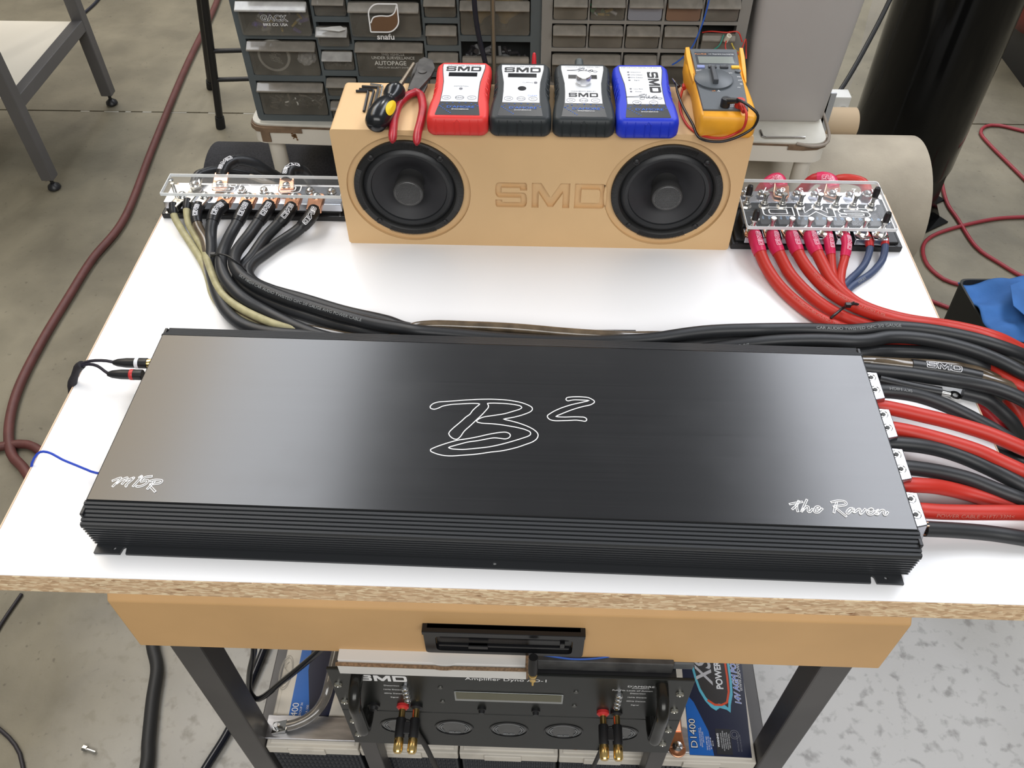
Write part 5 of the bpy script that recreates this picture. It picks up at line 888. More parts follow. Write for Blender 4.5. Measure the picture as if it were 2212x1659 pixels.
GT=mat('sticker_grey_text',(0.50,0.49,0.45),0.5)
for t,z,s in (('THIS VEHICLE',0.9430,0.0072),('UNDER SURVEILLANCE',0.9360,0.0078),('AUTOPAGE',0.9255,0.0115),('VEHICULAR SECURITY SYSTEMS',0.9170,0.0045)): sticker(DD,t,-0.2580 if s<0.01 else -0.2640,z,y2,s,GT,1.0,0.02 if s>0.01 else 0)
# contents seen through the drawer fronts
def lumps(name,label,cat,xa,xb,za,zb,y,cols_,n,size,seed,kind='stuff',par=None):
    random.seed(seed); q=MB()
    for i in range(n):
        x=random.uniform(xa,xb); z=random.uniform(za,zb); s=random.uniform(0.5,1)*size; q.cm=i%len(cols_)
        d=Vector((random.uniform(-1,1),random.uniform(-.4,.4),random.uniform(-.6,.6))).normalized()
        q.cyl(Vector((x,y+random.uniform(0.004,0.02),z))-d*s,Vector((x,y+0.01,z))+d*s,s*0.45,s*random.uniform(0.25,0.45),n=8)
    o=q.build(name,cols_,par); 
    if not par: props(o,label,cat,kind=kind)
    return o
SM=mat('screw_metal',(0.42,0.40,0.36),0.3,1); DKP=mat('dark_part',(0.03,0.028,0.03),0.4); YLB=mat('yellow_part',(0.55,0.38,0.06),0.5); GRN=mat('green_part',(0.02,0.30,0.13),0.5); PUR=mat('purple_part',(0.14,0.10,0.30),0.4)
lumps('loose_hardware','jumble of metal fittings in the lowest large drawer, left cabinet','hardware',-0.515,-0.410,0.822,0.850,YF,[SM,DKP,SM],46,0.009,2)
lumps('small_bulbs','bulbs and purple and brass bits behind the GACK sticker','hardware',-0.515,-0.410,0.985,1.030,YF-0.012,[mat('glass_bulb',(0.35,0.34,0.31),0.1),PUR,YLB,SM],34,0.010,3)
lumps('grey_caps','grey round caps in a narrow open-topped drawer','hardware',-0.385,-0.340,0.914,0.928,YF,[mat('grey_cap',(0.22,0.22,0.21),0.5)],12,0.007,4)
lumps('dark_parts','dark parts heaped in the open drawer behind the metal rod','hardware',-0.122,-0.010,0.905,0.950,YF,[DKP,DKP,mat('grey_part',(0.12,0.12,0.12),0.5)],40,0.012,6)
lumps('wire_nuts','green, yellow and white plastic pieces in an upper drawer, right cabinet','hardware',0.106,0.160,1.016,1.040,1.038,[YLB,GRN,WHT,GRN],16,0.007,7)
root=thing('round_tin','round tin with pale rim standing behind a large drawer front','tin',(-0.487,YF+0.01,0.90)); q=MB(); q.lathe([(0.029,0),(0.0305,-0.004),(0.0305,-0.010),(0.026,-0.011),(0.026,-0.008)],(-0.485,YF+0.014,0.933),(0,1,0),32,close=True); q.build('rim',mat('tin_rim',(0.66,0.63,0.55),0.4),root,smooth=True)
q=MB(); q.lathe([(0.0258,0),(0.0,0.0)],(-0.485,YF+0.0045,0.933),(0,1,0),32); lb=q.build('lid_label',mat('tin_label_dark',(0.035,0.04,0.045),0.5),root)
q=MB()
for i in range(6): q.text(['SEALING','COMPOUND','FOR','GENERAL','USE ONLY','CAUTION'][i],FR((-0.487+0.0030*i*0.4,YF+0.0040,0.945-i*0.0046),(1,0,-0.35),(0.35,0,1)),0.0045,1.1)
q.build('lid_print',GT,lb)
root=thing('cotton_wad','torn white cotton wad beside the round tin','cotton'); q=MB(); random.seed(9)
bm=bmesh.new(); bmesh.ops.create_icosphere(bm,subdivisions=3,radius=0.017)
for v in bm.verts: v.co*=1+random.uniform(-0.13,0.13); v.co.z*=0.85
q.add([v.co+Vector((-0.428,YF+0.022,0.922)) for v in bm.verts],[tuple(v.index for v in f.verts) for f in bm.faces]); bm.free(); q.build('wad',mat('cotton',(0.75,0.73,0.70),0.9),root)
for xx,lb in ((-0.098,'large amber bulb seen in the top drawer left of the metal rod'),(-0.050,'large amber bulb seen in the top drawer right of the metal rod')):
    root=thing('light_bulb',lb,'bulb',(xx,YF+0.03,1.02)); q=MB(); q.lathe([(0.007,-0.012),(0.012,0.0),(0.026,0.014),(0.029,0.030),(0.022,0.047),(0,0.055)],(xx,YF+0.034,1.000),(0.2,0,1),24); q.build('glass',mat('amber_glass',(0.55,0.37,0.10),0.3),root,smooth=True)
    q=MB(); q.lathe([(0.008,-0.022),(0.009,-0.010)],(xx,YF+0.034,1.000),(0.2,0,1),16); q.build('base',SM,root,smooth=True)
q=MB(); loft(q,[[(-0.382,1.018),(-0.362,1.027),(-0.345,1.030),(-0.334,1.018),(-0.345,1.010)]]*2,[0.999,1.0002]); props(q.build('paper_scrap',mat('paper_white',(0.62,0.61,0.58),0.7)),'crumpled white paper scrap lying on a small drawer lip','paper')
# right cabinet
rc_cols=[(0.037,0.100),(0.103,0.166),(0.169,0.232),(0.2365,0.300),(0.3035,0.3665)]
rrow=[(1.013,1.058),(0.962,1.007)]; bars=[]
for a,b in rc_cols:
    for z0,z1 in rrow+[(1.064,1.109)]: bars.append((a,b,z0,z1))
bars+=[(0.037,0.166,0.895,0.955),(0.169,0.232,0.895,0.955),(0.2365,0.3665,0.895,0.955),(0.037,0.166,0.825,0.885),(0.169,0.232,0.825,0.885),(0.2365,0.3665,0.825,0.885)]
RY=1.035
rcab=cabinet('warm-grey drawer cabinet with rows of small drawers, right of the blue-grey one','x' and 0.0182,0.386,0.8,1.14,RY,CT,bars)
for ci,(a,b) in enumerate(rc_cols):
    for ri,(z0,z1) in enumerate(rrow+[(1.064,1.109)]):
        mm_=SMK2
        if (ci,ri)==(2,0): mm_=mat('drawer_bluish',(0.20,0.21,0.24),0.3,coat=0.3)
        if (ci,ri)==(3,0): mm_=mat('drawer_reddish',(0.20,0.12,0.08),0.3,alpha=0.85,coat=0.3)
        DR[('r',ci,ri)]=drawer(rcab,a,b,z0,z1,RY,m=SMK if (ci,ri)==(1,0) else mm_,lip=LIP,out=0.014 if (ci,ri)==(4,1) else 0.0,openh=0.006 if (ci,ri)==(4,1) else 0,lipd=0.004 if (ci,ri)==(4,1) else 0.016)
for i,(a,b,z0,z1) in enumerate(bars[15:18]):
    DR[('w',i)]=drawer(rcab,a,b,z0,z1,RY,m=SMK,lip=LIP,out=0.004,lipd=0.018)
q=MB(); q.box(0.290,0.345,RY-0.0260,RY-0.0245,0.912,0.930); fl_=q.build('label_strip',DPL,DR[('w',2)])
q=MB(); q.text('fuses',FR((0.315,RY-0.0262,0.922),(1,0,0),(0,0,1)),0.0150,0.85); q.build('label_text',WHT,fl_)
for i,(pts,m,lb) in enumerate([([(0.352,1.018,1.004),(0.345,1.000,0.985),(0.358,0.992,0.972),(0.374,1.000,0.980),(0.380,1.008,0.995),(0.386,1.012,0.972),(0.388,1.006,0.960)],REDC,'red wire curling out of the open right-hand drawer'),
 ([(0.306,1.030,0.996),(0.320,1.022,1.002),(0.345,1.014,1.004),(0.365,1.012,1.006),(0.375,1.008,0.990)],REDC,'red wire lying along the top of the open right-hand drawer'),
 ([(0.342,1.016,0.999),(0.335,1.008,0.982),(0.318,1.012,0.968),(0.306,1.016,0.962)],mat('green_wire',(0.02,0.22,0.16),0.4),'green wire hanging in the open right-hand drawer'),
 ([(0.358,1.014,0.985),(0.364,1.010,0.976),(0.372,1.012,0.970)],mat('yellow_wire',(0.55,0.42,0.06),0.4),'short yellow wire in the open right-hand drawer')]):
    root=thing('loose_wire',lb,'wire',pts[0]); q=MB(); q.tube(spline(pts,0.004),0.0012,8); q.build('wire',m,root,smooth=True)
root=thing('barrel_connector','small cream barrel connector among the red wires','connector',(0.349,1.010,1.0)); q=MB(); q.lathe([(0.0045,0),(0.0045,0.014),(0.003,0.014),(0.003,0.010),(0,0.010)],(0.347,1.012,0.990),(0.2,-0.5,1),18); q.build('barrel',mat('cream_plastic',(0.62,0.58,0.48),0.4),root,smooth=True)
root=thing('loose_wire','blue wire hanging in front of the right cabinet','wire',(0.29,1.0,1.0)); q=MB(); q.tube(spline([(0.305,0.985,1.160),(0.302,0.990,1.110),(0.300,0.990,1.060),(0.294,0.990,1.020),(0.284,0.992,0.985),(0.268,0.995,0.962),(0.256,1.000,0.950)],0.01),0.0014,8); q.build('wire',mat('blue_wire_bright',(0.02,0.09,0.42),0.4),root,smooth=True)
root=thing('metal_rod','thin upright metal rod in front of the left cabinet','rod',(-0.070,0.99,0.8)); q=MB(); q.tube([(-0.0665,0.985,0.8005),(-0.0660,0.985,1.25)],0.0042,12); q.build('rod',mat('dull_brass_rod',(0.30,0.27,0.22),0.35,0.9),root,smooth=True)
root=thing('extension_cord','dark blue-black cord hanging beside the metal rod','cord',(-0.09,0.99,1.0)); q=MB(); q.tube(spline([(-0.097,0.975,1.200),(-0.097,0.975,1.080),(-0.093,0.978,1.020),(-0.083,0.982,0.965),(-0.078,0.985,0.930),(-0.085,0.985,0.880),(-0.100,1.000,0.805)],0.01),0.0045,10); q.build('cord',mat('navy_black_cord',(0.012,0.013,0.022),0.4),root,smooth=True)
# ---------------- grey bin on the cart ----------------
BIN=mat('grey_bin_plastic',(0.40,0.38,0.365),0.42,noise=(3,0.10))
root=thing('plastic_bin','tall plain grey plastic bin standing on the right end of the cart','bin',(0.5,1.15,0.8))
def secb(t): 
    xa=0.416+(0.384-0.416)*t; xb=0.580+(0.592-0.580)*t; ya=1.062-0.030*t; yb=1.25+0.0*t
    return rnd([(xa,ya),(xb,ya+0.0),(xb,yb),(xa,yb)],0.022,5)
q=MB(); ts=[0,0.02]+[i/10 for i in range(1,11)]; S0=[secb(t) for t in ts]; S0[0]=inset(S0[0],0.006)
loft(q,S0,[0.8002+0.42*t for t in ts]); q.build('shell',BIN,root,smooth=True)
# bracket and box behind
root=thing('shelf_bracket','slotted grey metal bracket standing behind the grey bin','bracket',(0.66,1.33,0.8)); q=MB(); q.box(0.622,0.637,1.190,1.194,0.676,0.795); q.box(0.622,0.625,1.190,1.205,0.676,0.795); q.build('plate',mat('bracket_grey',(0.42,0.43,0.44),0.4,0.5),root)
# ---------------- rolls ----------------
def roll(label,xa,xb,y,z,r,m,mi,name='paper_roll',cat='roll',wall=0.012):
    root=thing(name,label,cat,((xa+xb)/2,y,z-r)); q=MB(); q.lathe([(r,0),(r,xb-xa),(r-wall*0.6,xb-xa+0.002),(r-wall,xb-xa),(r-wall,0)],(xa,y,z),(1,0,0),56,close=True); q.build('outer_layers',m,root,smooth=True,ang=40)
    q=MB(); P=[]
    for i in range(60): t=i/59*6*PI; rr=(r-wall)*(1-0.35*i/59); P.append((rr*math.cos(t),rr*math.sin(t)))
    q.mx=FR((xb-0.012,y,z),(0,1,0),(0,0,1)); q.ribbon(P,0.003,0.010,closed=False); q.build('inner_layers',mi,root); return root
FELT=mat('tan_felt_paper',(0.42,0.37,0.29),0.85,noise=(9,0.22),bump=(200,0.2)); BFL=mat('black_carpet_felt',(0.012,0.012,0.014),0.95,noise=(300,0.5,0.3,0.7),col2=(0.03,0.03,0.034),bump=(500,0.6))
roll('large tan roll of felt paper on the cart lower shelf, sticking out to the right',0.18,0.862,1.19,0.525,0.150,FELT,FELT)
roll('large black carpet roll on the cart lower shelf, sticking out to the left',-0.735,-0.02,1.20,0.502,0.128,BFL,BFL,'carpet_roll')
roll('short brown cardboard tube lying on top of the tan roll',0.50,0.742,1.315,0.655,0.034,mat('kraft_tube',(0.42,0.32,0.21),0.8),FELT,'cardboard_tube','tube',0.004)
# ---------------- black tank ----------------
TNK=mat('glossy_black_tank',(0.004,0.004,0.004),0.12,spec=0.3)
tc=(1.165,1.93); root=thing('air_tank','tall glossy black upright tank with bracket feet','tank',(tc[0],tc[1],0))
q=MB(); q.lathe([(0.0,0.09),(0.07,0.095),(0.13,0.115),(0.158,0.150),(0.165,0.19),(0.165,0.955),(0.168,0.957),(0.168,0.975),(0.165,0.977),(0.165,1.10),(0.150,1.19),(0.09,1.25),(0,1.265)],(tc[0],tc[1],0),(0,0,1),72); q.build('vessel',TNK,root,smooth=True,ang=25)
for a in (-57,33,123,213):
    c,s=math.cos(math.radians(a)),math.sin(math.radians(a)); p=Vector((tc[0]+c*0.158,tc[1]+s*0.158,0)); d=Vector((c,s,0)); n=Vector((-s,c,0)); B4=lambda w_,a_,b_:[p-n*w_+d*a_,p+n*w_+d*a_,p+n*w_+d*b_,p-n*w_+d*b_]
    q=MB(); q.hexa(B4(.05,-.004,.004),[v+Vector((0,0,0.22)) for v in B4(.03,-.004,.004)])
    q.hexa(B4(.105,-.004,.004),[v+Vector((0,0,0.075)) for v in B4(.050,-.004,.004)]); q.hexa(B4(.105,-.004,.035),[v+Vector((0,0,0.006)) for v in B4(.105,-.004,.035)])
    q.build('bracket_foot',TNK,root,bevel=0.001)
root=thing('air_tank','dark red rounded tank partly cut off by the top right corner','tank',(2.15,3.05,0))
q=MB(); q.lathe([(0,0),(0.12,0.01),(0.19,0.05),(0.22,0.12),(0.22,1.0)],(1.86,2.86,0.34),(1,0.35,0),48); q.build('vessel',mat('dusty_red_paint',(0.16,0.028,0.022),0.4),root,smooth=True)
q=MB(); q.box(1.93,1.99,2.72,3.02,0.0,0.16); q.build('foot',BLK,root)
# white box and black object between bin and tank
root=thing('outlet_box','white metal box with a round knob low between the grey bin and black tank','box',(0.74,1.54,0.0)); q=MB(); q.box(0.715,0.735,1.53,1.55,0.0,0.51); q.box(0.705,0.800,1.52,1.56,0.50,0.606); q.build('body',mat('white_metal_box',(0.62,0.62,0.60),0.4),root,bevel=0.002); q=MB(); q.lathe([(0.012,0),(0.012,0.012),(0.008,0.016),(0,0.017)],(0.786,1.52,0.570),(0,-1,0),20); q.build('knob',CHR,root,smooth=True)
root=thing('extension_cord','black cord rising behind the grey bin past the tank','cord',(0.8,1.6,0.4)); q=MB(); q.tube(spline([(0.70,1.50,0.52),(0.78,1.56,0.60),(0.86,1.66,0.72),(0.92,1.74,0.86),(0.98,1.80,1.00),(1.05,1.86,1.2)],0.02),0.006,10); q.build('cord',RUB,root,smooth=True)
root=thing('plastic_wrap','clear crumpled plastic strip hanging beside the black tank','plastic',(0.96,1.95,0.5)); q=MB(); random.seed(4)
L0=[Vector((0.955-0.03*i/8+random.uniform(-.01,.01),1.93,1.05-0.085*i)) for i in range(9)]; L1=[v+Vector((0.075-0.008*i,0.01*random.uniform(-1,1),0)) for i,v in enumerate(L0)]
q.add([tuple(v) for v in L0+L1],[(i,i+1,i+10,i+9) for i in range(8)]); o=q.build('sheet',mat('clear_wrap',(0.75,0.72,0.68),0.15,alpha=0.25),root); sm=o.modifiers.new('t','SOLIDIFY'); sm.thickness=0.0008
root=thing('rag','ragged black cloth at the top edge between bin and tank','cloth'); q=MB(); random.seed(8)
RG=[(0.83,1.35),(0.80,1.19),(0.815,1.165),(0.835,1.155),(0.85,1.16),(0.862,1.158),(0.875,1.17),(0.885,1.168),(0.90,1.185),(0.915,1.20),(0.935,1.35)]
loft(q,[RG,RG],[0,0.012]); q.v=[(x,1.62+z,y-0.22) for x,y,z in q.v]; q.build('cloth',BFL,root)
# ---------------- left table and stool ----------------
TG=mat('grey_powder_steel',(0.105,0.10,0.098),0.45,noise=(6,0.12))
lt=thing('work_table','grey steel frame table with a pale lower shelf, top left corner','table',(-2.0,2.22,0))
for x in (-1.645,-2.60):
    for y in (1.93,2.49):
        q=MB(); q.box(x-0.021,x+0.021,y-0.021,y+0.021,0.045,0.93); lg=q.build('leg',TG,lt,bevel=0.003)
        q=MB(); q.cyl((x,y,0.015),(x,y,0.05),0.006,n=12); q.lathe([(0.016,0),(0.022,0.006),(0.020,0.014),(0.008,0.024)],(x,y,0),(0,0,1),20); q.build('levelling_foot',BLK,lg,smooth=True)
for x in (-1.645,-2.60):
    q=MB(); q.box(x-0.019,x+0.019,1.93,2.49,0.300,0.340); q.build('side_rail',TG,lt,bevel=0.002)
q=MB(); q.box(-2.60,-1.664,1.955,2.465,0.322,0.338); q.build('lower_shelf',mat('cream_shelf',(0.84,0.78,0.66),0.45),lt,bevel=0.001)
q=MB(); q.box(-2.66,-1.60,1.86,2.56,0.93,0.965); q.build('table_top',mat('table_top_grey',(0.5,0.48,0.44),0.5),lt,bevel=0.003)
root=thing('extension_cord','dark cord on the floor behind the left steel table','cord',(-2.05,3.3,0)); q=MB(); q.tube(spline([(-2.10,2.95,0.007),(-2.050,3.26,0.007),(-2.037,3.416,0.007),(-2.056,3.65,0.007)],0.02),0.006,8); q.build('cord',mat('navy_black_cord',(0,0,0)),root,smooth=True)
st=thing('stool','black tubular folding stool, mostly hidden behind the left cabinet','stool',(-1.0,2.4,0))
def leg(p0,p1,r=0.013,nm='leg'):
    q=MB(); q.cyl(p0,p1,r,n=16); l=q.build(nm,BLK,st,smooth=True); 
    if nm=='leg': q=MB(); p0=Vector(p0); d=(Vector(p1)-p0).normalized(); q.cyl(p0-d*0.002,p0+d*0.045,r*1.35,r*1.25,n=16); q.build('rubber_tip',mat('rubber_tip',(0.01,0.01,0.01),0.7),l)
    return l
leg((-1.177,2.335,0.004),(-1.055,2.285,0.72)); leg((-1.294,2.625,0.004),(-1.065,2.275,0.72)); leg((-0.78,2.36,0.004),(-0.83,2.30,0.72)); leg((-0.74,2.63,0.004),(-0.82,2.29,0.72))
leg((-1.143,2.320,0.20),(-0.79,2.350,0.20),0.008,'rung'); leg((-1.127,2.312,0.31),(-0.80,2.34,0.31),0.008,'rung')
q=MB(); q.lathe([(0.17,0),(0.18,0.01),(0.18,0.03),(0.16,0.045),(0,0.05)],(-0.94,2.3,0.71),(0,0,1),40); q.build('seat',mat('stool_seat',(0.015,0.015,0.016),0.5),st,smooth=True)
# ---------------- hoses and cords on the floor ----------------
HM=mat('maroon_air_hose',(0.11,0.035,0.030),0.5,noise=(30,0.2)); RH=mat('red_air_hose',(0.24,0.024,0.032),0.45)
def floor_line(key,r,m,name,label,cat):
    P=spline([(x,y,r+0.0005) for x,y,z in FLOOR_PATHS[key]],0.02); root=thing(name,label,cat,P[0]); q=MB(); q.tube(P,r,12); q.build('hose' if 'hose' in name else 'cord',m,root,smooth=True)
floor_line('air_hose',0.0125,HM,'air_hose','maroon air hose running the length of the floor on the left','hose')
floor_line('air_hose2',0.0115,HM,'air_hose','maroon hose end entering from the left border by the bench corner','hose')
floor_line('red_hose1',0.0060,RH,'air_hose','red hose making a loop on the floor right of the black tank','hose')
floor_line('red_hose2',0.0060,RH,'air_hose','red hose running from the tank foot toward the right border','hose')
floor_line('red_hose3',0.0060,RH,'air_hose','red hose curving around beside the right bench corner','hose')
floor_line('red_hose4',0.006,RH,'air_hose','short stretch of red hose between the bench corner and the black bin','hose')
CK=mat('dark_floor_cord',(0.02,0.017,0.02),0.5)
floor_line('cord1',0.004,CK,'extension_cord','thin dark cord on the floor just below the left end of the bench top','cord')
floor_line('cord2',0.004,CK,'extension_cord','thin dark cord curving at the bottom left corner','cord')
root=thing('wire_scrap','tiny bent black wire scrap on the floor beside the stool leg','wire',(-1.1,2.5,0)); q=MB(); q.tube([(-1.085,2.520,0.003),(-1.082,2.545,0.012),(-1.062,2.552,0.010),(-1.050,2.545,0.003)],0.003,8); q.build('wire',BLK,root,smooth=True)
root=thing('bolt','small silvery hex bolt lying on the floor, bottom left','bolt',(-0.834,0.084,0)); q=MB(); q.cyl((-0.842,0.086,0.005),(-0.834,0.084,0.005),0.0058,n=6); q.cyl((-0.834,0.084,0.005),(-0.815,0.079,0.0045),0.0032,n=12); q.build('body',CHR,root)
# ---------------- black bin with blue cloth ----------------
bb=thing('open_bin','open black bin holding a blue cloth, right of the bench','bin',(1.05,0.82,0))
def sec(z,d=0): return rnd([(0.895+d,0.715+d),(1.16-d,0.72+d),(1.15-d,0.90-d),(0.885+d,0.895-d)],0.02,4)
q=MB(); S0=[sec(0,0.02),sec(0.55,0),sec(0.55,0.004),sec(0.05,0.02)]; loft(q,S0,[0.002,0.55,0.55,0.05]); q.build('shell',mat('dull_black_bin',(0.016,0.016,0.014),0.6),bb,smooth=True,ang=30)
bc=thing('blue_cloth','rumpled blue cloth with a dark snap button inside the black bin','cloth',(1.02,0.81,0.5))
q=MB(); N=40; vs=[]; random.seed(2)
for j in range(N+1):
    for i in range(N+1):
        u=i/N; v=j/N; x=0.893+u*0.272; y=0.712+v*0.186
        z=0.549+0.026*math.sin(PI*u)*math.sin(PI*v)+0.007*math.sin(9*u+5*v)+0.005*math.sin(17*v-6*u)+0.004*math.sin(23*u*v+3)
        if v>0.90: z-=0.010*(v-0.9)/0.1*abs(math.sin(7*u))
        vs.append((x,y,z))
q.add(vs,[(j*(N+1)+i,j*(N+1)+i+1,(j+1)*(N+1)+i+1,(j+1)*(N+1)+i) for j in range(N) for i in range(N)])
DEN=mat('blue_denim',(0.035,0.14,0.40),0.8,noise=(12,0.3),bump=(300,0.2))
o=q.build('cloth',DEN,bc,smooth=True,ang=180); sm=o.modifiers.new('t','SOLIDIFY'); sm.thickness=0.003
q=MB(); q.lathe([(0.006,0),(0.006,0.002),(0.004,0.003),(0,0.0025)],(0.989,0.765,0.590),(0,0,1),20); q.build('snap_button',mat('dark_snap',(0.05,0.07,0.10),0.25,0.7),bc,smooth=True)
q=MB(); loft(q,[[(0.940,0.775),(0.955,0.835),(0.985,0.850),(1.010,0.845),(1.030,0.825),(1.045,0.780),(1.050,0.735),(0.96,0.730)]]*2,[0.5845,0.5865]); o=q.build('cloth_flap',DEN,bc,bevel=0.002)
# ---------------- leads at the left end of the amplifier ----------------
def rca(label,yc,x1,band,gold):
    root=thing('signal_plug',label,'plug',(x1-0.03,yc,T+0.036)); z=T+0.036
    q=MB(); q.lathe([(0.0030,-0.006),(0.0052,0.0),(0.0066,0.012),(0.0068,0.026),(0.0072,0.028),(0.0072,0.040),(0.0066,0.041)],(x1-0.058,yc,z),(1,0,0),22); q.build('shell',BLK,root,smooth=True,ang=30)
    q=MB(); q.lathe([(0.0072,0.0),(0.0074,0.0005),(0.0074,0.0045),(0.0072,0.005)],(x1-0.0335,yc,z),(1,0,0),22,close=True); q.build('colour_band',band,root,smooth=True)
    if gold:
        q=MB(); q.lathe([(0.0062,0),(0.0062,0.010),(0.0055,0.011),(0.0055,0.016)],(x1-0.018,yc,z),(1,0,0),22); q.build('collar',BRS,root,smooth=True)
rca('black signal plug with white band in the amplifier left end',0.301,-0.482,mat('white_band',(0.7,0.72,0.75),0.4),True)
rca('black signal plug with red band in the amplifier left end',0.280,-0.482,mat('red_band',(0.5,0.03,0.03),0.4),False)
VC=mat('dark_violet_lead',(0.012,0.010,0.020),0.35)
lead('signal_cable','thin black lead from the white-banded plug',[(-0.544,0.301,T+0.036),(-0.556,0.303,T+0.037),(-0.572,0.304,T+0.036),(-0.584,0.303,T+0.034),(-0.594,0.300,T+0.031)],0.0021,VC)
lead('signal_cable','thin black lead from the red-banded plug',[(-0.544,0.280,T+0.036),(-0.552,0.285,T+0.036),(-0.565,0.294,T+0.036),(-0.580,0.299,T+0.034),(-0.593,0.298,T+0.030)],0.0021,VC)
sl_=thing('cable_sleeve','black braided sleeve of the signal leads draped over the left bench edge','cable sleeve',(-0.61,0.30,T))
P=spline([(-0.590,0.300,T+0.032),(-0.599,0.300,T+0.024),(-0.6065,0.296,T+0.012),(-0.6150,0.292,T-0.004),(-0.622,0.290,T-0.03),(-0.626,0.288,T-0.07),(-0.628,0.287,T-0.13)],0.006)
q=MB(); q.tube(P,[0.0055+0.0006*math.sin(i*1.3) for i in range(len(P))],12); q.build('sleeve',mat('braided_black',(0.018,0.016,0.020),0.6,bump=(700,0.4)),sl_,smooth=True)
lead('remote_wire','thin blue wire curving off the left bench edge from the amplifier',[(-0.484,0.128,T+0.022),(-0.512,0.131,T+0.020),(-0.527,0.137,T+0.018),(-0.545,0.145,T+0.016),(-0.565,0.153,T+0.016),(-0.580,0.160,T+0.018),(-0.592,0.163,T+0.018),(-0.601,0.162,T+0.014),(-0.609,0.155,T+0.004),(-0.613,0.150,T-0.008)],0.0016,BLU,'wire')
lead('remote_wire','short thin purple wire stub hanging off the right bench corner',[(0.612,0.62,T-0.03),(0.63,0.64,T-0.06),(0.65,0.655,T-0.10)],0.002,mat('purple_wire',(0.05,0.01,0.06),0.4),'wire')
# ---------------- batteries under the bench ----------------
LIDC=mat('cream_battery_lid',(0.60,0.56,0.49),0.5,noise=(20,0.22,0.25,0.5)); BCS=mat('black_battery_case',(0.022,0.024,0.030),0.45)
LBL=mat('battery_label_blue',(0.008,0.045,0.20),0.3); LBL2=mat('battery_label_bright',(0.01,0.11,0.42),0.3); LBD=mat('battery_label_dark',(0.008,0.012,0.035),0.3)
BH=0.205; BYF,BYB=0.034,0.296
bx=[-0.4285,-0.2665,-0.0950,0.0755,0.2460]
blab=['battery at the left end of the row, blue label beside the bolted cable','second battery from the left under the rack gear','middle battery of the row, directly under the rack gear','fourth battery from the left, copper washer on the plate above it','rightmost battery with the full blue label and big logo']
def bat(i):
    xa,xb=bx[i]+0.001,min(bx[i]+(0.1605 if i==0 else 0.1695),0.4105)
    root=thing('car_battery',blab[i],'battery',((xa+xb)/2,0.16,0))
    q=MB(); q.box(xa+0.002,xb-0.002,BYF+0.004,BYB-0.004,0.0,BH-0.028); cs=q.build('case',BCS,root,bevel=0.003)
    q=MB(); 
    for k in range(19):
        for j in range(9):
            x=xa+0.010+k*0.0083*(xb-xa-0.02)/0.1495; z=BH-0.040-j*0.018; q.hexa([(x-.0032,BYF+0.0035,z-.007),(x+.0032,BYF+0.0035,z-.007),(x+.0032,BYF+0.0035,z+.007),(x-.0032,BYF+0.0035,z+.007)],[(x-.0010,BYF+0.0012,z-.004),(x+.0010,BYF+0.0012,z-.004),(x+.0010,BYF+0.0012,z+.004),(x-.0010,BYF+0.0012,z+.004)])
    props(q.build('case_texture',BCS,cs),kind='stuff')
    q=MB(); q.box(xa,xb,BYF,BYB,BH-0.030,BH-0.002); q.box(xa+0.006,xb-0.006,BYF+0.006,BYB-0.006,BH-0.004,BH); q.build('lid',LIDC,root,bevel=0.0025)
    q=MB(); c=(xa+xb)/2-0.01; q.box(c-0.032,c+0.032,BYF-0.0035,BYF+0.002,BH-0.024,BH-0.003); q.build('lid_tab',LIDC,root,bevel=0.0015)
    return root
BT=[bat(i) for i in range(5)]
def lbl(par,lp,m,z,nm='label'): q=MB(); loft(q,[lp,lp],[z,z+0.0004]); return q.build(nm,m,par)
zl=BH+0.0002
L5=lbl(BT[4],[(0.2985,0.044),(0.4035,0.0425),(0.4110,0.215),(0.4115,0.285),(0.3020,0.285)],LBD,BH)
lbl(L5,[(0.2985,0.0442),(0.3400,0.0440),(0.3350,0.085),(0.3250,0.110),(0.3150,0.135),(0.3010,0.152)],LBL2,zl,'label_band')
q=MB(); q.mx=Matrix.Translation((0,0,zl+0.0004))
FLM=[(0.318,0.200),(0.322,0.175),(0.327,0.155),(0.336,0.137),(0.345,0.126),(0.353,0.121),(0.360,0.126),(0.372,0.123),(0.378,0.118),(0.380,0.131),(0.386,0.150),(0.388,0.175),(0.388,0.215),(0.318,0.215)]
loft(q,[FLM,FLM],[0,0.0002]); q.build('logo_glow',mat('label_cyan',(0.10,0.42,0.55),0.3),L5)
q=MB(); q.mx=Matrix.Translation((0,0,zl+0.0007)); l=[((x-0.353)*0.88+0.353,(y-0.175)*0.90+0.178) for x,y in FLM]; loft(q,[l,l],[0,0.0002]); q.build('logo_shield',mat('label_charcoal',(0.03,0.028,0.028),0.3),L5)
q=MB(); q.mx=Matrix.Translation((0,0,zl+0.0010)); q.ribbon([(0.340,0.139),(0.352,0.131),(0.364,0.131),(0.374,0.136),(0.3795,0.155),(0.3805,0.185),(0.3800,0.215)],0.0035,0.0002,closed=False); q.build('logo_flame',mat('label_red_orange',(0.60,0.07,0.02),0.3),L5)
ZT=zl+0.0012
def bt(t,x,y,s,m,sx=1.0,b=0,sh=0,par=None,dy=(0,1,0),dx=(-1,0,0),z=None):
    q=MB(); q.text(t,FR((x,y,z or ZT),dy,dx),s,sx,sh,b); q.build('label_text',m,par or L5)
LS=mat('label_silver',(0.48,0.48,0.50),0.3); LW=mat('label_white',(0.72,0.73,0.75),0.4); LBT=mat('label_blue_letters',(0.05,0.13,0.55),0.4)
bt('XS',0.3400,0.1900,0.040,LS,0.95,0.02,0.3); bt('POWER',0.3655,0.1850,0.0165,LW,0.90,0.03)
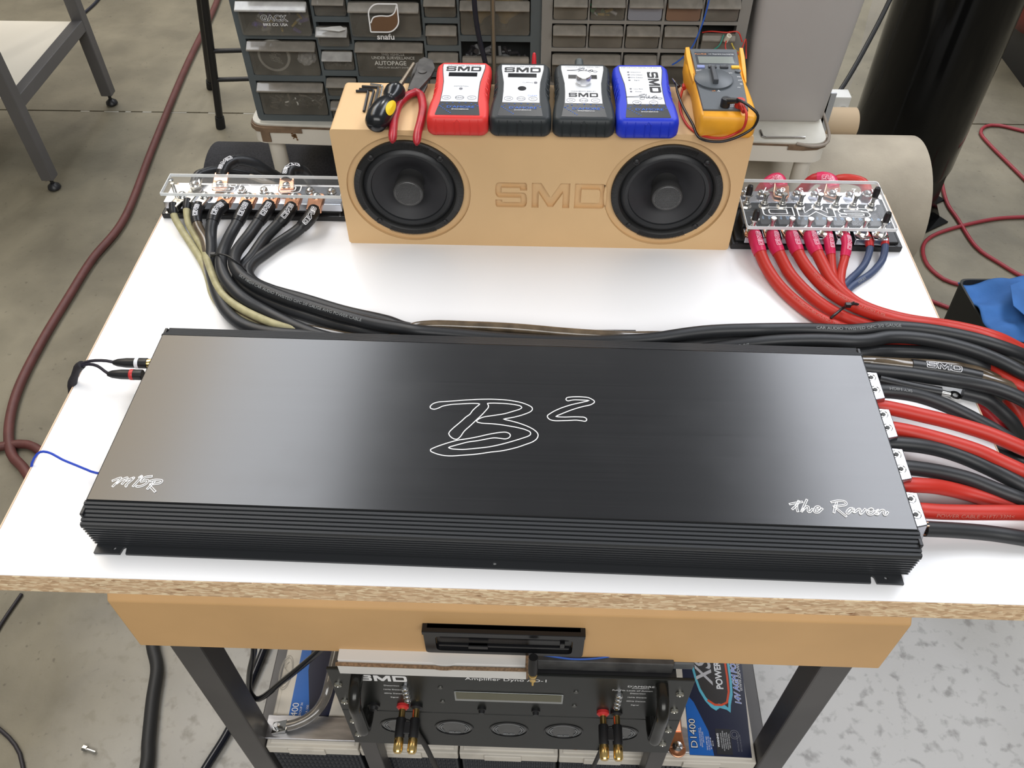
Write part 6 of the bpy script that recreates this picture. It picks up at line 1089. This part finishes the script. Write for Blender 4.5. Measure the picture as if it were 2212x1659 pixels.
bt('14V AGM POWER',0.3945,0.1840,0.0140,LW,0.95,0.055,0.2); bt('14V AGM POWER',0.3945,0.1840,0.0140,LBT,0.95,0.0,0.2,z=ZT+0.0002); bt('WWW.XSPOWERBATTERIES.COM',0.4030,0.2100,0.0075,LW,0.92)
bt('D1400',0.3085,0.0800,0.0160,BTX,1.15,0.045); bt('D1400',0.3085,0.0800,0.0160,LW,1.15,-0.005,z=ZT+0.0002)
for i,t in enumerate(['REPLACES GROUP SIZE 34','SEALED LEAD ACID BATTERY','2400 MAX AMPS']): bt(t,0.3190+i*0.0028,0.0740,0.0026,LW,1.0)
for i,t in enumerate(['MAX AMPS 2400','CA 855 CCA 775','RC 130 AH 68','BCI 34']): bt(t,0.3300+i*0.0034,0.0640,0.0032,LW,1.0)
lbl(L5,[(0.3455,0.0465),(0.3720,0.0460),(0.3730,0.0890),(0.3470,0.0895)],BTX,zl+0.0002,'warning_panel')
bt('WARNING',0.3500,0.0700,0.0048,LW,1.0,0.03)
for i in range(5): bt(['SHIELD EYES EXPLOSIVE','NO SPARKS FLAMES SMOKING','SULFURIC ACID CAUSES','FLUSH EYES WITH WATER','KEEP OUT OF REACH'][i],0.3555+i*0.0034,0.0690,0.0026,LW,0.95)
q=MB(); q.mx=FR((0.3790,0.080,ZT),(0,1,0),(-1,0,0)); q.ribbon(circ(0.0075,24),0.0007,0.0002); q.ribbon(circ(0.0045,16),0.0007,0.0002); q.build('label_mark',GREYT,L5)
for i in range(2): bt('RECYCLE PB RETURN',0.3830+i*0.005,0.066,0.0030,GREYT,1.0)
# left battery label and embossed oval
L1=lbl(BT[0],[(-0.3985,0.080),(-0.3290,0.079),(-0.310,0.285),(-0.400,0.285)],LBL2,BH)
lbl(L1,[(-0.3600,0.0795),(-0.3290,0.079),(-0.310,0.285),(-0.385,0.285),(-0.380,0.17)],LBD,zl,'label_band')
bt('400',-0.3890,0.0980,0.0165,LW,1.0,0.0,0,L1); bt('GROUP 34',-0.3790,0.0980,0.0055,LW,1.0,0,0,L1); bt('CA 550',-0.3680,0.0980,0.0055,LW,1.0,0,0,L1)
q=MB(); q.mx=FR((-0.4200,0.165,BH+0.0002),(0,1,0),(-1,0,0))
for s in (1.0,0.86): q.ribbon([(0.032*s*math.cos(t*PI/18),0.0115*s*math.sin(t*PI/18)) for t in range(36)],0.0009,0.0006)
q.ribbon([(-0.02,-0.004),(-0.01,0.006),(0.0,-0.005),(0.01,0.006),(0.02,-0.002)],0.0012,0.0006,closed=False); q.build('embossed_oval',mat('embossed_cream',(0.36,0.34,0.30),0.5),BT[0])
# bus plate on the battery posts
root=thing('bus_plate','long bare aluminium plate lying across the front of the batteries','metal plate',(-0.065,0.065,BH)); q=MB(); q.box(-0.433,0.298,0.0455,0.086,BH+0.0002,BH+0.0060); q.build('plate',mat('scratched_aluminium',(0.50,0.50,0.52),0.35,0.9,noise=(20,0.3),stretch=(1,6,1)),root,bevel=0.0012)
root=thing('washer','copper washer with a silver bolt on the aluminium plate','washer',(0.103,0.052,BH)); q=MB(); q.lathe([(0.0165,0),(0.0165,0.0016),(0.008,0.0016)],(0.104,0.060,BH+0.0062),(0,0,1),32); q.build('ring',mat('dull_copper',(0.45,0.22,0.13),0.4,0.9),root,smooth=True); q=MB(); q.lathe([(0.0085,0.0016),(0.0085,0.004),(0.004,0.008),(0,0.009)],(0.104,0.060,BH+0.0062),(0,0,1),24); q.build('bolt',CHR,root,smooth=True)
root=thing('battery_cable','grey clear cable bolted to the left end of the aluminium plate, arching back','cable',(-0.405,0.06,BH)); P=spline([(-0.392,0.064,BH+0.016),(-0.378,0.067,BH+0.018),(-0.358,0.076,BH+0.022),(-0.343,0.090,BH+0.026),(-0.333,0.112,BH+0.030),(-0.328,0.140,BH+0.040),(-0.328,0.20,BH+0.030)],0.006)
q=MB(); q.tube(P,0.0088,18); q.build('jacket',mat('grey_clear_jacket',(0.17,0.155,0.14),0.15,coat=0.8,noise=(60,0.3)),root,smooth=True)
q=MB(); q.hexa([(-0.420,0.052,BH+0.0065),(-0.396,0.055,BH+0.0065),(-0.396,0.073,BH+0.0065),(-0.420,0.072,BH+0.0065)],[(-0.420,0.052,BH+0.010),(-0.392,0.055,BH+0.022),(-0.392,0.073,BH+0.022),(-0.420,0.072,BH+0.010)]); q.build('cable_lug',SLV,root,bevel=0.001)
q=MB(); q.cyl((-0.411,0.062,BH+0.010),(-0.411,0.062,BH+0.016),0.0085,n=6); q.cyl((-0.411,0.062,BH+0.014),(-0.411,0.062,BH+0.024),0.0042,n=14); q.build('bolt_nut',CHR,root,bevel=0.0005)
root=thing('copper_lug','large copper cable lug with a silver bolt between plate and rightmost label','cable lug',(0.275,0.06,BH)); q=MB(); 
q.lathe([(0.0150,0),(0.0150,0.0035),(0.0060,0.0035)],(0.2770,0.051,BH+0.0066),(0,0,1),32); q.hexa([(0.263,0.051,BH+0.0066),(0.291,0.051,BH+0.0066),(0.289,0.078,BH+0.0066),(0.266,0.078,BH+0.0066)],[(0.263,0.051,BH+0.0100),(0.291,0.051,BH+0.0100),(0.287,0.078,BH+0.0125),(0.268,0.078,BH+0.0125)]); q.hexa([(0.266,0.078,BH+0.005),(0.289,0.078,BH+0.005),(0.288,0.115,BH+0.005),(0.267,0.115,BH+0.005)],[(0.268,0.078,BH+0.013),(0.287,0.078,BH+0.013),(0.285,0.112,BH+0.026),(0.270,0.112,BH+0.026)]); q.build('lug',COP,root,bevel=0.0015)
q=MB(); q.lathe([(0.0085,0.0035),(0.0085,0.0075),(0.0045,0.0085),(0.0030,0.0125),(0,0.013)],(0.2770,0.053,BH+0.0066),(0,0,1),20); q.build('bolt',CHR,root,smooth=True)
# ---------------- rack gear ----------------
PNL=mat('black_rack_panel',(0.012,0.013,0.012),0.34,spec=0.4)
def panel_text(par,t,x,z,s,m=WHT,sx=1.0,b=0,y=-0.0046): q=MB(); q.text(t,FR((x,y,z),(1,0,0),(0,0,1)),s,sx,0,b); q.build('panel_text',m,par)
rs=thing('rack_stand','dark steel stand holding the two black rack units','stand',(0,0.2,0))
for x in (-0.2440,0.2160):
    for y in (0.006,0.30):
        q=MB(); q.box(x-0.001,x+0.026,y,y+0.028,0.0,0.352); q.build('post',STL,rs,bevel=0.002)
for x in (-0.2440,0.2160):
    q=MB(); q.box(x,x+0.025,0.006,0.328,0.3405,0.352); q.build('rail',STL,rs,bevel=0.001)
def rack(name,label,z0,z1,cat='rack unit'):
    root=thing(name,label,cat,(-0.004,0.15,z0)); q=MB(); q.box(-0.2455,0.2375,-0.0045,0.0,z0+0.0005,z1-0.0005); f=q.build('front_panel',PNL,root,bevel=0.0008)
    q=MB(); q.box(-0.222,0.214,0.0,0.30,z0+0.002,z1-0.001); q.build('housing',BLK,root); return root,f
r1,f1=rack('amplifier_tester','black rack unit lettered Amplifier Dyno with a long narrow display',0.4860,0.6225)
r2,f2=rack('gauge_panel','black rack panel with a row of five recessed round gauges, under the lettered unit',0.3525,0.4850)
q=MB(); q.mx=FR((-0.1740,-0.0046,0.5990),(1,0,0),(0,0,1)); q.poly(smd(0.066),Matrix.Identity(4),0.0003); q.build('logo',WHT,f1)
panel_text(f1,'Amplifier Dyno AD-1',-0.0080,0.6070,0.0120,sx=1.05); panel_text(f1,"D'AMORE",0.1700,0.5985,0.0070,sx=1.2); panel_text(f1,'ENGINEERING',0.1700,0.5930,0.0030,sx=1.2); panel_text(f1,"Full Tilt Look of Action",0.1600,0.5850,0.0052,sx=1.1)
for side,tx_,lx in ((0,-0.1640,-0.1455),(1,0.1680,0.1430)):
    for i,t in enumerate(('Distortion','1kHz Detect','40Hz Detect','Signal')):
        panel_text(f1,t,tx_,0.5760-i*0.0132,0.0050)
        q=MB(); q.lathe([(0.0056,0),(0.0052,0.004),(0.0042,0.006),(0.0030,0.0065),(0,0.0065)],(lx,-0.0045,0.5740-i*0.0132),(0,-1,0),16); q.build('indicator_light',mat('chrome_led_bezel',(0.55,0.56,0.58),0.15,1),f1,smooth=True)
q=MB(); q.box(-0.0800,0.0690,-0.0060,-0.0044,0.5345,0.5650); b_=q.build('display_frame',mat('display_silver_frame',(0.40,0.41,0.40),0.25,0.8),f1,bevel=0.0015)
q=MB(); q.box(-0.0775,0.0665,-0.0064,-0.0059,0.5425,0.5645); q.build('display',mat('olive_lcd',(0.085,0.080,0.040),0.15),b_)
for x in (-0.0978,0.0853):
    for z in (0.5755,0.5275):
        q=MB(); q.lathe([(0.0036,0),(0.0030,0.0015),(0,0.0018)],(x,-0.0045,z),(0,-1,0),16); q.build('panel_screw',mat('dark_screw',(0.14,0.14,0.13),0.3,0.9),f1,smooth=True)
for x,r in ((-0.0437,0.0062),(0.0322,0.0062),(-0.1966,0.009)):
    q=MB(); q.lathe([(r,0),(r,0.003),(r*0.75,0.004),(r*0.6,0.008),(0,0.008)],(x,-0.0045,0.5070),(0,-1,0),20); q.build('push_button',BLK,f1,smooth=True)
SCB=mat('nickel_rack_screw',(0.42,0.41,0.36),0.25,0.9)
for x,z,f in ((-0.2395,0.5751,f1),(-0.2395,0.5165,f1),(-0.2375,0.4450,f2),(-0.2375,0.3906,f2),(0.2265,0.5802,f1),(0.2270,0.5223,f1),(0.2285,0.4489,f2),(0.2274,0.3925,f2)):
    q=MB(); q.lathe([(0.0058,0),(0.0050,0.0028),(0.0024,0.0036),(0.0018,0.0026),(0,0.0026)],(x+0.003*(1 if x<0 else -1),-0.0045,z),(0,-1,0),20); q.build('rack_screw',SCB,f,smooth=True)
for hx_ in (-0.2060,0.1960):
    q=MB(); q.tube(spline([(hx_,-0.004,0.608),(hx_,-0.024,0.606),(hx_,-0.035,0.600),(hx_,-0.040,0.588),(hx_,-0.040,0.545),(hx_,-0.040,0.510),(hx_,-0.035,0.498),(hx_,-0.024,0.493),(hx_,-0.004,0.491)],0.005),0.0085,16); q.build('handle',mat('black_chrome_handle',(0.03,0.03,0.028),0.2,0.6),f1,smooth=True)
for i,x in enumerate((-0.1680,-0.0870,-0.0062,0.0745,0.1560)):
    q=MB(); q.lathe([(0.0290,0.0),(0.0290,0.0008),(0.0268,0.0012),(0.0262,-0.0035)],(x,-0.0046,0.4290),(0,-1,0),44,close=True); g=q.build('gauge',BLK,f2,smooth=True,ang=30)
    q=MB(); q.lathe([(0.0262,-0.0002),(0,0.0001)],(x,-0.0047,0.4290),(0,-1,0),40); q.build('gauge_face',mat('gauge_face',(0.010,0.011,0.012),0.12,coat=0.5),g)
    q=MB(); q.mx=FR((x,-0.0050,0.4290),(1,0,0),(0,0,1))
    q.ribbon([(0.0225*math.cos(math.radians(a)),0.0225*math.sin(math.radians(a))) for a in range(-50,231,10)],0.0009,0.0003,closed=False)
    q.ribbon([(0.0190*math.cos(math.radians(a)),0.0190*math.sin(math.radians(a))) for a in list(range(-40,35,10))],0.0012,0.0003,closed=False); q.ribbon([(0.0190*math.cos(math.radians(a)),0.0190*math.sin(math.radians(a))) for a in list(range(145,221,10))],0.0012,0.0003,closed=False)
    q.poly(smd(0.017),Matrix.Translation((0,-0.017,0)),0.0003); q.build('gauge_marks',mat('gauge_grey_marks',(0.22,0.23,0.24),0.4),g)
# banana plug pairs
for xs,lb,cp in (((-0.1549,-0.1357),'double banana plug with gold ends on the left binding posts','left'),((0.1262,0.1450),'double banana plug with gold ends on the right binding posts','right')):
    for i,x in enumerate(xs):
        q=MB(); q.lathe([(0.0085,0),(0.0088,0.004),(0.0060,0.0065)],(x,-0.0045,0.5100),(0,-1,0),20); q.build('binding_post',mat('post_red',(0.50,0.03,0.03),0.35) if i==0 else BLK,f1,smooth=True)
    root=thing('banana_plug',lb,'plug',((xs[0]+xs[1])/2,-0.05,0.505))
    for x in xs:
        q=MB(); q.lathe([(0.0046,0.006),(0.0046,0.018),(0.0052,0.019)],(x,-0.0045,0.5100),(0,-1,-0.04),18); q.build('gold_collar',BRS,root,smooth=True)
        q=MB(); q.lathe([(0.0065,0.0185),(0.0070,0.020),(0.0070,0.044),(0.0065,0.0455)],(x,-0.0045,0.5100),(0,-1,-0.04),18); q.build('grip',BLK,root,smooth=True)
        q=MB(); q.lathe([(0.0060,0.0450),(0.0066,0.047),(0.0066,0.062),(0.0048,0.0650),(0,0.0655)],(x,-0.0045,0.5100),(0,-1,-0.04),18); q.build('gold_end',BRS,root,smooth=True)
    q=MB(); q.box(xs[0],xs[1],-0.045,-0.028,0.5050,0.5125); q.build('bridge',BLK,root,bevel=0.001)
root=thing('speaker_wire','thin black braided wire hanging from the left banana plug','wire',(-0.145,-0.03,0.4)); q=MB(); q.tube(spline([(-0.137,-0.040,0.503),(-0.140,-0.020,0.46),(-0.142,-0.010,0.415),(-0.135,-0.008,0.357),(-0.124,-0.006,0.235),(-0.10,-0.004,0.04)],0.01),0.0042,10); q.build('wire',mat('braided_wire',(0.03,0.028,0.026),0.6,bump=(600,0.5)),root,smooth=True)
root=thing('speaker_wire','thin black wire hanging from the right banana plug','wire',(0.13,-0.03,0.4)); q=MB(); q.tube(spline([(0.128,-0.040,0.503),(0.134,-0.014,0.45),(0.135,-0.008,0.383),(0.126,-0.006,0.258),(0.11,-0.004,0.05)],0.01),0.0032,10); q.build('wire',_m['braided_wire'],root,smooth=True)
# white cardboard box and black unit on top of the rack
CB=mat('white_cardboard',(0.66,0.645,0.62),0.6); KR=mat('corrugated_brown',(0.30,0.19,0.11),0.8,noise=(300,0.5))
wbx=thing('cardboard_box','flat white cardboard box with brown corrugated edge on top of the rack gear','box',(-0.10,0.10,0.623))
q=MB(); loft(q,[[(-0.226,-0.010),(0.018,-0.010),(0.020,0.20),(-0.228,0.20)]]*2,[0.6228,0.6470]); q.build('tray',CB,wbx,bevel=0.001)
q=MB(); q.ribbon([(-0.228,-0.008),(-0.100,-0.0085),(-0.092,-0.0095),(-0.084,-0.0095),(-0.076,-0.0085),(0.018,-0.008)],0.0042,0.0022,closed=False,z=0.6468); q.build('corrugated_edge',KR,wbx)
q=MB(); loft(q,[[(-0.2265,-0.003),(-0.104,-0.003),(-0.097,-0.0055),(-0.079,-0.0055),(-0.072,-0.003),(0.0165,-0.003),(0.020,0.20),(-0.228,0.20)]]*2,[0.6472,0.6490]); q.build('lid',CB,wbx,bevel=0.0006)
q=MB(); q.box(0.0165,0.0205,-0.0095,0.05,0.6235,0.6485); q.build('side_flap',KR,wbx,bevel=0.0008)
bu=thing('small_amplifier','small dusty black unit lying on the rack gear right of the white box','unit',(0.13,0.08,0.623)); q=MB(); q.box(0.030,0.208,0.004,0.17,0.6228,0.648); q.build('housing',mat('dusty_black',(0.025,0.025,0.026),0.5,noise=(30,0.6,0.35,0.6),col2=(0.06,0.06,0.06)),bu,bevel=0.002); q=MB(); q.box(0.2085,0.236,0.010,0.17,0.6228,0.640); q.build('grey_end',mat('grey_end_block',(0.10,0.105,0.11),0.5),bu,bevel=0.002)
rp=thing('signal_plug','gold-tipped black plug dangling over the rack gear beside the white box','plug',(0.0245,-0.03,0.66)); q=MB(); q.lathe([(0.0058,0.0),(0.0062,0.02),(0.0058,0.030)],(0.0262,-0.014,0.700),(0,-0.25,-1),20); q.build('shell',BLK,rp,smooth=True)
q=MB(); q.lathe([(0.0052,0.030),(0.0058,0.031),(0.0058,0.035),(0.0050,0.036),(0.0046,0.042),(0.0046,0.0435),(0.0016,0.0440),(0.0014,0.054),(0,0.0555)],(0.0262,-0.014,0.700),(0,-0.25,-1),20); q.build('contact',BRS,rp,smooth=True)
root=thing('loose_wire','bright blue wire lying across the small black unit','wire',(0.1,0.03,0.65)); q=MB(); q.tube(spline([(0.040,0.012,0.6495),(0.080,0.008,0.6495),(0.120,0.012,0.6495),(0.160,0.024,0.6495)],0.006),0.0013,8); q.build('wire',mat('blue_wire_bright',(0,0,0)),root,smooth=True)
# cables beside the left bench leg
P=[(-0.800,0.45,0.05),(-0.785,0.335,0.0135),(-0.768,0.290,0.0135),(-0.745,0.245,0.0135),(-0.733,0.180,0.0135),(-0.715,0.100,0.0135),(-0.702,0.045,0.0135),(-0.690,-0.10,0.0135)]
root=thing('extension_cord','thick dull black cable on the floor just left of the front bench leg','cable',(-0.73,0.18,0)); q=MB(); q.tube(spline(P,0.01),0.0130,16); q.build('cord',mat('dull_black_cable',(0.018,0.018,0.018),0.55),root,smooth=True)
P=[(-0.530,0.32,0.012),(-0.545,0.23,0.0085),(-0.565,0.130,0.0085),(-0.590,0.060,0.0085),(-0.612,-0.005,0.0085),(-0.63,-0.08,0.0085)]
root=thing('extension_cord','glossy black cable on the floor crossing behind the front left bench leg','cable',(-0.57,0.12,0)); q=MB(); q.tube(spline(P,0.01),0.0085,14); q.build('cord',mat('glossy_black_cord',(0.010,0.011,0.016),0.2),root,smooth=True)
P=[(-0.405,0.14,0.55),(-0.418,0.13,0.44),(-0.425,0.12,0.39),(-0.450,0.12,0.312),(-0.470,0.12,0.233),(-0.468,0.12,0.192),(-0.450,0.12,0.205),(-0.414,0.12,0.257),(-0.360,0.12,0.335),(-0.316,0.12,0.402),(-0.29,0.12,0.45),(-0.28,0.13,0.52)]
root=thing('extension_cord','flat black cord hanging in a loop from the bench between leg and rack','cord',(-0.42,0.12,0.3)); q=MB(); q.tube(spline(P,0.01),0.0052,12); q.build('cord',_m['glossy_black_cord'],root,smooth=True)
# ---------------- groups of repeats ----------------
GR={'power_cable':'heavy power cables on the bench','ground_wire':'thin ground wires on the left block','power_wire':'navy wires on the right block','handheld_meter':'handheld meters lined up on the speaker box','hex_key':'loose hex keys','car_battery':'batteries in a row under the bench','air_hose':'air hoses on the floor','extension_cord':'dark cords around the benches','banana_plug':'banana plugs on the rack unit','test_lead':'test leads of the multimeter','loose_wire':'loose thin wires','zip_tie':'zip ties around cable bundles','drawer_cabinet':'drawer cabinets on the cart','light_bulb':'amber bulbs in a drawer','probe_plug':'plugs behind the black meters','distribution_block':'distribution blocks','signal_cable':'thin signal leads','speaker_wire':'speaker wires under the rack','remote_wire':'thin wires leaving the bench','air_tank':'air tanks'}
for o in list(C.objects):
    if o.parent is None and o.get('label'):
        n=o.name.split('.')[0]
        if n in GR: o['group']=GR[n]
